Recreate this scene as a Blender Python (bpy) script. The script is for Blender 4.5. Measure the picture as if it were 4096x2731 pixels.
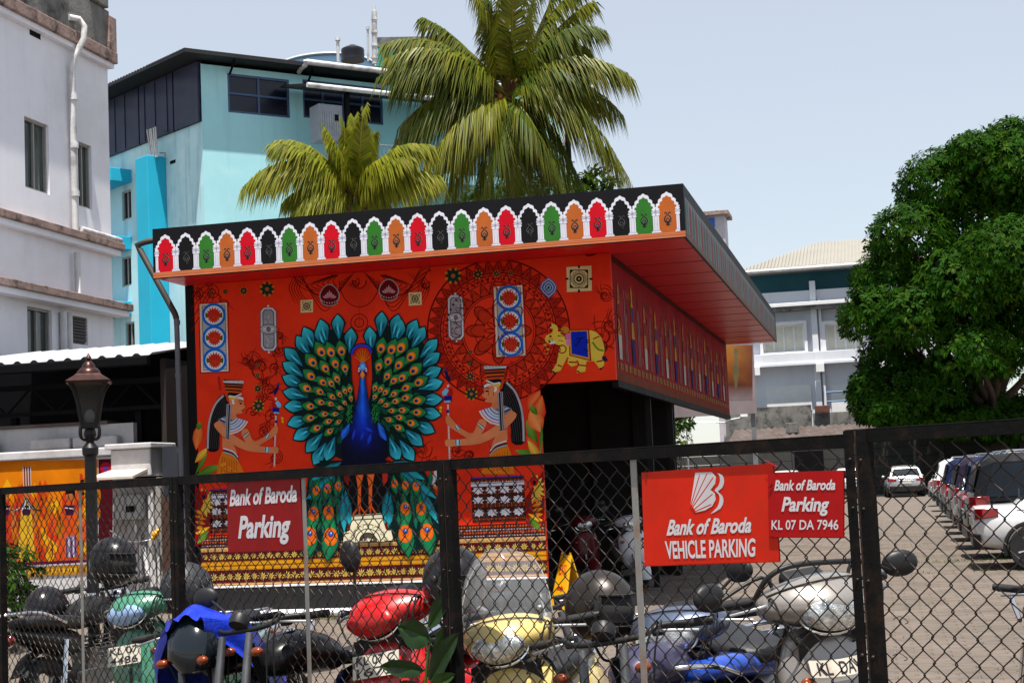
import bpy, bmesh, math, random
from mathutils import Vector, Matrix, noise
for o in list(bpy.data.objects): bpy.data.objects.remove(o)
R = math.radians; PI = math.pi; rnd = random.Random(7)
SC = bpy.context.scene; COL = SC.collection

# ------------------------------------------------------------------ camera
# world: X along the painted front of the kiosk, Y into the car park, Z up; eye 1.6 m above the paving
EYE = Vector((0, 0, 1.6))
CX = Vector((.9724, .2296, -.0441)); CZ = Vector((.2256, -.9703, -.0886)).normalized()
CY = CZ.cross(CX).normalized(); CX = CY.cross(CZ).normalized()
FPX, CW, CH = 6258., 4096., 2731.
cam_d = bpy.data.cameras.new('camera'); cam = bpy.data.objects.new('camera', cam_d); COL.objects.link(cam)
cam.matrix_world = Matrix(((CX.x, CY.x, CZ.x, EYE.x), (CX.y, CY.y, CZ.y, EYE.y), (CX.z, CY.z, CZ.z, EYE.z), (0, 0, 0, 1)))
cam_d.sensor_width = 36; cam_d.lens = 36*FPX/CW; cam_d.clip_start = .05; cam_d.clip_end = 3000
SC.camera = cam
SC.render.engine = 'CYCLES'; SC.cycles.max_bounces = 7; SC.cycles.diffuse_bounces = 3; SC.cycles.glossy_bounces = 3; SC.cycles.transparent_max_bounces = 6
SC.render.resolution_x = 1024; SC.render.resolution_y = 682

# ------------------------------------------------------------------ sky, sun, exposure
SUN = Vector((.075, -.262, 1)).normalized()
w = bpy.data.worlds.new('World'); SC.world = w; w.use_nodes = True
nt = w.node_tree; nt.nodes.clear()
sky = nt.nodes.new('ShaderNodeTexSky'); sky.sky_type = 'NISHITA'; sky.sun_disc = False
sky.sun_elevation = math.asin(SUN.z); sky.sun_rotation = math.atan2(SUN.x, SUN.y)
sky.air_density = 1.0; sky.dust_density = .4; sky.ozone_density = 1.0; sky.altitude = 0
bg = nt.nodes.new('ShaderNodeBackground'); bg.inputs[1].default_value = .1
hz = nt.nodes.new('ShaderNodeMix'); hz.data_type = 'RGBA'; hz.inputs[0].default_value = .64; hz.inputs[7].default_value = (3.75, 3.85, 3.92, 1)   # even tropical haze over the whole sky
wo = nt.nodes.new('ShaderNodeOutputWorld')
nt.links.new(sky.outputs[0], hz.inputs[6]); nt.links.new(hz.outputs[2], bg.inputs[0]); nt.links.new(bg.outputs[0], wo.inputs[0])
sd = bpy.data.lights.new('sun', 'SUN'); sd.energy = 4.7; sd.angle = R(.5); sd.color = (1, .95, .87)
sun = bpy.data.objects.new('sun', sd); COL.objects.link(sun); sun.location = (0, 0, 60)
sun.rotation_euler = SUN.to_track_quat('Z', 'Y').to_euler()
SC.view_settings.view_transform = 'Standard'; SC.view_settings.look = 'None'
SC.view_settings.exposure = 0.97; SC.view_settings.gamma = 1; SC.view_settings.use_curve_mapping = False

# ------------------------------------------------------------------ survey: sight lines of the photograph cut with real planes
def ray(px, py):
    return CX*(px-CW/2) - CY*(py-CH/2) - CZ*FPX
def onY(px, py, Y): d = ray(px, py); return EYE + d*(Y/d.y)
def onX(px, py, X): d = ray(px, py); return EYE + d*(X/d.x)
def onZ(px, py, Z): d = ray(px, py); return EYE + d*((Z-EYE.z)/d.z)
def onP(px, py, P, n): d = ray(px, py); return EYE + d*((P-EYE).dot(n)/d.dot(n))
def at(px, py, dep): return EYE + ray(px, py)*(dep/FPX)

# ------------------------------------------------------------------ helpers
def s2l(v): v /= 255.; return v/12.92 if v <= .04045 else ((v+.055)/1.055)**2.4
def C(r, g, b): return (s2l(r), s2l(g), s2l(b))
def mixc(a, b, t): return tuple(a[i]*(1-t)+b[i]*t for i in range(3))

def tag(o, label=None, cat=None, group=None, kind=None):
    if label: o['label'] = label
    if cat: o['category'] = cat
    if group: o['group'] = group
    if kind: o['kind'] = kind
    return o
WORLD = {}
def empty(name, loc=(0, 0, 0), rz=0, label=None, cat=None, group=None, parent=None, world=False):
    o = bpy.data.objects.new(name, None); COL.objects.link(o); o.empty_display_size = .2
    o.location = loc; o.rotation_euler = (0, 0, rz)
    if parent: o.parent = parent
    if world: WORLD[o.name] = Vector(loc)          # its parts are written in world coordinates
    return tag(o, label, cat, group)
def copy_tree(o, parent=None):
    c = o.copy(); COL.objects.link(c); c.parent = parent
    for ch in [x for x in bpy.data.objects if x.parent == o]: copy_tree(ch, c)
    return c

class MB:
    """collects shapes and links them as one mesh object"""
    def __init__(s): s.v = []; s.f = []; s.c = []; s.has = False
    def add(s, vs, fs, col=None):
        n = len(s.v); s.v += [tuple(p) for p in vs]; s.f += [tuple(i+n for i in q) for q in fs]
        if col is None: s.c += [(1, 1, 1)]*len(vs)
        elif isinstance(col, list): s.c += col; s.has = True
        else: s.c += [col]*len(vs); s.has = True
        return s
    def box(s, lo, hi, M=None, col=None):
        x0, y0, z0 = lo; x1, y1, z1 = hi
        vs = [Vector(p) for p in ((x0,y0,z0),(x1,y0,z0),(x1,y1,z0),(x0,y1,z0),(x0,y0,z1),(x1,y0,z1),(x1,y1,z1),(x0,y1,z1))]
        if M: vs = [M @ p for p in vs]
        return s.add(vs, [(0,3,2,1),(4,5,6,7),(0,1,5,4),(1,2,6,5),(2,3,7,6),(3,0,4,7)], col)
    def cbox(s, c, sz, M=None, col=None):
        return s.box([c[i]-sz[i]/2 for i in range(3)], [c[i]+sz[i]/2 for i in range(3)], M, col)
    def hexa(s, q, d, col=None):
        """quad q pushed along d"""
        q = [Vector(p) for p in q]; d = Vector(d)
        return s.add(q + [p+d for p in q], [(0,1,2,3),(7,6,5,4),(0,4,5,1),(1,5,6,2),(2,6,7,3),(3,7,4,0)], col)
    def prism(s, poly, d, col=None):
        poly = [Vector(p) for p in poly]; n = len(poly); d = Vector(d)
        return s.add(poly+[p+d for p in poly], [tuple(range(n)), tuple(range(2*n-1, n-1, -1))] + [(i, i+n, (i+1) % n+n, (i+1) % n) for i in range(n)], col)
    def poly(s, pts, col=None): return s.add(pts, [tuple(range(len(pts)))], col)
    def loft(s, rings, cap=True, col=None, close=True):
        n = len(rings[0]); vs = [p for r in rings for p in r]; fs = []
        for k in range(len(rings)-1):
            for i in range(n if close else n-1):
                j = (i+1) % n; fs.append((k*n+i, k*n+j, (k+1)*n+j, (k+1)*n+i))
        if cap and close: fs += [tuple(range(n-1, -1, -1)), tuple((len(rings)-1)*n+i for i in range(n))]
        return s.add(vs, fs, col)
    def tube(s, pts, r, n=8, cap=True, col=None):
        pts = [Vector(p) for p in pts]; rings = []; up = None
        for i, p in enumerate(pts):
            t = (pts[min(i+1, len(pts)-1)]-pts[max(i-1, 0)])
            if t.length < 1e-9: t = Vector((0, 0, 1))
            t.normalize()
            if up is None: up = t.orthogonal().normalized()
            up = (up - t*up.dot(t)); up = up.normalized() if up.length > 1e-6 else t.orthogonal().normalized()
            b = t.cross(up); rr = r[i] if isinstance(r, (list, tuple)) else r
            rings.append([p+(up*math.cos(2*PI*k/n)+b*math.sin(2*PI*k/n))*rr for k in range(n)])
        return s.loft(rings, cap, col)
    def lathe(s, prof, M=None, n=20, cap=True, col=None):
        rings = [[Vector((r*math.cos(2*PI*k/n), r*math.sin(2*PI*k/n), z)) for k in range(n)] for r, z in prof]
        if M: rings = [[M @ p for p in q] for q in rings]
        return s.loft(rings, cap, col)
    def ball(s, c, rad, n=16, m=10, M=None, col=None):
        if not isinstance(rad, (list, tuple)): rad = (rad,)*3
        c = Vector(c); rings = []
        for j in range(1, m):
            a = PI*j/m; rings.append([c+Vector((rad[0]*math.sin(a)*math.cos(2*PI*k/n), rad[1]*math.sin(a)*math.sin(2*PI*k/n), rad[2]*math.cos(a))) for k in range(n)])
        if M: rings = [[M @ p for p in q] for q in rings]
        return s.loft(rings, True, col)
    def mesh(s, name, smooth=None, fix=True):
        me = bpy.data.meshes.new(name); me.from_pydata(s.v, [], s.f)
        if s.has:
            a = me.color_attributes.new('Col', 'FLOAT_COLOR', 'POINT')
            a.data.foreach_set('color', [x for c in s.c for x in (c[0], c[1], c[2], 1)])
        if fix:
            bm = bmesh.new(); bm.from_mesh(me); bmesh.ops.recalc_face_normals(bm, faces=bm.faces); bm.to_mesh(me); bm.free()
        if smooth is not None:
            me.shade_smooth(); me.set_sharp_from_angle(angle=R(smooth))
        me.update(); return me
    def build(s, name, mat, parent=None, smooth=None, bevel=0, sub=0, fix=True, loc=None):
        me = s.mesh(name, smooth, fix); o = bpy.data.objects.new(name, me); COL.objects.link(o)
        for m in (mat if isinstance(mat, (list, tuple)) else [mat]): me.materials.append(m)
        if parent:
            o.parent = parent
            if parent.name in WORLD: o.matrix_parent_inverse = Matrix.Translation(-WORLD[parent.name])
        if loc: o.location = loc
        if bevel:
            b = o.modifiers.new('bevel', 'BEVEL'); b.width = bevel; b.segments = 2; b.limit_method = 'ANGLE'; b.angle_limit = R(40)
        if sub:
            b = o.modifiers.new('sub', 'SUBSURF'); b.levels = sub; b.render_levels = sub
        return o

# ------------------------------------------------------------------ materials
MATS = {}
def mat(name, col=(.5, .5, .5), rough=.6, metal=0, var=.12, scale=3., bump=0, bscale=40., attr=False, dirt=None, streak=0, coat=0,
        trans=0, ior=1.45, alpha=1, emit=None, wave=None, stretch=(1, 1, 1), spec=.5, objc=False, translu=0, gain=1., streakc=(.06, .065, .06)):
    """principled material with object-space noise in colour, roughness and relief; dirt=(colour, amount, scale); streak = vertical stain strength"""
    if name in MATS: return MATS[name]
    m = bpy.data.materials.new(name); m.use_nodes = True; n = m.node_tree; L = n.links
    b = n.nodes['Principled BSDF']; MATS[name] = m
    def nd(t, **k):
        x = n.nodes.new(t)
        for a, v in k.items(): setattr(x, a, v)
        return x
    tc = nd('ShaderNodeTexCoord'); mp = nd('ShaderNodeMapping'); mp.inputs['Scale'].default_value = stretch
    if objc:
        L.new(tc.outputs['Object'], mp.inputs[0])
    else:
        ge = nd('ShaderNodeNewGeometry'); L.new(ge.outputs['Position'], mp.inputs[0])
    if attr:
        a = nd('ShaderNodeAttribute'); a.attribute_name = 'Col'; cur = a.outputs['Color']
        if gain != 1: gs = nd('ShaderNodeVectorMath', operation='SCALE'); L.new(cur, gs.inputs[0]); gs.inputs['Scale'].default_value = gain; cur = gs.outputs[0]
    else:
        a = nd('ShaderNodeRGB'); a.outputs[0].default_value = (*col, 1); cur = a.outputs[0]
    def noise_n(sc, det=5, ro=.6):
        t = nd('ShaderNodeTexNoise'); t.inputs['Scale'].default_value = sc; t.inputs['Detail'].default_value = det; t.inputs['Roughness'].default_value = ro
        return t
    if var:
        t = noise_n(scale); L.new(mp.outputs[0], t.inputs['Vector'])
        r = nd('ShaderNodeMapRange'); r.inputs[1].default_value = .3; r.inputs[2].default_value = .7
        r.inputs[3].default_value = 1-var; r.inputs[4].default_value = 1+var; L.new(t.outputs[0], r.inputs[0])
        h = nd('ShaderNodeVectorMath', operation='SCALE'); L.new(cur, h.inputs[0]); L.new(r.outputs[0], h.inputs['Scale']); cur = h.outputs[0]
    def blend(cur, fac, colr):
        x = nd('ShaderNodeMix', data_type='RGBA'); L.new(fac, x.inputs[0]); L.new(cur, x.inputs[6]); x.inputs[7].default_value = (*colr, 1); return x.outputs[2]
    if streak:
        m2 = nd('ShaderNodeMapping'); m2.inputs['Scale'].default_value = (1, 1, .07)
        L.new(mp.outputs[0], m2.inputs[0]); t = noise_n(2.6, 6, .65); L.new(m2.outputs[0], t.inputs['Vector'])
        r = nd('ShaderNodeMapRange'); r.inputs[1].default_value = .52; r.inputs[2].default_value = .78; r.inputs[3].default_value = 0; r.inputs[4].default_value = streak
        L.new(t.outputs[0], r.inputs[0]); cur = blend(cur, r.outputs[0], streakc)
    if dirt:
        t = noise_n(dirt[2], 7, .68); L.new(mp.outputs[0], t.inputs['Vector'])
        r = nd('ShaderNodeMapRange'); r.inputs[1].default_value = .5; r.inputs[2].default_value = .66; r.inputs[3].default_value = 0; r.inputs[4].default_value = dirt[1]
        L.new(t.outputs[0], r.inputs[0]); cur = blend(cur, r.outputs[0], dirt[0])
    L.new(cur, b.inputs['Base Color'])
    b.inputs['Metallic'].default_value = metal; b.inputs['Roughness'].default_value = rough; b.inputs['IOR'].default_value = ior
    b.inputs['Specular IOR Level'].default_value = spec
    b.inputs['Coat Weight'].default_value = coat; b.inputs['Coat Roughness'].default_value = .06
    b.inputs['Transmission Weight'].default_value = trans; b.inputs['Alpha'].default_value = alpha
    if rough > .12:
        t = noise_n(scale*2.3); L.new(mp.outputs[0], t.inputs['Vector'])
        r = nd('ShaderNodeMapRange'); r.inputs[3].default_value = max(0, rough-.13); r.inputs[4].default_value = min(1, rough+.13); L.new(t.outputs[0], r.inputs[0])
        L.new(r.outputs[0], b.inputs['Roughness'])
    if bump or wave:
        bp = nd('ShaderNodeBump'); bp.inputs['Distance'].default_value = .02; bp.inputs['Strength'].default_value = bump or .5
        if wave:
            t = nd('ShaderNodeTexWave'); t.wave_type = 'BANDS'; t.bands_direction = wave[0]; t.inputs['Scale'].default_value = wave[1]; t.inputs['Distortion'].default_value = 0
            L.new(mp.outputs[0], t.inputs['Vector']); L.new(t.outputs[1], bp.inputs['Height'])
        else:
            t = noise_n(bscale, 6, .6); L.new(mp.outputs[0], t.inputs['Vector']); L.new(t.outputs[0], bp.inputs['Height'])
        L.new(bp.outputs[0], b.inputs['Normal'])
    if emit: b.inputs['Emission Color'].default_value = (*emit[0], 1); b.inputs['Emission Strength'].default_value = emit[1]
    if translu:
        tr = nd('ShaderNodeBsdfTranslucent'); L.new(cur, tr.inputs[0]); mx = nd('ShaderNodeMixShader'); mx.inputs[0].default_value = translu
        L.new(b.outputs[0], mx.inputs[1]); L.new(tr.outputs[0], mx.inputs[2]); L.new(mx.outputs[0], n.nodes['Material Output'].inputs[0])
    return m

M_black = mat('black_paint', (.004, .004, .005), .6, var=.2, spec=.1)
M_rubber = mat('black_rubber', (.010, .010, .011), .8, var=.25, scale=12)
M_plastic = mat('black_plastic', (.011, .011, .012), .45, var=.2, scale=9, spec=.35)
M_chrome = mat('chrome', (.75, .76, .78), .12, 1, var=.08)
M_steel = mat('dull_steel', (.32, .33, .34), .45, .8, var=.2)
M_glassd = mat('dark_glass', (.008, .011, .015), .08, var=.3, scale=.6, spec=.28)
M_white = mat('white_paint', (.75, .75, .76), .5, var=.06)
M_print = mat('printed_vinyl', attr=True, rough=.6, var=.16, scale=3, spec=.08, gain=.72)
M_bird = mat('printed_bird', attr=True, rough=.55, var=.12, scale=5, spec=.1, gain=1.0)
M_printside = mat('printed_side', attr=True, rough=.6, var=.16, scale=3, spec=.03, gain=.6)
M_printfine = mat('printed_board', attr=True, rough=.55, var=.1, scale=5, spec=.12, gain=.75)

# ------------------------------------------------------------------ flat print and lettering on a plane
class Plane:
    """a flat printed surface: pixel of the survey -> point 'off' metres proud of it"""
    def __init__(s, P, n): s.P = Vector(P); s.n = Vector(n).normalized()
    def __call__(s, px, py, off=0.): return onP(px, py, s.P+s.n*off, s.n)
class Flat:
    """flat print: shapes are sorted by layer and laid a hair apart so that none share a plane"""
    def __init__(s, plane, base=.002, step=2.5e-5): s.p = plane; s.q = []; s.base = base; s.step = 2.5e-5
    def _put(s, lay, pts, faces, cols): s.q.append((lay, len(s.q), pts, faces, cols)); return s
    def poly(s, pts, col, lay=0): return s._put(lay, pts, [tuple(range(len(pts)))], list(col) if isinstance(col, list) else [col]*len(pts))
    def fan(s, c, pts, cc, ce, lay=0):
        """colour cc in the middle c, ce at the rim"""
        n = len(pts); ce = ce if isinstance(ce, list) else [ce]*n
        return s._put(lay, [c]+list(pts), [(0, i+1, (i+1) % n+1) for i in range(n)], [cc]+ce)
    def strip(s, A, B, cols, lay=0):
        """band between polylines A and B; cols = (ca, cb) lists or single"""
        n = len(A); ca, cb = cols
        ca = ca if isinstance(ca, list) else [ca]*n; cb = cb if isinstance(cb, list) else [cb]*n
        return s._put(lay, list(A)+list(B), [(i, i+1, n+i+1, n+i) for i in range(n-1)], ca+cb)
    def line(s, pts, wd, col, lay=0, taper=False):
        n = len(pts); A = []; B = []
        for i, (x, y) in enumerate(pts):
            x0, y0 = pts[max(i-1, 0)]; x1, y1 = pts[min(i+1, n-1)]; l = math.hypot(x1-x0, y1-y0) or 1
            k = wd/2*(1-.8*abs(2*i/(n-1)-1)**2 if taper else 1); nx, ny = -(y1-y0)/l*k, (x1-x0)/l*k
            A.append((x+nx, y+ny)); B.append((x-nx, y-ny))
        return s.strip(A, B, (col, col), lay)
    def ell(s, cx, cy, rx, ry, col, lay=0, rot=0, n=18, cc=None):
        ca, sa = math.cos(rot), math.sin(rot); pts = []
        for k in range(n):
            a = 2*PI*k/n; x, y = rx*math.cos(a), ry*math.sin(a); pts.append((cx+x*ca-y*sa, cy+x*sa+y*ca))
        return s.fan((cx, cy), pts, cc or col, col, lay)
    def ring(s, cx, cy, r, wd, col, lay=0, n=48, a0=0, a1=2*PI, asp=1.):
        pts = [(cx+r*math.cos(a0+(a1-a0)*k/n), cy+asp*r*math.sin(a0+(a1-a0)*k/n)) for k in range(n+1)]
        return s.line(pts, wd, col, lay)
    def leaf(s, bx, by, tx, ty, wd, cols, lay=0, hook=0., n=7, fat=.45):
        """leaf from base to tip; cols = (middle, edge, tip)"""
        dx, dy = tx-bx, ty-by; nx, ny = -dy, dx; l = math.hypot(dx, dy) or 1; nx /= l; ny /= l; A = []; B = []; M = []; ca = []; cm = []
        for k in range(n+1):
            t = k/n; q = (t/fat)**.8 if t < fat else (1-((t-fat)/(1-fat))**1.7); q = max(q, 0.0)*wd/2
            h = hook*wd*t*t; px, py = bx+dx*t+nx*h, by+dy*t+ny*h
            A.append((px+nx*q, py+ny*q)); B.append((px-nx*q, py-ny*q)); M.append((px, py))
            ca.append(mixc(cols[1], cols[2], t*t)); cm.append(mixc(cols[0], cols[2], t**3))
        s.strip(A, M, (ca, cm), lay); s.strip(M, B, (cm, ca), lay); return s
    def build(s, name, parent, mat=None, label=None):
        m = MB(); s.q.sort(key=lambda r: (r[0], r[1]))
        for i, (l, k, pts, fs, cs) in enumerate(s.q): m.add([s.p(x, y, s.base+s.step*i) for x, y in pts], fs, cs)
        o = m.build(name, mat or M_print, parent, fix=False)
        if label: o['label'] = label
        return o
def smoothpts(P, n=6, close=True):
    """Catmull-Rom through P"""
    out = []; m = len(P); rng = range(m if close else m-1)
    for i in rng:
        p = [P[(i+k-1) % m] if close else P[min(max(i+k-1, 0), m-1)] for k in range(4)]
        for j in range(n):
            t = j/n
            out.append(tuple(.5*((2*p[1][a])+(-p[0][a]+p[2][a])*t+(2*p[0][a]-5*p[1][a]+4*p[2][a]-p[3][a])*t*t+(-p[0][a]+3*p[1][a]-3*p[2][a]+p[3][a])*t**3) for a in range(len(p[0]))))
    if not close: out.append(tuple(P[-1]))
    return out
def text_mesh(txt, bold=.012, shear=0, res=4):
    cu = bpy.data.curves.new('lettering', 'FONT'); cu.body = txt; cu.size = 1; cu.offset = bold; cu.shear = shear; cu.resolution_u = res; cu.fill_mode = 'FRONT'
    o = bpy.data.objects.new('lettering', cu); COL.objects.link(o); bpy.context.view_layer.update()
    me = bpy.data.meshes.new_from_object(o.evaluated_get(bpy.context.evaluated_depsgraph_get())); bpy.data.objects.remove(o); bpy.data.curves.remove(cu)
    vs = [v.co.copy() for v in me.vertices]; fs = [tuple(p.vertices) for p in me.polygons]; bpy.data.meshes.remove(me)
    x0 = min(v.x for v in vs); x1 = max(v.x for v in vs); y0 = min(v.y for v in vs); y1 = max(v.y for v in vs)
    return [((v.x-x0)/(x1-x0), (v.y-y0)/(y1-y0)) for v in vs], fs
def text_quad(name, txt, quad, mat, parent, bold=.012, shear=0):
    """lettering stretched into the world quad (top left, top right, bottom right, bottom left)"""
    uv, fs = text_mesh(txt, bold, shear); a, b, c, d = [Vector(p) for p in quad]; m = MB()
    m.add([(d*(1-u)+c*u)*(1-v)+(a*(1-u)+b*u)*v for u, v in uv], fs); return m.build(name, mat, parent, fix=False)
# ================================================================== ground
M_ground = mat('lot_ground', C(96, 88, 80), .9, var=.18, scale=1.5, bump=.5, bscale=9, dirt=(C(96, 92, 78), .5, .35))
M_paver = mat('concrete_paver', C(97, 87, 79), .9, var=.26, scale=1.4, bump=.35, bscale=25, dirt=(C(82, 76, 66), .6, .5))
g = MB()
N = 40
g.add([(-400, -40, -.013), (400, -40, -.013), (400, 600, -.013), (-400, 600, -.013)], [(0, 1, 2, 3)])
ground = tag(g.build('ground', M_ground), kind='structure')
# interlocking pavers laid over the near part of the lot: each its own raised block with a joint around it
pv = MB(); PX, PY, J = .30, .15, .008
def paver_geo(m, x, y, dz, tx, ty):
    x0, x1, y0, y1 = x+J/2, x+PX-J/2, y+J/2, y+PY-J/2; e = .012
    zt = [dz+tx*a+ty*b for a, b in ((-1, -1), (1, -1), (1, 1), (-1, 1))]
    top = [(x0+e, y0+e, zt[0]), (x1-e, y0+e, zt[1]), (x1-e, y1-e, zt[2]), (x0+e, y1-e, zt[3])]
    lo = [(x0, y0, zt[0]-.014), (x1, y0, zt[1]-.014), (x1, y1, zt[2]-.014), (x0, y1, zt[3]-.014)]
    k = rnd.uniform(.86, 1.1)
    m.add(top+lo, [(0, 1, 2, 3), (4, 5, 1, 0), (5, 6, 2, 1), (6, 7, 3, 2), (7, 4, 0, 3)])
def in_front(x, y):   # seen by the photograph below its lower half
    return x > -12 and (y < 19 or x > -4.2)
rows = []
y = 5.0; k = 0; near = []
while y < 46:
    x0 = -12 + (PX/2 if k % 2 else 0); x = x0
    while x < 1.8+.06*y*0+1.5:
        if (y < 18.6 and x > -8.2+ (0 if y > 9 else 4)) or (y >= 18.6 and x > -4.0): rows.append((x, y))
        x += PX
    y += PY; k += 1
# the ones that show largest in the photograph are parts, the rest one sheet of blocks
def score(p):
    v = Vector((p[0]+.15, p[1]+.075, 0))-EYE; d = -v.dot(CZ); px = CW/2+FPX*v.dot(CX)/d; py = CH/2-FPX*v.dot(CY)/d
    return (px > 2950 and px < 4090 and py < 2725, -d)
rows.sort(key=score, reverse=True)
one = MB(); paver_geo(one, 0, 0, 0, 0, 0); pm = one.mesh('paving_stone'); pm.materials.append(M_paver)
for i, (x, y) in enumerate(rows):
    if i < 280:
        o = bpy.data.objects.new('paving_stone', pm); COL.objects.link(o); o.parent = ground
        o.location = (x, y, rnd.uniform(-.005, .003)); o.rotation_euler = (rnd.gauss(0, .008), rnd.gauss(0, .008), rnd.gauss(0, .004))
    else: paver_geo(pv, x, y, rnd.uniform(-.005, .003), rnd.gauss(0, .0022), rnd.gauss(0, .0022))
tag(pv.build('paving_stones', M_paver, ground, fix=False), kind='stuff')
# far half of the lot, laid too far away to tell the blocks apart
g = MB(); g.add([(-4.0, 46.08, -.004), (60, 46.08, -.004), (60, 90, -.004), (-4.0, 90, -.004)], [(0, 1, 2, 3)])
g.add([(3.4, 5.0, -.004), (60, 5.0, -.004), (60, 46.05, -.004), (3.4, 46.05, -.004)], [(0, 1, 2, 3)])
tag(g.build('far_paving', M_paver, fix=False), kind='structure')
# pavement on the road side of the fence
g = MB(); g.add([(-30, -6, .0), (14, -6, .0), (14, 3.2, .0), (-30, 3.2, .0)], [(0, 1, 2, 3)])
tag(g.build('pavement', mat('pavement_concrete', C(140, 136, 130), .9, var=.2, scale=1.2, bump=.4), fix=False), kind='structure')
# moss growing in the joints
def blades(m, P, n, spread, h, wd, rr):
    for k in range(n):
        a = rr.uniform(0, 2*PI); d = spread*math.sqrt(rr.random()); b = Vector(P)+Vector((d*math.cos(a)*spread_x, d*math.sin(a), 0))
        hh = h*rr.uniform(.5, 1.2); t = b+Vector((rr.gauss(0, .4)*hh, rr.gauss(0, .4)*hh, hh)); a = rr.uniform(0, PI); s_ = Vector((math.cos(a), math.sin(a), 0))*wd
        m.add([b-s_, b+s_, t], [(0, 1, 2)], mixc((.05, .12, .012), (.16, .17, .02), rr.random()))
M_grass = mat('grass', attr=True, rough=.7, var=.15, translu=.3)
spread_x = 3.0; mm = MB(); r2 = random.Random(3)
for px, py, n in ((3850, 2245, 170), (3760, 2290, 70), (3700, 2225, 50), (3930, 2238, 90), (3640, 2180, 40), (2990, 2330, 30), (3300, 2560, 25), (2880, 2520, 25), (3560, 2420, 40)):
    P = onZ(px, py, 0); blades(mm, P, n, .28, .035, .006, r2)
spread_x = 1.5
for k in range(26):
    P = Vector((-8.2+rnd.random()*2.6, 18.45+rnd.uniform(-.06, .05), 0)); blades(mm, P, 14, .1, .05, .006, r2)
tag(mm.build('moss_tufts', M_grass, fix=False), 'thin green moss and grass tufts in the paving joints', 'grass', kind='stuff')
# ================================================================== the painted kiosk
YF = 19.025; XL, XR, ZS = -8.86, -3.13, 4.362; YC = 18.184; XE = -2.08; ZT = 4.992; YB = 34.4
kiosk = empty('painted_kiosk', (-6, 19, 0), label='orange kiosk painted with a huge peacock mural under a flat canopy roof', cat='kiosk', world=True)
M_orange = mat('orange_vinyl', C(208, 44, 12), .55, var=.16, scale=1.1, bump=.04, bscale=60, dirt=(C(176, 24, 8), .5, .8), spec=.1)
M_crim = mat('crimson_vinyl', C(132, 5, 20), .65, var=.2, scale=1.2, spec=.06)
M_soffit = mat('red_soffit_sheet', C(196, 14, 20), .32, var=.1, scale=1.2, bump=.10, bscale=3, spec=.32, stretch=(.6, 5, 1))
M_navy = mat('black_vinyl', C(9, 9, 15), .55, var=.15, spec=.2)
M_ink = mat('plinth_black', C(20, 20, 22), .6, var=.15)
# front wall: two sheets with the doorway left open
b = MB(); b.box((XL+.16, YF, .40), (-4.105, YF+.09, ZS-.004)); b.build('front_wall', M_orange, kiosk)
b = MB(); b.box((-4.1025, YF, 2.785), (XR, YF+.09, ZS-.004)); b.build('lintel_wall', M_orange, kiosk)
b = MB(); b.box((XL+.02, YF+.02, 0), (XL+.155, YF+.12, ZS-.004)); b.build('corner_post', M_black, kiosk, bevel=.006)
b = MB(); b.box((XL+.17, YF-.03, .02), (-4.11, YF+.07, .385)); b.build('plinth', M_ink, kiosk, bevel=.006)
b = MB(); b.box((XL+.165, YF-.036, .386), (-4.105, YF+.05, .41)); b.build('plinth_trim', M_white, kiosk, bevel=.004)
b = MB(); b.tube([(-8.4, YF-.14, .055), (-5.6, YF-.14, .055), (-5.45, YF-.14, .05)], .05, 12); b.build('base_pipe', M_white, kiosk, smooth=40)
# inner structure: dark carport
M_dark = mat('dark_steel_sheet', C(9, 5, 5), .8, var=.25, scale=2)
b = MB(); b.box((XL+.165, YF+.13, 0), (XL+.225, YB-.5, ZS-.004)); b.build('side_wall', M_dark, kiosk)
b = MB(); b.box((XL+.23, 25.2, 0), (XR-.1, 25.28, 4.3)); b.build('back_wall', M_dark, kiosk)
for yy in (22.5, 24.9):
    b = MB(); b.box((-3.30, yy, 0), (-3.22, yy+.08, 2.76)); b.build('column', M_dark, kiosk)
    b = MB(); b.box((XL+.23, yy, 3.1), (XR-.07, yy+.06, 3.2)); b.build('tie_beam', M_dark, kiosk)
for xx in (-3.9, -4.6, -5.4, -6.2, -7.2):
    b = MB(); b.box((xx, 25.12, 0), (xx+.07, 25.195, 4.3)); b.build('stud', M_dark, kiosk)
# roof slab, soffit, fascia
b = MB(); b.box((XL-.005, YC+.03, ZS+.03), (XE-.03, YB, ZT-.03)); roof = b.build('roof', M_navy, kiosk)
b = MB(); b.box((XL, YC+.028, ZS), (XE-.026, YB, ZS+.028)); b.build('soffit', M_soffit, kiosk)
for yy in [YC+1.0+1.22*k for k in range(13)]:
    b = MB(); b.box((XR+.004, yy, ZS-.005), (XE-.03, yy+.014, ZS-.0005)); b.build('soffit_joint', mat('joint_dark_red', C(120, 14, 18), .5), kiosk)
b = MB(); b.box((XL-.005, YC, ZS-.012), (XE, YC+.026, ZT)); fascia = b.build('front_fascia', M_navy, kiosk)
b = MB(); b.box((XE-.024, YC+.0265, ZS-.012), (XE, YB, ZT)); fasc2 = b.build('side_fascia', M_navy, kiosk)
# side panel with its print (red band of figures) seen very obliquely
b = MB(); b.box((XR-.06, YF+.091, 2.785), (XR, YB-.6, ZS-.005)); sidep = b.build('side_panel', M_crim, kiosk)
b = MB(); b.box((XR-.065, YF+.092, 2.70), (XR+.012, YB-.6, 2.783)); b.build('panel_rail', M_black, kiosk)
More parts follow.
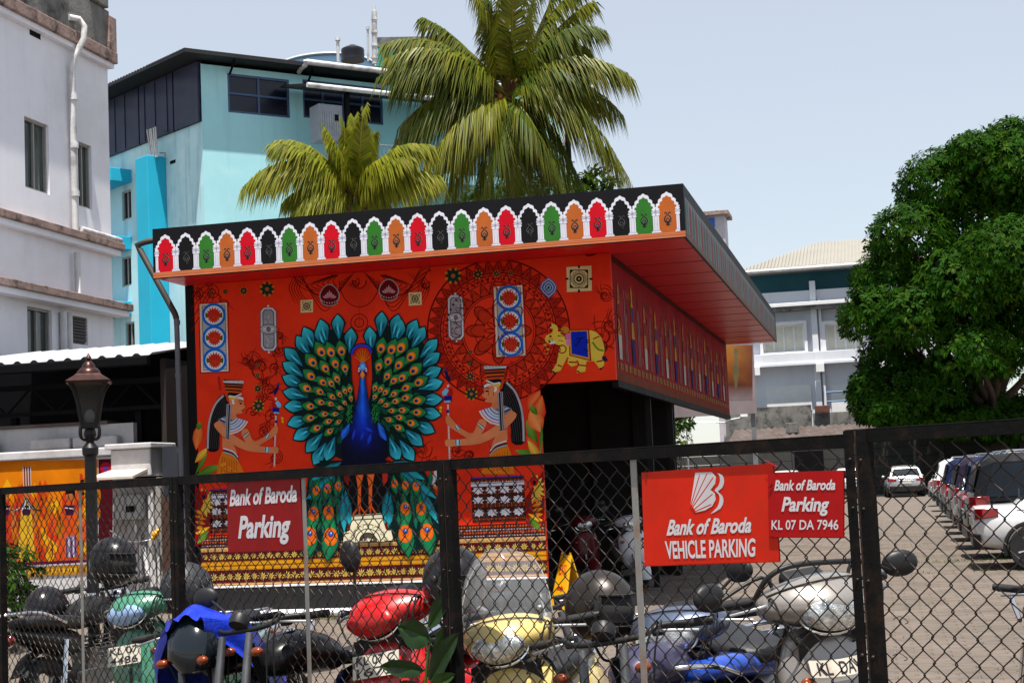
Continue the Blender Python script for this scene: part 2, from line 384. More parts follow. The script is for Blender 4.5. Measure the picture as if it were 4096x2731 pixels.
# ---- front fascia print: pink cornice band and 24 scalloped arches
PF = Plane((0, YC, 0), (0, -1, 0))
fx = Flat(PF)
def Lf(x):  # lower edge of the fascia in the survey
    return 1113+(x-615)*(950-1113)/(2745-615)
zb = ZS-.012
def fpt(X, Z, lay=0): return Vector((X, YC-.002-.0006*lay, Z))
m = MB()
def rect(m, x0, x1, z0, z1, col, lay=0): m.add([fpt(x0, z0, lay), fpt(x1, z0, lay), fpt(x1, z1, lay), fpt(x0, z1, lay)], [(0, 1, 2, 3)], col)
rect(m, XL-.005, XE, zb+.012, zb+.080, C(214, 128, 86)); rect(m, XL-.005, XE, zb+.034, zb+.042, C(176, 76, 40), 1); rect(m, XL-.005, XE, zb+.058, zb+.064, C(190, 92, 52), 1)
m.build('cornice_band', M_printfine, fascia, fix=False)
NA = 24; pitch = (XE-XL-.05)/24.15
cols = [C(205, 10, 34), C(22, 22, 24), C(52, 120, 44), C(190, 100, 44)]
def arch_outline(hw, zs, zt, n=9):
    """multifoil arch, right half mirrored: list of (x,z) from left springing to right springing"""
    pts = []; lob = 9
    for k in range(lob):
        a0, a1 = PI-PI*k/lob, PI-PI*(k+1)/lob
        P0 = Vector((hw*math.cos(a0), (zt-zs)*(1-abs(math.cos(a0))**1.45))); P1 = Vector((hw*math.cos(a1), (zt-zs)*(1-abs(math.cos(a1))**1.45)))
        mid = (P0+P1)/2; d = P1-P0; nn = Vector((-d.y, d.x)).normalized()
        for j in range(6):
            t = j/6; q = P0.lerp(P1, t)+nn*math.sin(PI*t)*.017; pts.append((q.x, zs+q.y))
    pts.append((hw, zs)); return pts
W_ = C(232, 232, 244); W2 = C(196, 196, 216)
z0 = zb+.082
def arch_mesh(col):
    m = MB(); hw = pitch/2
    def P(x, z, lay): return Vector((x, -.002-.0006*lay, z))
    outer = arch_outline(hw*.985, z0+.29, z0+.475); inner = arch_outline(hw*.80, z0+.27, z0+.43)
    # white field behind, coloured opening in front
    pts = [(-hw*.995, z0), (-hw*.995, z0+.24)]+outer+[(hw*.995, z0+.24), (hw*.995, z0)]
    m.poly([P(x, z, 0) for x, z in pts], W_)
    inn = [(-hw*.74, z0), (-hw*.74, z0+.21), (-hw*.70, z0+.25)]+inner+[(hw*.70, z0+.25), (hw*.74, z0+.21), (hw*.74, z0)]
    m.poly([P(x, z, 1) for x, z in inn], col)
    for sx in (-1, 1):   # columns, capitals, bases
        def r(xa, xb, za, zb_, c, lay): m.add([P(sx*xa, za, lay), P(sx*xb, za, lay), P(sx*xb, zb_, lay), P(sx*xa, zb_, lay)], [(0, 1, 2, 3)], c)
        r(hw*.60, hw*1.0, z0, z0+.014, W_, 2); r(hw*.68, hw*1.0, z0+.014, z0+.03, W2, 2); r(hw*.84, hw*.9, z0+.03, z0+.2, W2, 2)
        for zz, rr_ in ((z0+.215, .030), (z0+.245, .034), (z0+.275, .028)):
            m.add([P(sx*hw*.86+rr_*math.cos(a*PI/5), zz+.55*rr_*math.sin(a*PI/5), 3) for a in range(10)], [tuple(range(10))], W_ if zz != z0+.245 else W2)
    # woven dots on the coloured cloth
    for i in range(7):
        for j in range(11):
            x = -hw*.62+hw*1.24*i/6; z = z0+.02+.022*j; d = .0032
            m.add([P(x-d, z, 2), P(x, z-d, 2), P(x+d, z, 2), P(x, z+d, 2)], [(0, 1, 2, 3)], mixc(col, (.02, .02, .02), .35))
    return m
def emblem_mesh():
    m = MB(); zc = z0+.155
    def stroke(pts, wd, col, lay):
        n = len(pts); A = []; B = []
        for i, (x, z) in enumerate(pts):
            a, b_ = pts[max(i-1, 0)], pts[min(i+1, n-1)]; l = math.hypot(b_[0]-a[0], b_[1]-a[1]) or 1; k = wd*(.35+.65*math.sin(PI*(i+.3)/(n-.4)))
            nx, nz = -(b_[1]-a[1])/l*k, (b_[0]-a[0])/l*k; A.append(Vector((x+nx, -.0045-.0004*lay, zc+z+nz))); B.append(Vector((x-nx, -.0045-.0004*lay, zc+z-nz)))
        m.add(A+B, [(i, i+1, n+i+1, n+i) for i in range(n-1)], col)
    K = C(24, 22, 24); S = C(120, 118, 118)
    for ox, cl, ly in ((.004, S, 0), (0, K, 1)):
        for sx in (-1, 1):
            stroke([(sx*(.034*math.sin(t*1.0))+ox, -.052+.098*t/3.1+.0) for t in [3.1*k/10 for k in range(11)]], .005, cl, ly)
            stroke([(sx*(.018*math.sin(t))+ox, -.04+.05*t/3.1) for t in [3.1*k/8 for k in range(9)]], .004, cl, ly)
            stroke([(sx*(.003+.03*k/6)+ox, .046+.022*math.sin(k/6*2.6)) for k in range(7)], .004, cl, ly)
        stroke([(ox, -.07), (ox, -.045), (ox, -.02)], .007, cl, ly); stroke([(ox-.02, -.058), (ox, -.062), (ox+.02, -.058)], .005, cl, ly)
    m.v = [(x*1.15, y, zc+(z-zc)*1.15) for x, y, z in m.v]
    return m
ameshes = []
for c in cols:
    me = arch_mesh(c).mesh('arch_panel', fix=False); me.materials.append(M_printfine); ameshes.append(me)
eme = emblem_mesh().mesh('emblem', fix=False); eme.materials.append(M_printfine)
for k in range(NA):
    o = bpy.data.objects.new('arch_panel', ameshes[k % 4]); COL.objects.link(o); o.parent = kiosk; o.matrix_parent_inverse = Matrix.Translation(-WORLD[kiosk.name])
    o.location = (XL+.03+pitch*(k+.5), YC, 0)
    e = bpy.data.objects.new('emblem', eme); COL.objects.link(e); e.parent = o
# side fascia: the same arches, foreshortened, seen edge-on (teal, maroon and grey)
m = MB(); k = 0; y = YC+.1; cs = [C(70, 110, 104), C(130, 40, 62), C(60, 92, 84), C(116, 60, 60)]
def sp(y, z, lay): return Vector((XE+.002+.0006*lay, y, z))
while y < YB-.4:
    m.add([sp(y, zb+.08, 0), sp(y+.31, zb+.08, 0), sp(y+.31, zb+.50, 0), sp(y, zb+.50, 0)], [(0, 1, 2, 3)], C(120, 122, 126))
    m.add([sp(y+.05, zb+.08, 1), sp(y+.26, zb+.08, 1), sp(y+.26, zb+.40, 1), sp(y+.155, zb+.48, 1), sp(y+.05, zb+.40, 1)], [(0, 1, 2, 3, 4)], cs[k % 4])
    y += .31; k += 1
m.add([sp(YC+.03, zb+.012, 0), sp(YB-.02, zb+.012, 0), sp(YB-.02, zb+.08, 0), sp(YC+.03, zb+.08, 0)], [(0, 1, 2, 3)], C(110, 84, 70))
m.build('side_arches', M_printfine, fasc2, fix=False)
# side panel figures: tall standing figures in niches, borders
m = MB(); r3 = random.Random(11)
QN = [0]
def qp(y, z, lay): QN[0] += 1; return Vector((XR+.002+.003*lay+6e-6*(QN[0]//4), y, z))
def qr(y0, y1, z0_, z1_, c, lay): m.add([qp(y0, z0_, lay), qp(y1, z0_, lay), qp(y1, z1_, lay), qp(y0, z1_, lay)], [(0, 1, 2, 3)], c)
qr(YF+.1, YB-.62, 4.27, 4.35, C(84, 30, 20), 0); qr(YF+.1, YB-.62, 2.79, 2.90, C(130, 66, 40), 0)
y = YF+.15
while y < YB-.9:
    for j in range(3): qr(y+.12*j+.02, y+.12*j+.10, 2.93, 3.02+.03*(j % 2), [C(180, 120, 70), C(150, 60, 50), C(200, 150, 90)][j], 1)
    y += .36
y = YF+.3; k = 0
while y < YB-1.3:
    t = k % 4; h = r3.uniform(.85, 1.05)
    if t in (0, 2):
        sk = [C(196, 130, 60), C(214, 150, 40)][t//2]; ro = [C(206, 196, 190), C(40, 44, 120)][t//2]
        m.poly([qp(y+.12+a, 3.06+h*b_, 2) for a, b_ in ((-.10, 0), (.10, 0), (.13, .35), (.08, .55), (.12, .75), (.05, .82), (.07, .95), (0, 1.04), (-.07, .95), (-.05, .82), (-.12, .75), (-.08, .55), (-.13, .35))], sk)
        m.poly([qp(y+.12+a, 3.06+h*b_, 3) for a, b_ in ((-.11, 0), (.11, 0), (.13, .33), (-.13, .33))], ro)
        m.poly([qp(y+.12+a, 3.06+h*b_, 3) for a, b_ in ((-.06, .55), (.06, .55), (.09, .75), (-.09, .75))], C(60, 60, 130) if t else C(150, 40, 40))
    else:
        for j in range(6): qr(y+.02+.03*j, y+.04+.03*j, 3.06, 3.06+h*(.6+.3*r3.random()), [C(190, 180, 180), C(110, 20, 40), C(170, 120, 70), C(90, 30, 60), C(186, 176, 170), C(140, 60, 40)][j], 2)
    for j in range(5): qr(y+r3.random()*.5, y+r3.random()*.5+.03, 3.1+.2*j, 3.2+.2*j, mixc(C(110, 14, 26), C(180, 60, 50), r3.random()), 1)
    y += .55; k += 1
m.build('figure_frieze', M_printside, sidep, fix=False)
# rain pipe at the left corner
M_pipe = mat('grey_pvc_pipe', C(84, 84, 92), .5, var=.15)
M_pipeb = mat('brown_pvc_pipe', C(50, 43, 38), .6, var=.2)
yp = YF-.05
a = onY(560, 1000, yp); b1 = onY(700, 1255, yp)
pt = MB(); pt.tube([onY(650, 955, yp+.1), onY(580, 968, yp), onY(548, 982, yp), a, b1, onY(706, 1275, yp)], .042, 10); rp = pt.build('rain_pipe', M_pipeb, kiosk, smooth=50)
pt = MB(); pt.tube([onY(706, 1272, yp-.002), onY(708, 1330, yp-.002), Vector((onY(740, 2300, yp).x, yp-.002, .0))], .036, 10); pt.build('down_pipe', M_pipe, kiosk, smooth=50)
for pz in (1290, 1500, 1800): 
    q = onY(708+(pz-1290)*.025, pz, yp); pt = MB(); pt.tube([q+Vector((0, 0, -.03)), q+Vector((0, 0, .03))], .043, 10); pt.build('pipe_clip', M_pipe, kiosk, smooth=50)
pt = MB(); pt.box((XL-.11, YC+.3, ZS+.2), (XL-.012, YB-2, ZS+.32)); pt.build('gutter', mat('gutter_grey', C(120, 122, 126), .5), kiosk, bevel=.01)
# ================================================================== the printed mural on the kiosk front
PW = Plane((0, YF, 0), (0, -1, 0))
def T(ox, oy, s): return lambda pts: [(ox+x*s, oy+y*s) for x, y in pts]
TA = T(700, 1000, .4464); TB = T(1100, 1200, .4464); TC = T(1600, 1000, .574); TD = T(700, 1600, .574); TE = T(1500, 1600, .574)
wall_o = kiosk
K_ = C(14, 12, 14); DR = C(112, 8, 4); SK = C(226, 132, 84); WH = C(226, 226, 230)
# ---- line drawing: mandala, drapery and scrolls
f = Flat(PW, .001, .0003); mx, my = 1994, 1323
LN = C(104, 8, 2); LN2 = C(140, 20, 6)
for r_, wd in ((284, 6), (232, 5), (222, 3), (196, 3), (150, 6), (141, 3), (96, 3), (60, 4)): f.ring(mx, my, r_, wd, LN, 1, 72)
def petals(cx, cy, r0, r1, n, wd, col, lay=1, a0=0., fill=None, amax=2*PI):
    for k in range(n):
        a = a0+amax*k/n; da = amax/n*.5
        pts = []
        for j in range(9):
            t = j/8*2-1; rr = r0+(r1-r0)*(1-abs(t)**1.8); pts.append((cx+rr*math.cos(a+da*t*.95), cy+rr*math.sin(a+da*t*.95)))
        if fill: f.poly(pts, fill, lay)
        f.line(pts, wd, col, lay+1)
petals(mx, my, 236, 280, 40, 3, LN, fill=C(176, 30, 8)); petals(mx, my, 198, 228, 44, 3, LN2); petals(mx, my, 152, 192, 26, 3, LN, fill=C(196, 44, 12)); petals(mx, my, 156, 178, 26, 2.5, LN2, 3)
petals(mx, my, 62, 132, 8, 4, LN, fill=C(198, 46, 14)); petals(mx, my, 66, 112, 8, 3, LN2, 3); petals(mx, my, 20, 56, 10, 3, LN, 3)
for k in range(60): a = 2*PI*k/60; f.ell(mx+209*math.cos(a), my+209*math.sin(a), 5, 5, LN, 2, n=8)
for k in range(80): a = 2*PI*k/80; f.line([(mx+243*math.cos(a), my+243*math.sin(a)), (mx+262*math.cos(a), my+262*math.sin(a))], 2, LN, 4)
f.build('mandala', wall_o); f = Flat(PW, .001)
# fan and drapes at the top centre
cx, cy = 1437, 1120
for k in range(26): a = PI*k/25; f.line([(cx+30*math.cos(a), cy+8+24*math.sin(a)), (cx+78*math.cos(a), cy+8+100*math.sin(a))], 3, LN, 1, True)
f.ring(cx, cy, 80, 3, LN, 1, 30, 0, PI, 1.35); f.ring(cx, cy, 28, 4, LN, 1, 20, 0, PI, 1.2)
for sx in (-1, 1):
    for k in range(5):
        f.line(smoothpts([(cx+sx*(20+12*k), 1090+8*k), (cx+sx*(110+8*k), 1180+16*k), (cx+sx*(230+6*k), 1150-22*k), (cx+sx*(270+4*k), 1085)], 8, False), 3, LN, 1)
        f.line(smoothpts([(cx+sx*(250-14*k), 1090), (cx+sx*(280-10*k), 1150), (cx+sx*(255-14*k), 1215)], 6, False), 3, LN, 1, True)
    for k in range(6): f.line(smoothpts([(cx+sx*(84+4*k), 1100), (cx+sx*(104+22*k), 1122+5*k), (cx+sx*(90+8*k), 1150+4*k)], 5, False), 3, LN, 1)
    f.ring(cx+sx*0, 1290, 26+sx*8, 3, LN, 1, 20)
f.line([(1437, 1215), (1437, 1300)], 4, LN, 1, True)
f.build('drapery', wall_o); f = Flat(PW, .0015)
# scrolls on the left and lower down
rs = random.Random(5)
def scroll(x, y, r_, turns, a0, wd=3):
    f.line([(x+r_*(1-.8*t/20)*math.cos(a0+turns*2*PI*t/20), y+r_*(1-.8*t/20)*math.sin(a0+turns*2*PI*t/20)) for t in range(21)], wd, LN, 1)
for x, y, r_ in ((1010, 1450, 46), (1045, 1470, 70), (985, 1440, 30), (1080, 1560, 40), (1040, 1590, 28), (1090, 1660, 34), (1010, 1650, 26), (1100, 1470, 24), (1060, 1530, 20), (1110, 1400, 30), (1120, 1345, 26), (1690, 1800, 40), (1720, 1850, 30), (1830, 1800, 30), (1880, 1820, 24), (1060, 1720, 40), (1100, 1830, 36), (2420, 1180, 40), (2410, 1350, 70), (2405, 1390, 40), (2440, 1300, 50), (790, 1180, 30), (850, 1170, 34), (900, 1220, 30), (1420, 1130, 20), (1330, 1160, 22), (1560, 1150, 24), (1700, 1140, 22)):
    f = Flat(PW, .0015+rs.random()*.001)
    for j in range(3): scroll(x, y, r_*(1-.28*j), 1.1, rs.uniform(0, 6), 3)
    for j in range(5): a = rs.uniform(0, 6.3); f.line(smoothpts([(x, y), (x+r_*.7*math.cos(a), y+r_*.7*math.sin(a)), (x+r_*1.4*math.cos(a+.3), y+r_*1.4*math.sin(a+.3))], 4, False), 3, LN2, 1, True)
    f.build('scroll', wall_o)
f = Flat(PW, .0015)
f.line(smoothpts([(2330, 1000), (2350, 1022), (2380, 1015), (2402, 992)], 6, False), 7, LN, 1)
for k in range(4):
    f.line(smoothpts([(765, 1190+45*k), (810, 1150+30*k), (850, 1120+14*k)], 6, False), 3, LN, 1)
f.build('garland', wall_o)
# ---- star flowers and tiles
f = Flat(PW, .0035, .0003)
def star(x, y, r_):
    f = Flat(PW, .0045)
    for k in range(8):
        a = PI/8+PI/4*k; f.leaf(x+r_*.45*math.cos(a), y+r_*.45*math.sin(a), x+r_*1.0*math.cos(a), y+r_*1.0*math.sin(a), r_*.36, (C(206, 130, 30), C(190, 96, 20), C(214, 150, 40)), 0)
    for k in range(8):
        a = PI/4*k; f.leaf(x+r_*.12*math.cos(a), y+r_*.12*math.sin(a), x+r_*.9*math.cos(a), y+r_*.9*math.sin(a), r_*.44, (C(20, 70, 60), C(6, 34, 32), C(10, 40, 30)), 2)
    f.ell(x, y, r_*.26, r_*.26, C(196, 30, 20), 4, n=10, cc=C(120, 150, 70)); f.build('star_flower', wall_o)
for x, y, r_ in ((825, 350, 74), (615, 365, 40), (450, 372, 26), (328, 380, 20), (738, 1030, 18), (740, 1122, 25), (742, 1240, 38), (748, 1395, 58)): (x, y), = TA([(x, y)]); star(x, y, r_*.4464)
for x, y, r_ in ((370, 180, 64), (542, 170, 36), (672, 165, 26), (772, 160, 20), (490, 710, 17), (487, 788, 23), (490, 880, 31), (497, 1003, 48)): (x, y), = TC([(x, y)]); star(x, y, r_*.574)
f = Flat(PW, .0045, .0003)
def tile(x, y, h, big=False):
    f = Flat(PW, .0055); sl = -.06*h; CR = C(226, 206, 150); BK = C(38, 28, 20)
    f.poly([(x-h, y-h-sl), (x+h, y-h+sl), (x+h*1.03, y+h+sl), (x-h*.97, y+h-sl)], CR, 0)
    q = h*.74
    if big:
        f.poly([(x-q, y-q), (x+q, y-q), (x+q, y+q), (x-q, y+q)], BK, 1); f.poly([(x-q*.9, y-q*.9), (x+q*.9, y-q*.9), (x+q*.9, y+q*.9), (x-q*.9, y+q*.9)], CR, 2)
    for k in range(16):
        a = 2*PI*k/16; r0, r1 = (.45, .78) if k % 2 == 0 else (.5, 1.0 if k % 4 == 2 else .92)
        if big: f.ell(x+h*.56*math.cos(a), y+h*.56*math.sin(a), h*.10, h*.10, BK, 3, n=8); f.ell(x+h*.56*math.cos(a), y+h*.56*math.sin(a), h*.06, h*.06, CR, 4, n=8)
        else: f.leaf(x+h*.3*math.cos(a), y+h*.3*math.sin(a), x+h*r1*.85*math.cos(a), y+h*r1*.85*math.sin(a), h*.15, (BK, BK, BK), 3)
    for sx in (-1, 1):
        for sy in (-1, 1):
            f.poly([(x+sx*q*.95, y+sy*q*.95), (x+sx*q*.95, y+sy*q*.5), (x+sx*q*.75, y+sy*q*.75), (x+sx*q*.5, y+sy*q*.95)], BK, 3)
    f.ring(x, y, h*.4, h*.08, BK, 4, 20); f.ell(x, y, h*.24, h*.24, BK, 5, n=14); f.ell(x, y, h*.08, h*.08, CR, 6, n=6)
    if big:
        for k in range(4): a = PI/2*k; f.leaf(x+h*.8*math.cos(a), y+h*.8*math.sin(a), x+h*1.12*math.cos(a), y+h*1.12*math.sin(a), h*.2, (BK, BK, BK), 5)
    f.build('ornament_tile', wall_o)
for (x, y), h in ((TA([(1180, 503)])[0], 25), (TC([(105, 340)])[0], 26)): tile(x, y, h)
x, y = TC([(1247, 201)])[0]; tile(x, y, 50, True)
# ---- pink lotus crests and the blue lozenge
f = Flat(PW, .0045, .0003)
for x, y in ((1318, 1175), (1555, 1154)):
    f = Flat(PW, .0055)
    o_ = [(x+36*math.sin(a)*(1-.25*math.cos(a)) if True else 0, y-36*math.cos(a)+(10 if math.cos(a) < -.6 else 0)) for a in [2*PI*k/24 for k in range(24)]]
    f.poly([(x+(px-x)*1.08, y+(py-y)*1.08) for px, py in o_], C(170, 150, 150), 0); f.poly(o_, C(104, 8, 26), 1)
    for k in range(-3, 4): f.leaf(x+3*k, y+18, x+9*k, y-14+abs(k)*8, 10, (C(210, 150, 160), C(150, 60, 80), C(220, 180, 180)), 2)
    for k in range(28): a = 2*PI*k/28; f.ell(x+36*math.sin(a)*(1-.25*math.cos(a))*1.05, y-37*math.cos(a), 3, 3, C(190, 170, 170), 3, n=6)
    f.build('lotus_crest', wall_o)
f = Flat(PW, .0055)
(x, y), = TC([(1035, 262)])
f.poly([(x, y-43), (x+20, y-28), (x+35, y-6), (x+30, y+18), (x+2, y+44), (x-22, y+24), (x-36, y+4), (x-30, y-20)], C(104, 92, 150), 0)
for sc, cl in ((.86, C(176, 186, 220)), (.74, C(70, 60, 120)), (.6, C(150, 180, 214)), (.44, C(80, 70, 140)), (.3, C(110, 190, 220)), (.15, C(40, 40, 100))): f.poly([(x+px*sc, y+py*sc) for px, py in ((0, -43), (20, -28), (35, -6), (30, 18), (2, 44), (-22, 24), (-36, 4), (-30, -20))], cl, 1+int(10*(1-sc)))
f.build('blue_lozenge', wall_o)
# ---- lotus panels
def lotus_panel(quad):
    f = Flat(PW, .005, .0003); (ax, ay), (bx, by), (cx_, cy_), (dx, dy) = quad
    def uv(u, v): return ((ax*(1-u)+bx*u)*(1-v)+(dx*(1-u)+cx_*u)*v, (ay*(1-u)+by*u)*(1-v)+(dy*(1-u)+cy_*u)*v)
    def rc(u0, u1, v0, v1, c, l): f.poly([uv(u0, v0), uv(u1, v0), uv(u1, v1), uv(u0, v1)], c, l)
    rc(-.04, 1.04, -.016, 1.016, C(170, 24, 16), 0); rc(0, 1, 0, 1, C(226, 208, 188), 1); rc(.08, .94, .028, .972, C(52, 52, 58), 2); rc(.10, .92, .036, .964, C(196, 196, 202), 3)
    for j in range(40): f.line([uv(.1, .05+.0225*j), uv(.92, .035+.0225*j)], 1.6, C(110, 110, 120), 4)
    w_ = bx-ax
    for k in range(3):
        x, y = uv(.51, .17+.33*k); R_ = w_*.44
        f.ell(x, y, R_, R_, C(18, 108, 214), 5, n=28); f.ell(x, y, R_*.78, R_*.78, C(232, 232, 236), 6, n=26)
        for sx in (-1, 1): f.poly([(x, y), (x+sx*R_*.68, y-R_*.22), (x+sx*R_*.72, y), (x+sx*R_*.66, y+R_*.26)], C(30, 110, 30), 7)
        for j in range(8):
            a = -PI*.07-PI*.86*j/7; f.leaf(x, y+R_*.05, x+R_*.70*math.cos(a), y+R_*.68*math.sin(a), R_*.24, (C(226, 60, 24), C(170, 14, 24), C(206, 24, 30)), 8+j % 2)
            a = PI*.1+PI*.8*j/7; f.leaf(x, y-R_*.02, x+R_*.62*math.cos(a), y+R_*.72*math.sin(a), R_*.24, (C(226, 70, 24), C(176, 20, 20), C(206, 30, 26)), 8+j % 2)
    f.build('lotus_panel', wall_o)
lotus_panel(TA([(220, 485), (465, 472), (480, 1085), (235, 1095)])); lotus_panel(TC([(652, 255), (852, 245), (875, 733), (672, 745)]))
# ---- silver eye pendants
def eye_pendant(x0, y0, x1, y1, sl):
    f = Flat(PW, .005, .0003); cx_ = (x0+x1)/2; hw = (x1-x0)/2
    def shape(k, l, c):
        w_ = hw*k; t, b = y0+hw*(1-k), y1-hw*(1-k); e = w_*.5
        P = [(cx_-w_, t+e), (cx_-w_+e*.8, t), (cx_+w_-e*.8, t), (cx_+w_, t+e), (cx_+w_, b-e), (cx_+w_-e*.8, b), (cx_-w_+e*.8, b), (cx_-w_, b-e)]
        f.poly([(x+sl*(y-y0), y) for x, y in P], c, l)
    S1, S2, S3 = C(206, 206, 214), C(60, 60, 66), C(150, 150, 158)
    shape(1, 0, S2); shape(.94, 1, S1); shape(.72, 2, S2); shape(.62, 3, S3)
    ym = (y0+y1)/2; rr = random.Random(int(x0))
    for s_ in (-1, 1):
        for k in range(9):
            yy = ym+s_*(y1-y0)*(.16+.022*k); xx = cx_+sl*(yy-y0)+rr.uniform(-.35, .35)*hw; a = rr.uniform(0, 6.3); l = hw*.36
            f.leaf(xx, yy, xx+l*math.cos(a), yy+l*math.sin(a), hw*.22, (S1, S2, S1), 4+k % 2)
    xm = cx_+sl*(ym-y0)
    f.ell(xm, ym, hw*1.05, hw*.62, S2, 6, n=20); f.ell(xm, ym, hw*.98, hw*.5, S1, 7, n=20); f.ell(xm, ym, hw*.86, hw*.36, S2, 8, n=20); f.ell(xm, ym, hw*.78, hw*.3, S1, 9, n=20); f.ell(xm, ym, hw*.28, hw*.28, S2, 10, n=14); f.ell(xm, ym, hw*.16, hw*.16, S3, 11, n=10); f.ell(xm, ym, hw*.08, hw*.08, K_, 12, n=8)
    f.ell(cx_, y0-4, 5, 5, S1, 2, n=10); f.ell(cx_+sl*(y1-y0), y1+4, 5, 5, S1, 2, n=10)
    f.build('eye_pendant', wall_o)
(x0, y0), (x1, y1) = TA([(762, 512), (908, 905)]); eye_pendant(x0, y0, x1, y1, .016)
(x0, y0), (x1, y1) = TC([(330, 312), (441, 628)]); eye_pendant(x0, y0, x1, y1, .022)
# ---- elephant
f = Flat(PW, .005, .0003); YL = C(232, 196, 70); YD = C(196, 132, 30); rb = C(160, 40, 24)
f.poly(smoothpts(TC([(1120, 640), (1190, 570), (1330, 560), (1395, 600), (1425, 690), (1400, 750), (1330, 775), (1200, 762), (1130, 710)]), 4), YL, 0)
for pts in ([(1110, 690), (1170, 735), (1118, 840), (1060, 858), (1062, 835), (1092, 790)], [(1172, 755), (1222, 750), (1236, 800), (1196, 812), (1168, 790)], [(1240, 760), (1300, 772), (1292, 845), (1234, 856), (1230, 836), (1250, 800)], [(1335, 750), (1412, 735), (1425, 795), (1396, 835), (1372, 800)], [(1330, 600), (1400, 610), (1425, 700), (1408, 760), (1350, 770)]):
    f.poly(TC(pts), YL, 1)
for a, b in (((1098, 800), (1128, 812)), ((1240, 800), (1298, 806)), ((1370, 778), (1418, 768)), ((1176, 780), (1230, 782))): f.line(TC([a, b]), 6, rb, 2)
for q in ([(1052, 850), (1090, 862), (1070, 840)], [(1228, 845), (1262, 858), (1240, 836)], [(1385, 826), (1420, 812), (1400, 836)]): f.poly(TC(q), C(20, 20, 40), 3)
f.poly(TC([(1175, 555), (1318, 550), (1334, 775), (1180, 735)]), rb, 4); f.poly(TC([(1182, 562), (1310, 558), (1322, 764), (1188, 730)]), C(214, 150, 40), 5); f.poly(TC([(1190, 568), (1302, 564), (1312, 748), (1196, 722)]), C(12, 40, 190), 6)
for k in range(12): x, y = 1205+90*rs.random(), 585+140*rs.random(); f.leaf(*TC([(x, y)])[0], *TC([(x+24, y-18)])[0], 6, (C(6, 16, 90),)*3, 7)
f.line(smoothpts(TC([(1050, 526), (1078, 538), (1082, 566), (1060, 596), (1034, 606), (1030, 628), (1060, 640)]), 5, False), 20, YL, 2)
f.ell(*TC([(1110, 615)])[0], 27, 27, YL, 3); f.ell(*TC([(1150, 556)])[0], 17, 14, YD, 4); f.line(TC([(1120, 575), (1150, 590), (1160, 620)]), 10, rb, 4); f.ell(*TC([(1190, 640)])[0], 20, 18, C(226, 130, 190), 4); f.ell(*TC([(1175, 600)])[0], 14, 12, C(214, 110, 170), 5)
f.poly(TC([(1040, 640), (1080, 632), (1084, 650), (1046, 656)]), WH, 5); f.ell(*TC([(1105, 598)])[0], 3, 3, K_, 5, n=8); f.ell(*TC([(1048, 520)])[0], 5, 4, C(140, 60, 150), 5, n=8)
f.line(smoothpts(TC([(1340, 640), (1380, 690), (1420, 700)]), 5, False), 7, C(90, 140, 40), 3); f.line(smoothpts(TC([(1345, 620), (1390, 600)]), 3, False), 5, rb, 3)
f.poly(TC([(1405, 745), (1430, 735), (1450, 770), (1432, 778), (1412, 765)]), C(24, 34, 60), 4); f.ring(*TC([(1130, 690)])[0], 16, 5, rb, 4, 12)
for x, y in ((1010, 660), (1030, 690), (1020, 715)): f.ell(*TC([(x, y)])[0], 7, 6, C(206, 140, 50), 1, n=8)
f.build('elephant', wall_o)
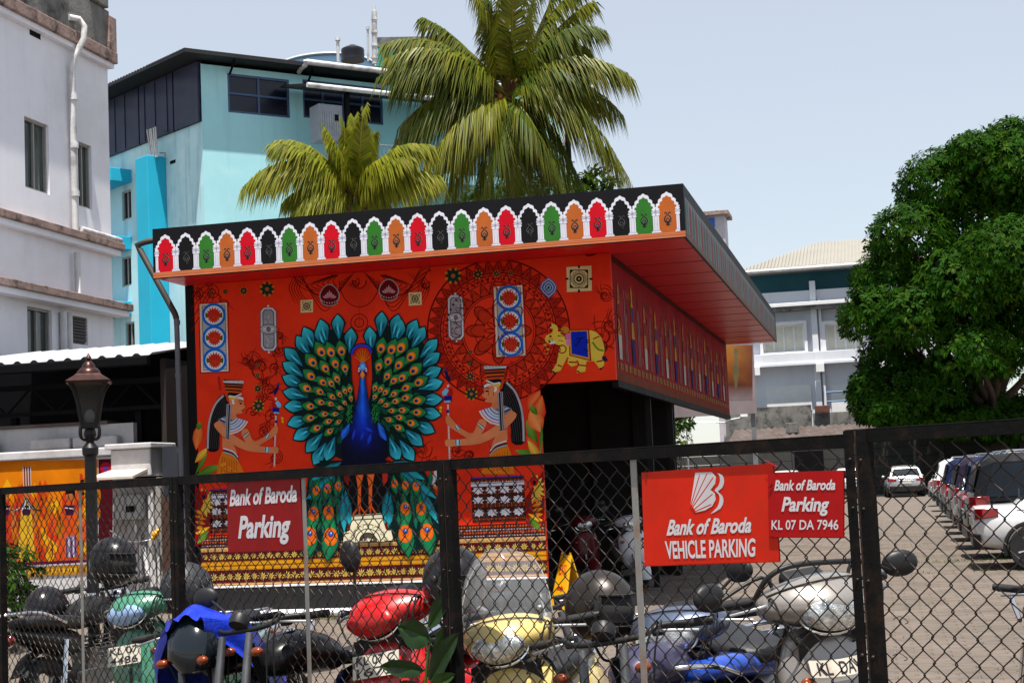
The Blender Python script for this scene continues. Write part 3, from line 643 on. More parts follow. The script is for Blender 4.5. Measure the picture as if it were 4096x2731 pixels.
# ---- the two women with staffs (the left one mirrored and a little smaller)
def woman(map_):
    f = Flat(PW, .006, .0004)
    def P(pts): return [map_(x, y) for x, y in pts]
    sc = abs(map_(100, 0)[0]-map_(0, 0)[0])/100
    f.line(P([(333, 1075), (345, 1480)]), 9*sc/.574, C(206, 110, 90), 0)
    for k in range(26): f.line(P([(330+k*.45, 1085+15*k), (340+k*.45, 1079+15*k)]), 6*sc/.574, C(236, 214, 206), 1)
    f.poly(P([(308, 1018), (360, 1012), (362, 1052), (310, 1060)]), C(20, 24, 130), 2); f.poly(P([(308, 1050), (352, 1046), (352, 1060), (310, 1062)]), C(120, 190, 230), 3); f.poly(P([(292, 990), (318, 960), (340, 975), (322, 1012), (300, 1014)]), C(120, 200, 236), 3)
    f.poly(P([(335, 965), (362, 960), (366, 1010), (330, 1012)]), C(190, 20, 24), 2); f.poly(P([(326, 940), (344, 936), (340, 955), (330, 958)]), WH, 3); f.poly(P([(322, 1112), (342, 1112), (342, 1132), (322, 1132)]), C(20, 30, 140), 3); f.ell(*P([(284, 1098)])[0], 6, 6, C(232, 190, 30), 3, n=8); f.ell(*P([(282, 1122)])[0], 5, 6, C(232, 190, 30), 3, n=8)
    f.poly(P([(312, 825), (330, 850), (352, 895), (345, 925), (322, 890), (312, 860)]), C(16, 20, 84), 3); f.ell(*P([(316, 832)])[0], 6, 5, C(30, 60, 130), 4, n=8)
    # tiara plumes
    f.line(P([(778, 775), (766, 880)]), 9*sc/.574, C(190, 30, 24), 0); f.line(P([(740, 800), (700, 880)]), 4, C(206, 60, 30), 0)
    # hair
    f.poly(smoothpts(P([(690, 950), (742, 912), (795, 960), (835, 1050), (858, 1160), (870, 1335), (778, 1340), (772, 1180), (745, 1095), (700, 1080)]), 3), K_, 1)
    for k in range(6): f.line(smoothpts(P([(735-4*k, 935+14*k), (790-9*k, 1010+20*k), (838-14*k, 1150+12*k), (858-15*k, 1333)]), 5, False), 2.2, C(66, 60, 62), 2)
    f.line(smoothpts(P([(740, 920), (800, 985), (842, 1090), (858, 1200), (862, 1332)]), 5, False), 8*sc/.574, C(176, 176, 184), 3)
    # torso
    f.poly(smoothpts(P([(640, 1080), (700, 1080), (770, 1110), (806, 1140), (798, 1175), (750, 1235), (742, 1345), (636, 1402), (652, 1320), (690, 1250), (620, 1230)]), 3), SK, 4)
    f.poly(P([(590, 1205), (690, 1218), (700, 1260), (650, 1310), (630, 1410), (615, 1300)]), C(216, 60, 44), 5); f.poly(P([(730, 1160), (770, 1200), (742, 1250), (730, 1255)]), C(206, 50, 40), 5)
    # far arm
    f.poly(smoothpts(P([(552, 1180), (604, 1200), (566, 1282), (500, 1322), (385, 1258), (332, 1222), (318, 1190), (322, 1156), (345, 1158), (388, 1206), (430, 1244), (508, 1274)]), 3), SK, 6)
    # near arm
    f.poly(smoothpts(P([(790, 1128), (808, 1165), (700, 1275), (560, 1347), (420, 1362), (330, 1368), (314, 1350), (318, 1322), (350, 1318), (420, 1318), (560, 1285), (655, 1232), (720, 1180)]), 3), mixc(SK, (.9, .35, .16), .15), 7)
    for q in ([(382, 1322), (420, 1318), (422, 1358), (384, 1360)], [(380, 1228), (402, 1214), (422, 1238), (396, 1258)], [(536, 1216), (552, 1206), (590, 1232), (574, 1252)]):
        f.poly(P(q), C(150, 200, 220), 8); a, b, c, d = q
        for t in (.15, .5, .85): f.line(P([(a[0]*(1-t)+b[0]*t, a[1]*(1-t)+b[1]*t), (d[0]*(1-t)+c[0]*t, d[1]*(1-t)+c[1]*t)]), 3, C(40, 40, 70) if t != .5 else WH, 9)
    # collar
    cc = (700, 1070)
    for r_, cl in ((160, C(226, 214, 206)), (146, C(196, 40, 40)), (140, C(220, 220, 236)), (126, C(60, 60, 170)), (118, C(206, 210, 226)), (104, C(110, 160, 190)), (96, C(210, 210, 224)), (84, C(70, 80, 150)), (76, C(196, 200, 214)), (62, C(120, 150, 180)), (52, C(60, 60, 90))):
        f.poly(P([cc]+[(cc[0]+r_*math.cos(a), cc[1]+r_*.94*math.sin(a)) for a in [R(92)+R(68)*k/10 for k in range(11)]]), cl, 9+int((160-r_)/8)*.2)
    f.poly(P([(724, 1080), (782, 1106), (728, 1150)]), C(110, 130, 160), 10); f.line(P([(728, 1128), (770, 1108)]), 4, K_, 11); f.line(P([(728, 1110), (755, 1098)]), 4, WH, 11)
    # face and neck
    f.poly(P([(640, 1050), (692, 1040), (692, 1105), (650, 1108), (640, 1095)]), mixc(SK, (.4, .1, .05), .15), 12)
    f.poly(smoothpts(P([(586, 958), (640, 925), (694, 945), (694, 1020), (676, 1056), (650, 1064), (604, 1060), (592, 1050), (598, 1036), (586, 1026), (570, 1010), (582, 990)]), 3), SK, 13)
    f.line(P([(588, 1036), (606, 1036)]), 3, C(150, 50, 40), 14); f.poly(P([(592, 984), (606, 974), (622, 982), (606, 990)]), K_, 14); f.line(smoothpts(P([(590, 968), (606, 960), (624, 966)]), 4, False), 3, K_, 14)
    f.line(smoothpts(P([(586, 950), (620, 935), (655, 938), (668, 970), (656, 985)]), 4, False), 9*sc/.574, C(226, 226, 232), 15)
    # crown
    f.poly(P([(580, 808), (745, 800), (722, 880), (728, 925), (690, 950), (600, 925), (604, 870)]), C(206, 70, 24), 16)
    for z_, cl in ((812, K_), (826, C(180, 180, 190)), (836, K_), (850, C(150, 60, 24)), (860, K_), (872, C(206, 90, 30)), (884, C(60, 20, 14))):
        f.line(P([(582+(z_-808)*.28, z_), (742-(z_-808)*.26, z_-8)]), 6, cl, 17)
    for k in range(16): f.line(P([(584+10*k, 822), (590+10*k, 806)]), 3, WH, 18)
    f.poly(P([(602, 906), (690, 896), (716, 905), (705, 930), (650, 940), (606, 920)]), K_, 17); f.poly(P([(640, 934), (690, 918), (708, 935), (680, 958), (650, 950)]), C(226, 180, 70), 18); f.line(P([(600, 908), (650, 930), (700, 925)]), 5, WH, 18)
    f.poly(P([(712, 890), (724, 900), (715, 960), (690, 985), (700, 940)]), C(196, 60, 20), 19)
    # hanging locks
    f.poly(P([(680, 1000), (700, 985), (730, 1250), (694, 1258)]), K_, 20)
    for a, b in ((684, 697), (712, 725), (702, 714)): f.line(P([(a, 985), (b, 1252)]), 3.2, C(166, 166, 176), 21)
    # skirt and belt
    f.poly(P([(628, 1425), (748, 1350), (775, 1420), (800, 1560), (560, 1560), (600, 1470)]), C(226, 120, 20), 8)
    for t, cl in ((0, WH), (10, C(170, 20, 30)), (20, K_), (28, C(130, 190, 200)), (36, C(206, 120, 40))): f.line(smoothpts(P([(630, 1400+t), (670, 1355+t), (742, 1330+t)]), 5, False), 6, cl, 9)
    for k in range(7): f.line(P([(640+18*k, 1430-6*k), (636+20*k, 1540)]), 3, C(190, 80, 10), 9)
    for k in range(20): f.ell(*P([(630+rs.random()*140, 1440+rs.random()*110)])[0], 4, 3, C(240, 160, 50), 10, n=6)
    f.build('woman_with_staff', wall_o)
woman(lambda x, y: (1600+x*.574, 1000+y*.574))
def mleft(x, y):
    X, Y_ = 1600+x*.574, 1000+y*.574; return (981-(X-1928)*.9, 1625+(Y_-1577)*.9-(X-1928)*.0)
woman(mleft)
# ---- tulips, corner flowers
f = Flat(PW, .0045, .0003); G1 = (C(90, 140, 40), C(40, 80, 20), C(130, 170, 60)); RT = (C(240, 130, 60), C(206, 30, 24), C(230, 60, 30))
for b, t, w_, cl, l in (((2160, 1560), (2110, 1640), 60, RT, 1), ((2168, 1580), (2130, 1720), 70, RT, 2), ((2166, 1730), (2120, 1640), 70, (C(250, 160, 90), C(220, 60, 30), C(246, 150, 60)), 3), ((2150, 1790), (2105, 1680), 36, G1, 2), ((2165, 1815), (2100, 1740), 30, RT, 3), ((2160, 1830), (2060, 1800), 34, G1, 3), ((2150, 1660), (2118, 1616), 26, G1, 4), ((2168, 1690), (2162, 1820), 14, G1, 4), ((2165, 1850), (2110, 1760), 34, (C(240, 190, 60), C(206, 110, 30), C(240, 200, 80)), 4)):
    f.leaf(*b, *t, w_, cl, l)
f.build('tulips', wall_o); f = Flat(PW, .0045)
for b, t, w_, cl, l in (((800, 1690), (790, 1780), 46, RT, 1), ((785, 1800), (795, 1700), 40, (C(240, 130, 60), C(220, 60, 30), C(240, 140, 60)), 2), ((792, 1720), (800, 1685), 24, G1, 3), ((780, 1850), (830, 1790), 30, (C(240, 190, 60), C(206, 110, 30), C(240, 200, 80)), 3), ((785, 1900), (885, 1860), 36, G1, 3), ((785, 1930), (850, 1900), 24, G1, 4), ((780, 1900), (830, 1810), 18, G1, 4)): f.leaf(*b, *t, w_, cl, l)
f.build('tulips', wall_o)
for x0, x1, y0, y1, mir in ((2100, 2175, 1878, 2135, 1), (780, 850, 1935, 2185, -1)):
    f = Flat(PW, .0045); xm = (x0+x1)/2; h = y1-y0
    f.poly([(x0, y0+.45*h), (x1, y0), (x1, y1), (x0+12, y1-.1*h), (x0, y0+.75*h)] if mir > 0 else [(x0, y0), (x1, y0+.45*h), (x1, y0+.75*h), (x1-12, y1-.1*h), (x0, y1)], C(150, 14, 14), 1)
    for k in range(9): a = R(-100+25*k); f.leaf(xm, y0+.3*h, xm+46*math.cos(a), y0+.3*h+60*math.sin(a), 16, (C(240, 206, 70), C(206, 130, 30), C(244, 220, 100)), 2)
    f.ell(xm, y0+.18*h, 16, 20, C(190, 20, 20), 3); f.ell(xm, y0+.2*h, 7, 9, C(20, 16, 30), 4)
    for k in range(5): f.leaf(xm-10*mir, y0+(.5+.07*k)*h, xm+34*mir, y0+(.42+.09*k)*h, 18, (C(240, 150, 30), C(200, 40, 20), C(240, 180, 50)), 3)
    f.leaf(xm-20*mir, y0+.74*h, xm+26*mir, y0+.95*h, 28, G1, 4); f.leaf(xm-26*mir, y0+.68*h, xm+30*mir, y0+.8*h, 18, (C(240, 200, 40), C(206, 130, 30), C(240, 200, 60)), 4)
    f.build('corner_flower', wall_o)
f = Flat(PW, .0045)
f.ell(1745, 1918, 20, 26, WH, 2); f.ell(1746, 1890, 10, 12, WH, 3); f.ell(1748, 1925, 26, 32, C(220, 120, 40), 1); f.ell(1748, 1932, 8, 12, C(40, 24, 20), 4)
f.build('white_vase', wall_o)
# ---- woven blocks and bands along the foot
def wx(X, Z, off): return Vector((X, YF-off, Z))
m = MB()
def wr(x0, x1, z0_, z1_, c, off): m.add([wx(x0, z0_, off), wx(x1, z0_, off), wx(x1, z1_, off), wx(x0, z1_, off)], [(0, 1, 2, 3)], c)
X0, X1 = XL+.162, -4.107; CRM = C(214, 166, 104); MAR = C(84, 16, 24); GLD = C(222, 150, 20)
for a, b, c in ((.905, .852, CRM), (.852, .728, MAR), (.728, .61, GLD), (.61, .451, MAR), (.451, .42, CRM), (.42, .411, C(120, 24, 40))): wr(X0, X1, b, a, c, .004)
for z_ in (.852, .728, .669, .61, .451): wr(X0, X1, z_-.005, z_+.005, C(120, 60, 24), .005)
x = X0+.03; k = 0
while x < X1-.02:
    wr(x, x+.03, .868, .878, C(180, 124, 66), .005); wr(x, x+.03, .890, .897, C(232, 196, 140), .005); wr(x, x+.025, .69, .70, C(240, 186, 60), .005); wr(x, x+.025, .635, .645, C(240, 186, 60), .005); x += .05
m.build('foot_bands', M_print, wall_o, fix=False)
f = MB()
for zc, hh in ((.788, .052), (.53, .062)):
    x = X0+.06; k = 0
    while x < X1-.05:
        s_ = hh*(1 if k % 3 else .85); n = 9; pts = []
        for j in range(n):
            a = -PI*.5-PI*.95+PI*1.9*j/(n-1)+PI; 
            a = PI/2+R(150)*(j/(n-1)*2-1); L_ = s_*(1 if abs(a-PI/2) < 1.6 else .75)
            p0 = (x, zc-s_*.35); p1 = (x+L_*.98*math.cos(a), zc-s_*.1+L_*math.sin(a)*1.0); d = Vector((p1[0]-p0[0], p1[1]-p0[1])); nn = Vector((-d.y, d.x)).normalized()*s_*.13
            f.add([wx(p0[0], p0[1], .0055), wx(p0[0]+d.x*.6+nn.x, p0[1]+d.y*.6+nn.y, .0055), wx(p1[0], p1[1], .0055), wx(p0[0]+d.x*.6-nn.x, p0[1]+d.y*.6-nn.y, .0055)], [(0, 1, 2, 3)], [C(190, 150, 50), C(236, 206, 96), C(244, 222, 130), C(226, 190, 80)])
        f.add([wx(x+.012*math.cos(a*PI/4)+.056, zc-.03+.012*math.sin(a*PI/4), .0055) for a in range(8)], [tuple(range(8))], C(200, 150, 60))
        x += .112; k += 1
f.build('palmette_frieze', M_print, wall_o, fix=False)
m = MB()
def wblock(px0, px1, py0, py1):
    a, b = PW(px0, (py0+py1)/2), PW(px1, (py0+py1)/2); z1 = PW((px0+px1)/2, py0).z; z0_ = PW((px0+px1)/2, py1).z; x0, x1 = a.x, b.x; h = z1-z0_
    wr(x0, x1, z0_, z1, C(70, 26, 18), .0045)
    wr(x0, x1, z1-.03*h, z1, C(90, 50, 160), .005); n = 26
    for k in range(n):
        x = x0+(x1-x0)*k/n; d = (x1-x0)/n
        for rr_ in (.06, .28, .33, .57, .62, .90): wr(x+.15*d, x+.75*d, z1-(rr_+.055)*h, z1-(rr_+.015)*h, C(190, 84, 26) if k % 2 else C(130, 46, 20), .005)
        wr(x+.1*d, x+.9*d, z1-.135*h, z1-.115*h, C(226, 222, 234), .005)
    wr(x0, x1, z1-.21*h, z1-.15*h, C(226, 222, 234), .0052)
    for zc in (.30, .52, .80):
        n = 4 if zc > .25 else 5; zz = z1-zc*h; dd = (x1-x0)/n
        for k in range(n):
            x = x0+dd*(k+.5)
            pts = []
            for j in range(16): a = 2*PI*j/16; r_ = (1 if j % 2 == 0 else .66); pts.append(wx(x+.47*dd*r_*math.cos(a), zz+.095*h*r_*math.sin(a), .0056))
            m.add(pts, [tuple(range(16))], C(232, 228, 240))
wblock(1887, 2100, 1904, 2084); wblock(841, 1046, 1952, 2126)
wr(X0, X1, .905, 1.075, C(66, 24, 22), .0042)
k = 0; x = X0+.02
while x < X1-.03:
    for j, z_ in enumerate((.925, .962, 1.0, 1.035)):
        if j % 2: wr(x, x+.022, z_, z_+.024, C(206, 84, 26), .005)
        else: wr(x, x+.011, z_, z_+.014, C(214, 200, 206), .005); wr(x+.018, x+.026, z_, z_+.014, C(150, 130, 160), .005)
    x += .036
m.build('woven_blocks', M_print, wall_o, fix=False)
# ---- the peacock
f = Flat(PW, .012, .0004)
FC = {-1: (640, 960), 1: (890, 940)}
tipsL = [(680, 245), (552, 125), (400, 170), (375, 225), (250, 240), (185, 320), (80, 430), (70, 550), (65, 675), (70, 810), (80, 945), (105, 1110), (160, 1245), (270, 1360), (340, 1475), (450, 1440)]
tipsR = [(850, 235), (965, 100), (1110, 125), (1145, 175), (1275, 175), (1350, 240), (1460, 350), (1475, 465), (1490, 600), (1505, 720), (1505, 880), (1490, 1025), (1435, 1180), (1330, 1300), (1250, 1440), (1120, 1440)]
eyesL = [(412, 460), (500, 465), (595, 455), (335, 555), (450, 610), (540, 570), (627, 610), (320, 680), (428, 735), (503, 745), (555, 705), (285, 790), (402, 820), (513, 865), (580, 845), (627, 815), (672, 800), (412, 915), (500, 930), (585, 965), (625, 920), (680, 880), (315, 950), (445, 1020), (540, 1020), (315, 1055), (480, 1085), (570, 1090), (375, 1145), (490, 1175)]
eyesR = [(950, 430), (1045, 440), (1130, 425), (1220, 505), (1015, 545), (1110, 580), (930, 595), (1245, 630), (1005, 680), (1140, 695), (1065, 720), (1290, 735), (895, 785), (945, 800), (990, 825), (1065, 840), (1172, 785), (895, 865), (950, 905), (995, 940), (1080, 905), (1170, 875), (1275, 900), (1045, 990), (1140, 985), (1275, 1005), (1020, 1070), (1115, 1050), (1220, 1100), (1105, 1140)]
DG = C(2, 26, 26)
for sd_, tips in ((-1, tipsL), (1, tipsR)):
    c = FC[sd_]
    hull = [(c[0]+(x-c[0])*.86, c[1]+(y-c[1])*.86) for x, y in tips]
    f.poly(TB(hull+[(720 if sd_ < 0 else 850, 1480), (735 if sd_ < 0 else 835, 1000), (690 if sd_ < 0 else 870, 700)]), DG, 0)
    for k, (x, y) in enumerate(tips):
        d = math.hypot(x-c[0], y-c[1]); u = ((c[0]-x)/d, (c[1]-y)/d)
        hk = .22*(-sd_ if k < 7 else sd_)*(1 if k % 2 else .6)
        b = (x+u[0]*235, y+u[1]*235)
        f.leaf(*TB([b])[0], *TB([(x-u[0]*8, y-u[1]*8)])[0], 62, (C(2, 30, 36), C(0, 12, 16), C(0, 20, 26)), 1, hk*.3, 8, .6)
        tone = rs.uniform(.8, 1.1)
        f.leaf(*TB([b])[0], *TB([(x+u[0]*6, y+u[1]*6)])[0], 49, (tuple(v*tone for v in C(20, 140, 170)), C(0, 34, 56), tuple(v*tone for v in C(56, 190, 204))), 2, hk*.3, 9, .62)
        q = (-u[1], u[0])
        for s_ in (-1, 0, 1):
            p0 = (x+u[0]*(190-20*abs(s_))+q[0]*s_*14, y+u[1]*(190-20*abs(s_))+q[1]*s_*14); p1 = (x+u[0]*(70+30*abs(s_))+q[0]*s_*22, y+u[1]*(70+30*abs(s_))+q[1]*s_*22)
            f.line(TB([p0, ((p0[0]+p1[0])/2+q[0]*4, (p0[1]+p1[1])/2+q[1]*4), p1]), 6, C(4, 70, 104) if s_ else C(70, 196, 206), 3, True)
    # filler plumes
    for k in range(60):
        a = rs.uniform(R(95), R(265)) if sd_ < 0 else rs.uniform(R(-85), R(85)); r_ = rs.uniform(60, 460)
        x, y = c[0]+r_*math.cos(a)*.86, c[1]-r_*math.sin(a)*.9
        if y > 1430 or y < 330: continue
        u = ((x-c[0]), (y-c[1])); d = math.hypot(*u); u = (u[0]/d, u[1]/d)
        f.leaf(*TB([(x-u[0]*40, y-u[1]*40)])[0], *TB([(x+u[0]*40, y+u[1]*40)])[0], 17, (C(14, 84, 52), C(2, 36, 32), C(6, 60, 50)), 4)
    for x, y in (eyesL if sd_ < 0 else eyesR):
        bx, by = 765+sd_*60, 1000
        ux, uy = x-bx, y-by; d = math.hypot(ux, uy); ux /= d; uy /= d; s_ = 13+.045*d
        f.leaf(*TB([(x-ux*s_*2.6, y-uy*s_*2.6)])[0], *TB([(x+ux*s_*2.9, y+uy*s_*2.9)])[0], s_*1.5, (C(6, 50, 34), C(2, 26, 24), C(2, 36, 30)), 5, 0, 7, .55)
        f.leaf(*TB([(x-ux*s_*2.3, y-uy*s_*2.3)])[0], *TB([(x+ux*s_*2.5, y+uy*s_*2.5)])[0], s_*1.22, (C(40, 128, 56), C(8, 74, 44), C(30, 120, 66)), 6, 0, 7, .55)
        (ex, ey), = TB([(x, y)]); a = math.atan2(uy, ux); e = s_*.4464
        f.ell(ex, ey, e*1.08, e*.86, C(214, 96, 14), 7, a, 14, C(240, 160, 40)); f.ell(ex-ux*e*.25, ey-uy*e*.25, e*.5, e*.46, C(20, 36, 90), 8, a, 10, C(40, 84, 170)); f.ell(ex-ux*e*.45, ey-uy*e*.45, e*.28, e*.24, C(8, 12, 30), 9, a, 8)
    # woolly green shoulder
    for k in range(70):
        t = rs.random(); x = (690-50*rs.random() if sd_ < 0 else 870+60*rs.random()); y = 930+160*t
        f.line(TB([(x, y), (x+rs.uniform(-14, 14), y+rs.uniform(8, 20))]), 3, mixc(C(6, 70, 36), C(40, 140, 60), rs.random()), 10)
f.build('peacock_fan', wall_o, M_bird)
f = Flat(PW, .018, .0004)   # tail hanging below, legs, plinth
f.poly(TD([(1000, 420), (1500, 420), (1520, 560), (1500, 840), (1190, 850), (1150, 560)]), C(8, 10, 16), 0)
for sx, eyes in ((-1, [(985, 630), (1063, 615), (1137, 600), (965, 790), (1070, 780), (940, 945), (1085, 950)]), (1, [(1530, 580), (1605, 592), (1680, 600), (1605, 755), (1715, 755), (1605, 930), (1755, 920)])):
    out = [(1150, 430), (960, 470), (920, 600), (900, 850), (880, 960), (930, 1060), (1010, 1050), (1060, 1060), (1140, 980), (1200, 900), (1180, 700)] if sx < 0 else [(1500, 430), (1690, 440), (1770, 560), (1830, 700), (1840, 950), (1800, 1020), (1700, 1040), (1650, 1050), (1560, 980), (1480, 880), (1500, 700)]
    f.poly(smoothpts(TD(out), 3), C(2, 30, 28), 1)
    for k in range(46):
        t = rs.random(); x = (1060+rs.uniform(-120, 110)) if sx < 0 else (1640+rs.uniform(-120, 150)); y = 470+470*t
        f.leaf(*TD([(x, y)])[0], *TD([(x+sx*rs.uniform(-10, 26), y+rs.uniform(70, 130))])[0], 20, (C(20, 110, 70), C(2, 46, 40), C(8, 90, 80)), 2+k % 3)
    for a in (((1150, 430), (950, 560)), ((1150, 480), (905, 700)), ((1185, 620), (1220, 880)), ((1165, 640), (1180, 920)), ((960, 780), (880, 1060)), ((1160, 430), (1010, 520))) if sx < 0 else (((1520, 440), (1745, 555)), ((1560, 490), (1830, 690)), ((1480, 620), (1462, 860)), ((1500, 650), (1490, 900)), ((1700, 600), (1835, 860)), ((1520, 430), (1690, 470))):
        f.leaf(*TD([a[0]])[0], *TD([a[1]])[0], 34, (C(20, 130, 150), C(0, 44, 60), C(36, 166, 180)), 5)
    for x, y in eyes:
        s_ = 24+(y-580)*.075; dx = sx*.12
        tip = (x+dx*s_*4, y+s_*3.4); b = (x-dx*s_*3, y-s_*2.6)
        f.leaf(*TD([b])[0], *TD([tip])[0], s_*1.6, (C(6, 60, 40), C(2, 30, 28), C(2, 44, 36)), 6, 0, 8, .55); f.leaf(*TD([b])[0], *TD([(tip[0]-dx*6, tip[1]-10)])[0], s_*1.35, (C(24, 130, 74), C(8, 84, 50), C(16, 110, 70)), 7, 0, 8, .55)
        (ex, ey), = TD([(x, y)]); e = s_*.574
        f.ell(ex, ey, e*.95, e*1.25, C(206, 84, 14), 8, 0, 16, C(244, 140, 30)); f.ell(ex, ey-e*.15, e*.55, e*.7, C(200, 80, 10), 9, 0, 14, C(232, 110, 20)); f.ell(ex, ey-e*.35, e*.36, e*.42, C(8, 20, 60), 10, 0, 12, C(40, 110, 220)); f.ell(ex+e*.06, ey-e*.5, e*.12, e*.14, C(150, 190, 240), 11, 0, 8)
for x in (1285, 1362):
    f.poly(TD([(x-28, 500), (x+30, 500), (x+12, 600), (x+10, 740), (x-12, 740), (x-12, 600)]), C(226, 96, 30), 8)
    for k in (-1, 0, 1): f.line(TD([(x, 730), (x+26*k, 770), (x+44*k, 795)]), 7, C(222, 84, 20), 9)
f.poly(TD([(1170, 430), (1225, 470), (1210, 600), (1180, 560)]), C(120, 20, 20), 3); f.poly(TD([(1440, 450), (1490, 430), (1480, 560), (1450, 600)]), C(180, 40, 30), 3)
CRm, BKm = C(220, 212, 180), C(40, 34, 26)
f.poly(TD([(1172, 992), (1178, 920), (1215, 910), (1230, 850), (1232, 800), (1440, 786), (1450, 840), (1470, 900), (1505, 905), (1522, 975)]), CRm, 10)
for a, b in (((1232, 806), (1442, 792)), ((1234, 834), (1446, 822)), ((1180, 930), (1215, 925)), ((1475, 905), (1508, 900))): f.line(TD([a, b]), 4, BKm, 11)
(x, y), = TD([(1345, 965)])
for r_, cl in ((70, BKm), (66, CRm), (52, BKm), (48, CRm), (36, BKm), (32, C(70, 66, 58)), (10, CRm)): f.poly([(x+r_*math.cos(a), y+10-r_*math.sin(a)) for a in [PI*k/16 for k in range(17)]], cl, 12+(70-r_)*.05)
for k in range(9): a = PI*(k+.5)/9; f.leaf(x+54*math.cos(a), y+10-54*math.sin(a), x+86*math.cos(a), y+10-76*math.sin(a), 14, (CRm, BKm, CRm), 15)
for k in range(-2, 3): f.ell(x+k*9, y-2+abs(k)*3, 3, 3, CRm, 15, n=4)
f.build('peacock_tail', wall_o, M_bird)
f = Flat(PW, .026, .0004)   # neck, body and head
L_ = [(757, 690), (752, 760), (740, 850), (715, 960), (690, 1060), (640, 1160), (600, 1260), (592, 1360), (610, 1490)]
Rr = [(812, 690), (818, 760), (832, 850), (856, 960), (885, 1060), (930, 1150), (985, 1250), (1000, 1360), (985, 1490)]
NV = C(4, 6, 34); BR = C(40, 120, 255)
cn = [(a[0]*.5+b[0]*.5-4, a[1]) for a, b in zip(L_, Rr)]; cc = [BR, BR, C(22, 96, 240), C(24, 96, 246), C(14, 64, 216), C(10, 40, 180), C(6, 20, 110), C(4, 10, 50), C(3, 6, 24)]
ql = [(a[0]*.68+b[0]*.32, a[1]) for a, b in zip(L_, Rr)]; qr_ = [(a[0]*.3+b[0]*.7, a[1]) for a, b in zip(L_, Rr)]
cq = [mixc(NV, c, .55) for c in cc]; cq2 = [mixc(NV, c, .35) for c in cc]
for A, B, ca, cb in ((L_, ql, [NV]*9, cq), (ql, cn, cq, cc), (cn, qr_, cc, cq2), (qr_, Rr, cq2, [NV]*9)): f.strip(TB(A), TB(B), (ca, cb), 1)
for b, t in (((668, 1100), (600, 1250)), ((650, 1130), (592, 1230)), ((920, 1095), (985, 1230)), ((925, 1140), (1000, 1260))): f.leaf(*TB([b])[0], *TB([t])[0], 26, (C(40, 120, 240), C(6, 30, 120), C(30, 90, 220)), 2)
for b, t, w_ in (((800, 1140), (880, 1180), 22), ((860, 1190), (830, 1300), 20), ((790, 1180), (770, 1260), 16), ((720, 1150), (690, 1260), 14)): f.leaf(*TB([b])[0], *TB([t])[0], w_, (C(24, 70, 220), C(8, 20, 110), C(10, 30, 140)), 3)
for k in range(7): a = R(-150+20*k); f.line(TB([(785, 565), (785+88*math.cos(a)*.85, 565+122*math.sin(a)*.98)]), 5, C(196, 96, 14), 2); 
arc = [(688, 486), (694, 455), (715, 425), (750, 406), (785, 402), (822, 410), (850, 432), (864, 470)]
f.line(smoothpts(TB(arc), 4, False), 15, C(6, 12, 70), 3); f.line(smoothpts(TB([(x, y+3) for x, y in arc]), 4, False), 8, C(28, 60, 196), 4)
f.poly(smoothpts(TB([(745, 600), (760, 565), (800, 562), (822, 590), (825, 640), (805, 690), (770, 695), (745, 650)]), 4), C(8, 26, 90), 5)
f.ell(*TB([(785, 595)])[0], 14, 18, C(30, 100, 200), 6, 0, 16, C(120, 190, 236)); f.leaf(*TB([(782, 630)])[0], *TB([(785, 712)])[0], 20, (C(236, 150, 40), C(200, 100, 20), C(170, 80, 20)), 7)
for sx in (-1, 1): f.ell(*TB([(785+sx*30, 622)])[0], 4, 9, C(206, 190, 180), 6, 0, 10); f.ell(*TB([(785+sx*29, 624)])[0], 2.4, 4, K_, 7, 0, 8); f.leaf(*TB([(785+sx*26, 605)])[0], *TB([(785+sx*40, 650)])[0], 8, (C(200, 110, 40),)*3, 5)
f.build('peacock_body', wall_o, M_bird)
# ================================================================== buildings around the lot
def holed(O, U, V, N, w_, h, holes, depth=.15):
    """wall face w_ x h with openings (u0, u1, v0, v1) and their reveals"""
    O, U, V, N = Vector(O), Vector(U), Vector(V), Vector(N); m = MB()
    us = sorted({0, w_} | {a for q in holes for a in q[:2] if 0 < a < w_}); vs = sorted({0, h} | {a for q in holes for a in q[2:] if 0 < a < h})
    for i in range(len(us)-1):
        for j in range(len(vs)-1):
            uc, vc = (us[i]+us[i+1])/2, (vs[j]+vs[j+1])/2
            if any(q[0] < uc < q[1] and q[2] < vc < q[3] for q in holes): continue
            m.add([O+U*us[i]+V*vs[j], O+U*us[i+1]+V*vs[j], O+U*us[i+1]+V*vs[j+1], O+U*us[i]+V*vs[j+1]], [(0, 1, 2, 3)])
    for u0, u1, v0, v1 in holes:
        c = [O+U*u0+V*v0, O+U*u1+V*v0, O+U*u1+V*v1, O+U*u0+V*v1]; d = [p-N*depth for p in c]
        m.add(c+d, [(0, 1, 5, 4), (1, 2, 6, 5), (2, 3, 7, 6), (3, 0, 4, 7)])
    return m
def obox(m, O, U, V, N, u0, u1, v0, v1, n0, n1, col=None):
    O, U, V, N = Vector(O), Vector(U), Vector(V), Vector(N)
    return m.hexa([O+U*u0+V*v0+N*n0, O+U*u1+V*v0+N*n0, O+U*u1+V*v1+N*n0, O+U*u0+V*v1+N*n0], N*(n1-n0), col)
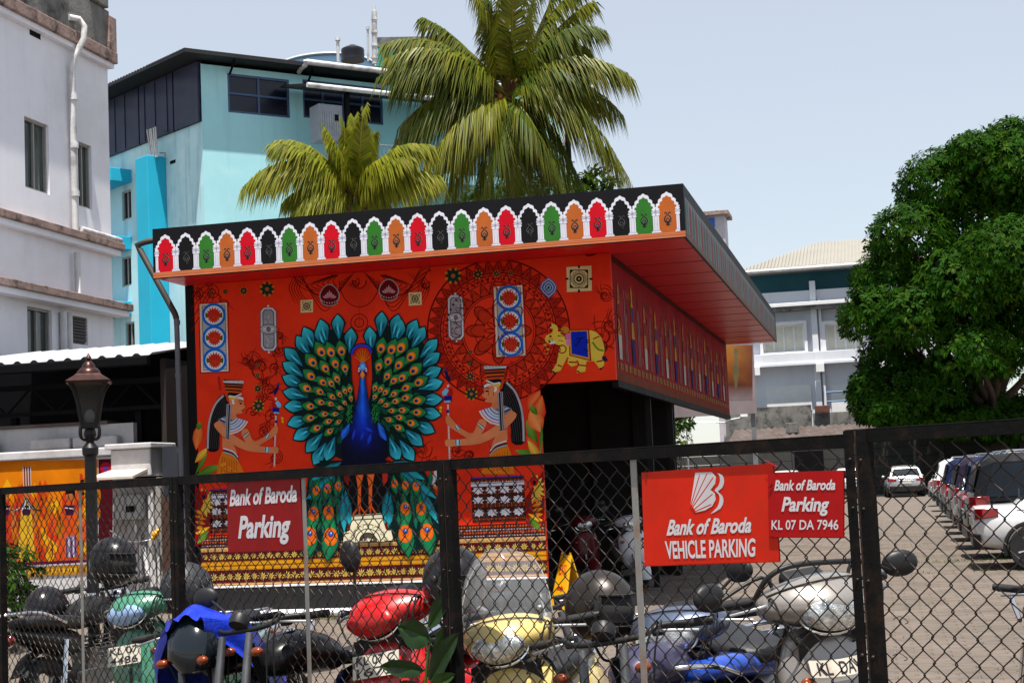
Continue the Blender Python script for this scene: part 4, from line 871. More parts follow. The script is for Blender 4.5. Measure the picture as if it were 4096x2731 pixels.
def window(parent, O, U, V, N, q, depth, mf, mg, nu=2, nv=1, fr=.05):
    u0, u1, v0, v1 = q; m = MB(); e = .004
    for a, b, c, d in ((u0+e, u0+fr, v0+e, v1-e), (u1-fr, u1-e, v0+e, v1-e), (u0+fr+e, u1-fr-e, v0+e, v0+fr), (u0+fr+e, u1-fr-e, v1-fr, v1-e)): obox(m, O, U, V, N, a, b, c, d, -depth+.01, -depth+.07)
    for k in range(1, nu): x = u0+(u1-u0)*k/nu; obox(m, O, U, V, N, x-fr*.45, x+fr*.45, v0+fr+e, v1-fr-e, -depth+.01, -depth+.06)
    for k in range(1, nv): y = v0+(v1-v0)*k/nv; obox(m, O, U, V, N, u0+fr+e, u1-fr-e, y-fr*.45, y+fr*.45, -depth+.012, -depth+.055)
    f = m.build('window', mf, parent)
    for i in range(nu):
        for j in range(nv):
            a, b = u0+(u1-u0)*i/nu+fr*.5, u0+(u1-u0)*(i+1)/nu-fr*.5; c, d = v0+(v1-v0)*j/nv+fr*.5, v0+(v1-v0)*(j+1)/nv-fr*.5
            p = MB(); obox(p, O, U, V, N, a, b, c, d, -depth-.01+.004*((i+j) % 2), -depth+.002+.004*((i+j) % 2)); p.build('pane', mg, f)
    return f
ZV = Vector((0, 0, 1))
# ------------------------------------------------------------------ white building on the left
M_wwall = mat('white_plaster', C(232, 231, 238), .85, var=.05, scale=.7, streak=.10, bump=.06, bscale=9, dirt=(C(186, 184, 184), .4, .35))
M_conc = mat('weathered_concrete', C(118, 115, 112), .92, var=.25, scale=2.0, bump=.5, bscale=14, streak=.9, dirt=(C(34, 34, 34), .9, 1.6))
M_edge = mat('stained_slab_edge', C(150, 126, 118), .9, var=.25, scale=3, bump=.5, bscale=16, dirt=(C(50, 42, 40), .95, 2.6), streak=.5)
M_alu = mat('aluminium_frame', C(150, 148, 144), .45, .3, var=.12)
WX = -15.6
def wP(px, py): return onX(px, py, WX)
yc = wP(437, 600).y; ztop = wP(437, 262).z; y0w = yc-22
wb = empty('white_building', (WX-6, yc-10, 0), label='white plastered building with blackened parapet and down pipe at the far left', cat='building', world=True)
U, N = Vector((0, 1, 0)), Vector((1, 0, 0)); O = Vector((WX, y0w, 0))
def wrect(l, r, t, b): return (wP(l, (t+b)/2).y-y0w, wP(r, (t+b)/2).y-y0w, wP(l, b).z, wP(l, t).z)
wins = [wrect(99, 196, 464, 748), wrect(313, 367, 565, 822), wrect(110, 208, 1224, 1440)]
lou = wrect(291, 350, 1262, 1372)
m = holed(O, U, ZV, N, yc-y0w, ztop, wins+[lou], .2)
m.box((WX-12, y0w, 0), (WX-.25, yc-.001, ztop)); m.add([(WX, yc, 0), (WX-12, yc, 0), (WX-12, yc, ztop), (WX, yc, ztop)], [(0, 1, 2, 3)])
m.build('wall', M_wwall, wb, fix=False)
M_glassc = mat('curtained_glass', C(56, 64, 62), .1, var=.5, scale=.9, spec=.7)
for q in wins: window(wb, O, U, ZV, N, q, .13, M_alu, M_glassc, 2, 1, .045)
m = MB()
for k in range(9): z_ = lou[2]+(lou[3]-lou[2])*(k+.2)/9; m.hexa([O+U*lou[0]+ZV*z_-N*.12, O+U*lou[1]+ZV*z_-N*.12, O+U*lou[1]+ZV*(z_+.10)-N*.02, O+U*lou[0]+ZV*(z_+.10)-N*.02], (0, 0, -.015))
m.build('louvre', mat('louvre_grey', C(86, 84, 84), .6, var=.2), wb)
p0, p1 = wP(118, 132), wP(162, 165); m = MB(); obox(m, O, U, ZV, N, p0.y-y0w, p1.y-y0w, p1.z+.02, p1.z+.2, -.1, .004); m.build('vent_slot', M_black, wb)
# cornice slab and parapet
m = MB(); m.box((WX-12, y0w, ztop+.002), (WX+.20, yc+.10, ztop+.25)); m.build('cornice', M_edge, wb, bevel=.02)
m = MB(); m.box((WX-12, y0w, ztop-.10), (WX+.13, yc+.05, ztop-.001)); m.build('cornice_underside', M_wwall, wb)
m = MB(); m.box((WX-.04, y0w, ztop+.252), (WX+.12, yc-.1, ztop+1.12)); m.box((WX-12, yc-.26, ztop+.252), (WX-.042, yc-.1, ztop+1.12)); m.build('parapet', M_conc, wb, bevel=.02)
m = MB(); m.box((WX-.12, yc-.25, ztop+.253), (WX+.19, yc+.09, ztop+1.0)); m.build('corner_pier', M_edge, wb, bevel=.02)
pb = onX(385, 105, WX); m = MB(); m.box((WX-.25, pb.y-.5, ztop+1.122), (WX+.2, pb.y+.2, ztop+1.6)); m.build('parapet_block', M_conc, wb, bevel=.03)
pb = onX(215, 20, WX); m = MB(); m.box((WX-.25, pb.y-.9, ztop+1.122), (WX+.2, pb.y+.1, ztop+1.5)); m.build('parapet_block', M_conc, wb, bevel=.03)
for (px, py), le in (((437, 985), .24), ((437, 1228), .36)):
    z_ = wP(px, py).z; m = MB(); m.box((WX+.001, y0w, z_-.08), (WX+le, yc+le*.7, z_+.07)); m.build('ledge', M_edge, wb, bevel=.015)
    m = MB(); m.box((WX+.001, y0w, z_-.2), (WX+le-.07, yc+le*.7-.07, z_-.082)); m.build('ledge_underside', M_wwall, wb)
M_pvc = mat('white_pvc_pipe', C(206, 204, 204), .5, var=.15, scale=2, dirt=(C(120, 116, 112), .8, 1.6), streak=.5)
a = onX(295, 420, WX+.12); zt = onX(295, 230, WX+.12).z; zb_ = onX(305, 960, WX+.12).z
m = MB(); m.tube([(WX+.12, a.y-.15, zt+.78), (WX+.22, a.y+.1, zt+.8), (WX+.30, a.y+.16, zt+.66), (WX+.30, a.y+.14, zt+.40), (WX+.16, a.y+.02, zt+.02), (WX+.10, a.y, zt-.2), (WX+.10, a.y, zb_)], .065, 10); m.build('down_pipe', M_pvc, wb, smooth=60)
z1 = onX(312, 1010, WX+.6).z; z2 = onX(312, 1175, WX+.6).z; a2 = onX(312, 1100, WX+.6)
m = MB(); m.tube([(WX+.12, a.y+.02, zb_-.25), (WX+.12, a.y+.02, z2+.1), (WX+.12, a.y-.1, z2), (WX+.12, a.y-1.0, z2-.02)], .065, 10); m.build('lower_pipe', M_pvc, wb, smooth=60)
zl = wP(437, 985).z+.19; m = MB(); m.tube([(WX+.16, onX(325, 950, WX+.16).y, zl-.05), (WX+.16, yc+.12, zl-.05)], .055, 10); m.build('ledge_pipe', M_pvc, wb, smooth=60)
for px in (238, 258): q = wP(px, 1300); m = MB(); m.tube([(WX+.09, q.y, q.z-2.5), (WX+.09, q.y, wP(437, 1228).z-.30)], .07, 10); m.build('stack_pipe', M_pvc, wb, smooth=60)
for py in (400, 590, 780): q = wP(292, py); m = MB(); m.tube([(WX+.12, a.y, q.z-.06), (WX+.12, a.y, q.z+.06)], .085, 10); m.build('pipe_collar', M_pvc, wb, smooth=60)

# ------------------------------------------------------------------ turquoise building behind
M_turq = mat('turquoise_plaster', C(160, 213, 221), .85, var=.07, scale=.35, streak=.3, streakc=C(120, 166, 180), bump=.08, bscale=4, dirt=(C(196, 232, 230), .6, .16))
M_cyan = mat('bright_cyan_paint', C(22, 168, 200), .8, var=.06, scale=.6, bump=.05, bscale=5)
M_navyp = mat('navy_cladding', C(22, 30, 60), .5, var=.12, scale=.5, wave=('DIAGONAL', .9))
M_navyw = mat('navy_window_sheet', C(14, 17, 36), .3, var=.15, scale=.6)
M_roofb = mat('dark_roof_sheet', C(26, 25, 28), .65, var=.25, scale=1.2)
Cn = at(848, 1976, 60.); Cn.z = 0
ld = Vector((math.sin(R(-54.7)), math.cos(R(-54.7)), 0)); rd = Vector((math.sin(R(44)), math.cos(R(44)), 0))
nl = Vector((ld.y, -ld.x, 0)); nl = nl if nl.dot(Cn) < 0 else -nl; nr = Vector((rd.y, -rd.x, 0)); nr = nr if nr.dot(Cn) < 0 else -nr
tb = empty('turquoise_building', tuple(Cn), label='tall turquoise building with navy top floor behind the white building', cat='building', world=True)
def lP(px, py, o=0): return onP(px, py, Cn+nl*o, nl)
def rP(px, py, o=0): return onP(px, py, Cn+nr*o, nr)
def lu(px, py): p = lP(px, py); return (p-Cn).dot(ld), p.z
def ru(px, py): p = rP(px, py); return (p-Cn).dot(rd), p.z
zw = ru(860, 262)[1]; zpan = lu(850, 470)[1]
LL, LR = 34., ru(2262, 900)[0]
Ol = Cn+ld*LL
def lrect(l, r, t, b): a, zt_ = lu(l, t); c, zb2 = lu(r, b); return (LL-a, LL-c, lu(l, b)[1], zt_)
lw = [lrect(487, 527, 768, 885), lrect(487, 527, 1032, 1150), lrect(502, 540, 1292, 1402)]
m = holed(Ol, -ld, ZV, nl, LL, zpan, lw, .2); m.build('left_wall', mat('stained_turquoise', C(172, 210, 218), .85, var=.1, scale=.4, streak=.75, streakc=C(110, 150, 168), bump=.1, bscale=4, dirt=(C(206, 234, 232), .7, .25)), tb, fix=False)
for q in lw: window(tb, Ol, -ld, ZV, nl, q, .13, M_alu, M_glassd, 2, 1, .07)
rw = []
def rrect(l, r, t, b): return (ru(l, (t+b)/2)[0], ru(r, (t+b)/2)[0], ru(l, b)[1], ru(l, t)[1])
rw = [rrect(911, 1158, 293, 449), rrect(1212, 1530, 318, 470)]
m = holed(Cn, rd, ZV, nr, LR, zw, rw, .22); m.build('right_wall', M_turq, tb, fix=False)
window(tb, Cn, rd, ZV, nr, rw[0], .1, mat('blue_steel', C(60, 84, 120), .5), M_navyw, 2, 2, .09); window(tb, Cn, rd, ZV, nr, rw[1], .1, MATS['blue_steel'], M_navyw, 4, 2, .09)
# back faces and a dark loft under the roof
m = MB(); q0, q1, q2 = Cn+ld*LL, Cn+rd*LR, Cn+ld*LL+rd*LR
m.add([q0, q0+ZV*zw, q2+ZV*zw, q2], [(0, 1, 2, 3)]); m.add([q1, q1+ZV*zw, q2+ZV*zw, q2], [(0, 1, 2, 3)]); m.build('back_wall', M_turq, tb, fix=False)
# navy cladding panels on the left face
zr = lu(852, 232)[1]; ze_t = lu(852, 222)[1]
us = [0.02, lu(705, 480)[0], lu(566, 480)[0], lu(430, 480)[0], LL]
for k in range(4):
    m = MB(); obox(m, Cn, ld, ZV, nl, us[k]+.05, us[k+1]-.05, zpan+.01, ze_t, -.1, .12); m.build('cladding_panel', M_navyp, tb)
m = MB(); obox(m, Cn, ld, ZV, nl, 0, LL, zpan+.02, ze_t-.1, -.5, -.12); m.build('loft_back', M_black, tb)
for px in (590, 632, 680, 470, 510): u_ = lu(px, 500)[0]; m = MB(); obox(m, Cn, ld, ZV, nl, u_-.03, u_+.03, zpan+.05, ze_t-.05, .122, .15); m.build('cladding_rib', M_navyp, tb)
# roof: thin dark sheet with deep eaves, ribs along its edge
apex = at(805, 190, 58.6); ze = apex.z
ov = (apex-Cn); ol_ = ov.dot(nl); or_ = ov.dot(nr)
ol_, or_ = 1.0, 1.05
e0 = Cn+nl*ol_/(1)+Vector((0, 0, 0))
def off_corner(a, b):  # intersection of the two wall lines pushed out by a and b
    M2 = Matrix(((nl.x, nl.y), (nr.x, nr.y))); v = M2.inverted() @ Vector((Cn.dot(nl)+a, Cn.dot(nr)+b)); return Vector((v.x, v.y, 0))
e0 = off_corner(1.1, .85)
ze = onP(805, 188, e0, Vector((CZ.x, CZ.y, 0)).normalized()).z
pl = [e0, e0+rd*(LR+.6), e0+rd*(LR+.6)+ld*(LL+2), e0+ld*(LL+2)]
m = MB(); m.prism([p+ZV*(ze-.16) for p in pl], (0, 0, .10)); rfo = m.build('roof', M_roofb, tb)
m = MB(); n = 150
for k in range(n):
    for d_, L_ in ((ld, LL+2), (rd, LR+.6)):
        c = e0+d_*(L_*(k+.5)/n); m.hexa([c+d_*.07+ZV*(ze-.058), c-d_*.07+ZV*(ze-.058), c-d_*.05+ZV*ze, c+d_*.05+ZV*ze], (ld if d_ is rd else rd)*3.)
tag(m.build('roof_ribs', M_roofb, rfo), kind='stuff')
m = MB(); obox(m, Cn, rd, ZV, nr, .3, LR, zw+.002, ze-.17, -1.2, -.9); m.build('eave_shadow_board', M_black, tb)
for k in range(int(LR/3.4)):
    u_ = 1.2+3.4*k; m = MB(); a_ = Cn+rd*u_; m.tube([a_+nr*.05+ZV*(zw-.3), a_+nr*.55+ZV*(ze-.2)], .05, 6); m.build('eave_bracket', M_black, tb)
m = MB(); g0 = ru(1185, 240); g1 = ru(1500, 265); a_ = Cn+nr*.93; m.tube([a_+rd*g0[0]+ZV*(ze-.02), a_+rd*(LR-.5)+ZV*(ze-.05)], .12, 8); m.build('gutter', M_pvc, tb, smooth=60)
m = MB(); m.tube([rP(1222, 242, 1.1), rP(1222, 262, 1.0), rP(1205, 275, .5), rP(1195, 290, .2)], .09, 8); m.build('gutter_outlet', M_pvc, tb, smooth=60)
# sun shades, duct and pipes in bright cyan
for t_, b_ in ((688, 722), (955, 985), (1212, 1245)):
    p = lu(545, t_); u0 = lu(545, (t_+b_)/2)[0]; z1_ = lu(500, t_)[1]-.0; z0_ = z1_-.55
    m = MB(); obox(m, Cn, ld, ZV, nl, u0+.4, LL-1, z0_, z1_, .002, .95); m.build('sun_shade', M_cyan, tb, bevel=.02)
u1 = lu(605, 800)[0]; zt = lu(605, 640)[1]; dd = .85
ua = (lP(668, 800)-Cn).dot(ld); ub = (lP(570, 800, dd)-Cn).dot(ld)
m = MB(); obox(m, Cn, ld, ZV, nl, ua, ua+1.0, 0, zt-.1, .003, dd); m.build('duct', M_cyan, tb, bevel=.03)
for k, (a_, b_) in enumerate((((607, 632), (588, 520)), ((618, 628), (604, 515)), ((624, 630), (614, 512)), ((630, 628), (622, 508)), ((612, 632), (598, 518)))):
    m = MB(); m.tube([lP(*a_, .5), lP(*b_, .5)], .035, 8); m.build('loose_pipe', mat('tan_pipe', C(196, 176, 160), .6) if k == 0 else M_pvc, tb, smooth=60)
m = MB(); m.tube([lP(640, 612, .3), lP(660, 612, .3), lP(662, 625, .4)], .03, 6); m.build('bracket_pipe', M_alu, tb)
p = lu(690, 655); m = MB(); obox(m, Cn, ld, ZV, nl, p[0]-.25, p[0]+.15, p[1], p[1]+.12, -.05, .03); m.build('spout', M_black, tb)
# terrace awning, its posts, cooling unit and railing in front of the right wall
AW = 2.6
def aP(px, py): return rP(px, py, AW)
za = aP(1230, 345).z; ua0 = (aP(1225, 345)-Cn).dot(rd); AL = (aP(2300, 345)-Cn).dot(rd)-ua0
m = MB(); base = Cn+nr*0
m.hexa([base+rd*ua0+nr*AW+ZV*za, base+rd*(ua0+AL)+nr*AW+ZV*za, base+rd*(ua0+AL)+nr*.2+ZV*(za+.5), base+rd*ua0+nr*.2+ZV*(za+.5)], (0, 0, .07)); m.build('awning', M_roofb, tb)
m = MB(); m.tube([base+rd*ua0+nr*(AW+.08)+ZV*(za+.03), base+rd*(ua0+AL)+nr*(AW+.08)+ZV*(za+.03)], .1, 8); m.build('awning_gutter', M_pvc, tb, smooth=60)
m = MB()
for k in range(60): u_ = ua0+AL*(k+.5)/60; m.hexa([base+rd*(u_-.05)+nr*AW+ZV*(za+.072), base+rd*(u_+.05)+nr*AW+ZV*(za+.072), base+rd*(u_+.05)+nr*.3+ZV*(za+.57), base+rd*(u_-.05)+nr*.3+ZV*(za+.57)], (0, 0, .04))
tag(m.build('awning_ribs', M_roofb, tb), kind='stuff')
zfl = za-3.0
m = MB(); obox(m, Cn, rd, ZV, nr, ua0+1.6, ua0+AL, zfl-.4, zfl, .3, AW-.1); m.build('terrace_slab', M_turq, tb)
for k in range(4): u_ = ua0+1.9+(AL-2.2)/3*k; m = MB(); obox(m, Cn, rd, ZV, nr, u_-.09, u_+.09, zfl, za-.01, AW-.4, AW-.22); m.build('awning_post', M_black, tb)
for z_ in (zfl+.5, zfl+1.0): m = MB(); m.tube([base+rd*(ua0+1.6)+nr*(AW-.3)+ZV*z_, base+rd*(ua0+AL)+nr*(AW-.3)+ZV*z_], .035, 6); m.build('handrail', M_steel, tb)
m = MB()
for k in range(int((AL-1.8)/.2)): u_ = ua0+1.7+.2*k; m.tube([base+rd*u_+nr*(AW-.3)+ZV*zfl, base+rd*u_+nr*(AW-.3)+ZV*(zfl+1.0)], .014, 4)
tag(m.build('balusters', M_steel, tb), kind='stuff')
q = aP(1292, 480); uq = (q-Cn).dot(rd); m = MB(); obox(m, Cn, rd, ZV, nr, uq, uq+1.05, q.z-.7, q.z+.75, AW-1.2, AW-.35); ac = m.build('cooling_unit', mat('unit_grey', C(140, 144, 154), .5, var=.1), tb, bevel=.03)
m = MB()
for k in range(9): obox(m, Cn, rd, ZV, nr, uq+.06+.10*k, uq+.10+.10*k, q.z-.5, q.z+.45, AW-.348, AW-.33)
m.build('grille', M_steel, ac)
m = MB(); obox(m, Cn, rd, ZV, nr, uq+.68, uq+.85, q.z+.1, q.z+.35, AW-.328, AW-.315); m.build('badge', M_black, ac)
# things on its roof
m = MB(); vc = at(1300, 232, 78.); vr = vc+Vector((0, 0, 0)); sx = Vector((CX.x, CX.y, 0)).normalized(); sy = Vector((-CZ.x, -CZ.y, 0)).normalized()
halfw = 200/FPX*78; hgt = 62/FPX*78; prof = [(-halfw*math.cos(PI*k/20), hgt*math.sin(PI*k/20)) for k in range(21)]
m.loft([[vc+sx*a+ZV*(b-.6)+sy*d for a, b in prof] for d in (0, 6)], cap=False, close=False); vault = m.build('roof_vault', mat('blue_polycarbonate', C(150, 192, 226), .35, var=.15, scale=.4, bump=.1, bscale=1.5), smooth=60)
m = MB(); m.poly([vc+sx*a+ZV*(b-.6)+sy*.01 for a, b in prof]); m.build('vault_end', MATS['blue_polycarbonate'], vault)
m = MB(); m.tube([vc+sx*a+ZV*(b-.56)-sy*.05 for a, b in prof], .09, 6); m.build('vault_rim', mat('vault_rim_grey', C(150, 160, 170), .5), vault, smooth=60)
tag(vault, 'pale blue translucent barrel vault on the turquoise building roof', 'roof vault')
tk = at(1412, 246, 74.); r_ = 46/FPX*74; h_ = 62/FPX*74
m = MB(); m.lathe([(r_, 0), (r_*1.02, .1), (r_, h_*.3), (r_*1.02, h_*.34), (r_, h_*.6), (r_*1.02, h_*.64), (r_*.98, h_*.8), (r_*.6, h_*.95), (r_*.3, h_*.98), (r_*.3, h_*1.05), (.02, h_*1.06)], Matrix.Translation(tk), 24)
tag(m.build('water_tank', mat('tank_black', C(26, 28, 38), .4, var=.15), smooth=40), 'black plastic water tank beside the blue vault', 'water tank')
for (x, y0_, y1_, wd, nm, lb) in ((1353, 162, 250, 13, 'vent_pipe', 'short white vent pipe with cap in front of the blue vault'), (1473, 118, 246, 9, 'vent_pipe', 'thin white vent pipe with rounded cap right of the black water tank'), (1499, 46, 256, 22, 'roof_mast', 'tallest white mast rising beside the palm crown')):
    a_, b_ = at(x, y1_, 72.), at(x-2, y0_, 72.); m = MB(); r_ = wd/2/FPX*72; m.tube([a_, b_], r_, 10)
    if nm == 'vent_pipe': m.tube([b_-ZV*.02, b_+ZV*.12], r_*1.6, 10)
    else:
        for t in (.12, .35, .6, .85): c_ = a_.lerp(b_, t); m.tube([c_-ZV*.05, c_+ZV*.05], r_*1.18, 10)
        m.tube([b_, b_+ZV*.25], r_*.45, 8)
    tag(m.build(nm, M_pvc, smooth=50), lb, 'pipe' if nm == 'vent_pipe' else 'mast')
gr = empty('stair_head', tuple(at(1530, 260, 80.)), label='small rooftop stair head with green lean-to roof beside the palm', cat='rooftop room', world=True)
a_ = at(1395, 262, 79.); b_ = at(1560, 205, 79.)
m = MB(); m.hexa([a_, at(1570, 268, 79.), at(1570, 212, 79.), b_], sy*4); m.build('lean_to', mat('green_sheet', C(60, 140, 120), .5, var=.15, wave=('X', 2)), gr)
m = MB(); m.hexa([at(1512, 300, 80.), at(1720, 312, 80.), at(1720, 180, 80.), at(1512, 188, 80.)], sy*4); m.build('wall', mat('teal_paint', C(70, 176, 176), .8, var=.1), gr)
m = MB(); m.hexa([at(1508, 188, 79.8), at(1730, 180, 79.8), at(1730, 146, 79.8), at(1508, 150, 79.8)], sy*4.4); m.build('slab', M_conc, gr)
# right corner roof of the turquoise building, with its dark panels
rc = empty('side_roof', tuple(at(2310, 400, 57.)), label='dark sloping roof corner with white gutter right of the palm', cat='roof', world=True)
q = [at(2230, 292, 58.), at(2368, 346, 58.), at(2270, 388, 55.), at(2130, 330, 55.)]
m = MB(); m.hexa(q, (0, 0, -.12)); m.build('sheet', M_roofb, rc)
m = MB(); m.tube([at(2270, 390, 55.), at(2372, 348, 58.)], .08, 8); m.build('gutter', M_pvc, rc, smooth=60)
m = MB(); m.tube([at(2372, 350, 58.), at(2384, 395, 58.), at(2340, 408, 57.)], .05, 8); m.build('outlet_pipe', M_pvc, rc, smooth=60)
m = MB(); m.hexa([at(2050, 1200, 60.), at(2262, 1200, 60.), at(2258, 380, 60.), at(2050, 360, 60.)], sy*6); m.build('wall', M_turq, rc)
m = MB(); m.tube([at(2254, 480, 59.8), at(2254, 1100, 59.8)], .06, 8); m.build('down_pipe', M_pvc, rc, smooth=60)

# ------------------------------------------------------------------ white building on the right, hipped roof
YR = 95.
rb_ = empty('hip_roof_building', tuple(onY(3200, 1880, YR)), label='pale building with cream hipped roof and teal band behind the tree', cat='building', world=True)
M_lav = mat('lavender_plaster', C(214, 216, 224), .85, var=.06, scale=.3, streak=.12, dirt=(C(180, 186, 196), .4, .2))
M_cream = mat('cream_roof_sheet', C(136, 133, 125), .6, var=.08, scale=.4)
M_teal = mat('teal_sheet', C(26, 90, 104), .6, var=.12, scale=.6)
def qY(px, py, o=0): return onY(px, py, YR-o)
XA, XB = qY(2930, 1300).x, qY(3960, 1300).x
z_par = qY(3200, 1163).z; z_sl = qY(3200, 1222).z; z_s2 = qY(3200, 1462).z
def xr(px): return qY(px, 1350).x
U_, N_ = Vector((1, 0, 0)), Vector((0, -1, 0)); O_ = Vector((XA, YR, 0))
hol = []
for l, r, t, b in ((3052, 3218, 1305, 1415), (3303, 3460, 1297, 1408), (3560, 3720, 1290, 1400)): hol.append((xr(l)-XA, xr(r)-XA, qY(l, b).z, qY(l, t).z))
m = holed(O_, U_, ZV, N_, XB-XA, z_par, hol, .35); m.box((XA, YR+.4, 0), (XB, YR+14, z_par)); m.build('wall', M_lav, rb_, fix=False)
M_pane = mat('cream_pane', C(206, 204, 192), .35, var=.08)
for q in hol:
    window(rb_, O_, U_, ZV, N_, q, .2, M_white, M_pane, 4, 1, .12)
    m = MB()
    for a, b, c, d in ((q[0]-.18, q[0], q[2]-.16, q[3]+.16), (q[1], q[1]+.18, q[2]-.16, q[3]+.16), (q[0]+.002, q[1]-.002, q[3], q[3]+.16), (q[0]+.002, q[1]-.002, q[2]-.16, q[2])): obox(m, O_, U_, ZV, N_, a, b, c, d, .003, .35)
    m.build('window_surround', M_white, rb_)
m = MB(); m.box((XA-.5, YR-.9, z_sl-.1), (XB, YR-.002, z_sl+.12)); m.build('slab', M_white, rb_, bevel=.02)
m = MB(); m.box((XA-.5, YR-.8, z_sl-.34), (XB, YR-.003, z_sl-.11)); m.build('slab_soffit', M_conc, rb_)
m = MB(); m.box((XA-.3, YR-.7, z_s2-.02), (XB, YR-.002, z_s2+.15)); m.box((XA-.3, YR-.6, z_s2+.152), (XB, YR-.002, z_s2+.75)); m.build('sill_band', M_lav, rb_, bevel=.02)
for px in (3020, 3275, 3520):
    x_ = xr(px); m = MB(); m.box((x_-.24, YR-.9, z_s2-.5), (x_+.24, YR-.704, z_s2+.02)); m.build('beam_end', M_white, rb_, bevel=.02)
for px, w_ in ((3262, .35), (3286, .16), (3268, .12)):
    x_ = xr(px); m = MB(); m.box((x_-w_/2, YR-.30-w_*.4, 2), (x_+w_/2, YR-.003, z_par+(.5 if w_ > .3 else -.6))); m.build('pilaster', M_lav, rb_, bevel=.02)
for l, r, t, b in ((3053, 3232, 1548, 1650), (3310, 3500, 1540, 1650)):
    m = MB(); m.box((xr(l), YR-.12, qY(l, b).z), (xr(r), YR-.004, qY(l, t).z)); m.build('white_board', M_white, rb_)
for py in (1573, 1610): z_ = qY(3300, py).z; m = MB(); m.tube([(xr(3295), YR-1.2, z_), (xr(3480), YR-1.2, z_)], .05, 6); m.build('rail', mat('blue_rail', C(70, 110, 150), .5), rb_)
m = MB(); m.box((XA+.2, YR+.6, z_par+.002), (XB-.2, YR+13, qY(3200, 1078).z+.3)); m.build('teal_band', M_teal, rb_)
z_e = qY(3200, 1078).z; xa = onY(2945, 1060, YR-1).x; xb = xr(3760); ap0 = onY(3272, 972, YR+6)
r0, r1 = Vector((ap0.x, YR+6, ap0.z)), Vector((ap0.x+4, YR+6, ap0.z))
ev = [Vector((xa, YR-1, z_e)), Vector((xb, YR-1, z_e)), Vector((xb, YR+13, z_e)), Vector((xa, YR+13, z_e))]
m = MB(); m.add(ev+[r0, r1], [(0, 1, 5, 4), (1, 2, 5), (2, 3, 4, 5), (3, 0, 4)]); m.add([p-ZV*.12 for p in ev], [(0, 1, 2, 3)]); rfr = m.build('roof', M_cream, rb_, fix=False)
m = MB()
for k in range(56):
    t = (k+.5)/56; a_ = ev[0].lerp(ev[1], t); tt = (a_.x-r0.x)
    if tt < 0: top = ev[0].lerp(r0, max(.02, (a_.x-ev[0].x)/(r0.x-ev[0].x)))
    elif a_.x > r1.x: top = ev[1].lerp(r1, max(.02, (ev[1].x-a_.x)/(ev[1].x-r1.x)))
    else: top = Vector((a_.x, r0.y, r0.z))
    top = Vector((a_.x, top.y, top.z))
    m.hexa([a_+Vector((-.05, 0, .0)), a_+Vector((.05, 0, .0)), top+Vector((.05, 0, .0)), top+Vector((-.05, 0, .0))], (0, 0, .09))
tag(m.build('roof_ribs', M_cream, rfr), kind='stuff')
m = MB(); m.tube([ev[0]+Vector((-.2, -.1, -.08)), ev[1]+Vector((.2, -.1, -.08))], .12, 8); m.build('gutter', M_pvc, rb_, smooth=60)
# small tank house showing over the canopy
th = empty('tank_house', tuple(onY(2860, 1880, 97)), label='narrow concrete tank house peeking over the canopy edge', cat='building', world=True)
a_, b_ = onY(2836, 960, 97), onY(2896, 860, 97)
m = MB(); m.box((a_.x, 97, 0), (b_.x, 99, b_.z)); m.build('wall', mat('pinkish_concrete', C(186, 178, 184), .85, var=.1, streak=.2), th)
m = MB(); m.box((a_.x-.3, 96.6, b_.z+.002), (b_.x+.3, 99.4, b_.z+.25)); m.build('slab', M_edge, th, bevel=.02)
m = MB(); c_ = onY(2846, 890, 96.98); m.box((c_.x-.2, 96.96, c_.z-.3), (c_.x+.2, 96.995, c_.z+.3)); m.build('sign_plate', mat('sign_blue', C(40, 90, 180), .5), th)
# hoarding standing behind the kiosk
hb = empty('hoarding', tuple(onY(2960, 2030, 36)), label='printed orange and grey hoarding behind the kiosk end', cat='hoarding', world=True)
a_, b_ = onY(2880, 1660, 36), onY(3012, 1385, 36)
m = MB(); m.box((a_.x-2, 36, a_.z), (b_.x, 36.08, b_.z+.4)); m.build('board', mat('hoarding_grey', C(140, 128, 132), .4, var=.12), hb)
PH = Plane((0, 36, 0), (0, -1, 0)); f = Flat(PH)
f.strip([(2905, 1380), (2905, 1470), (2905, 1540), (2905, 1600)], [(3010, 1380), (3010, 1470), (3010, 1540), (3010, 1600)], ([C(190, 130, 60), C(170, 100, 40), C(104, 60, 44), C(150, 136, 140)], [C(140, 84, 60), C(120, 70, 52), C(104, 60, 48), C(150, 136, 140)]), 0)
f.poly(smoothpts([(2935, 1395), (2952, 1400), (2950, 1440), (2956, 1480), (2944, 1560), (2932, 1480), (2938, 1440)], 3), C(120, 110, 80), 1); f.build('print', hb)
for x_ in (a_.x-1.8, b_.x-.1): m = MB(); m.box((x_-.05, 36.081, 0), (x_+.05, 36.2, b_.z+.3)); m.build('post', M_steel, hb)

# ------------------------------------------------------------------ precast wall and tin-roofed shed across the far end of the lot
YW = 88.
fw_ = empty('precast_wall', tuple(onY(3300, 1880, YW)), label='grey precast panel wall closing the far end of the car park', cat='wall', world=True)
M_prec = mat('precast_grey', C(56, 55, 54), .9, var=.25, scale=.6, streak=.5, bump=.3)
xw0, xw1 = onY(2600, 1800, YW).x, 30
for k in range(6):
    x = xw0; j = 0
    while x < xw1:
        m = MB(); m.box((x+.01, YW+rnd.uniform(0, .02), .5*k+.01), (min(x+4, xw1)-.13, YW+.1, .5*k+.49)); m.build('wall_panel', M_prec, fw_, bevel=.012); x += 4
x = xw0
while x < xw1:
    m = MB(); m.box((x-.12, YW-.08, 0), (x+.006, YW+.14, 3.1)); m.build('wall_post', M_prec, fw_, bevel=.015); x += 4
a_, b_ = onY(3182, 1880, YW-.2), onY(3292, 1800, YW-.2)
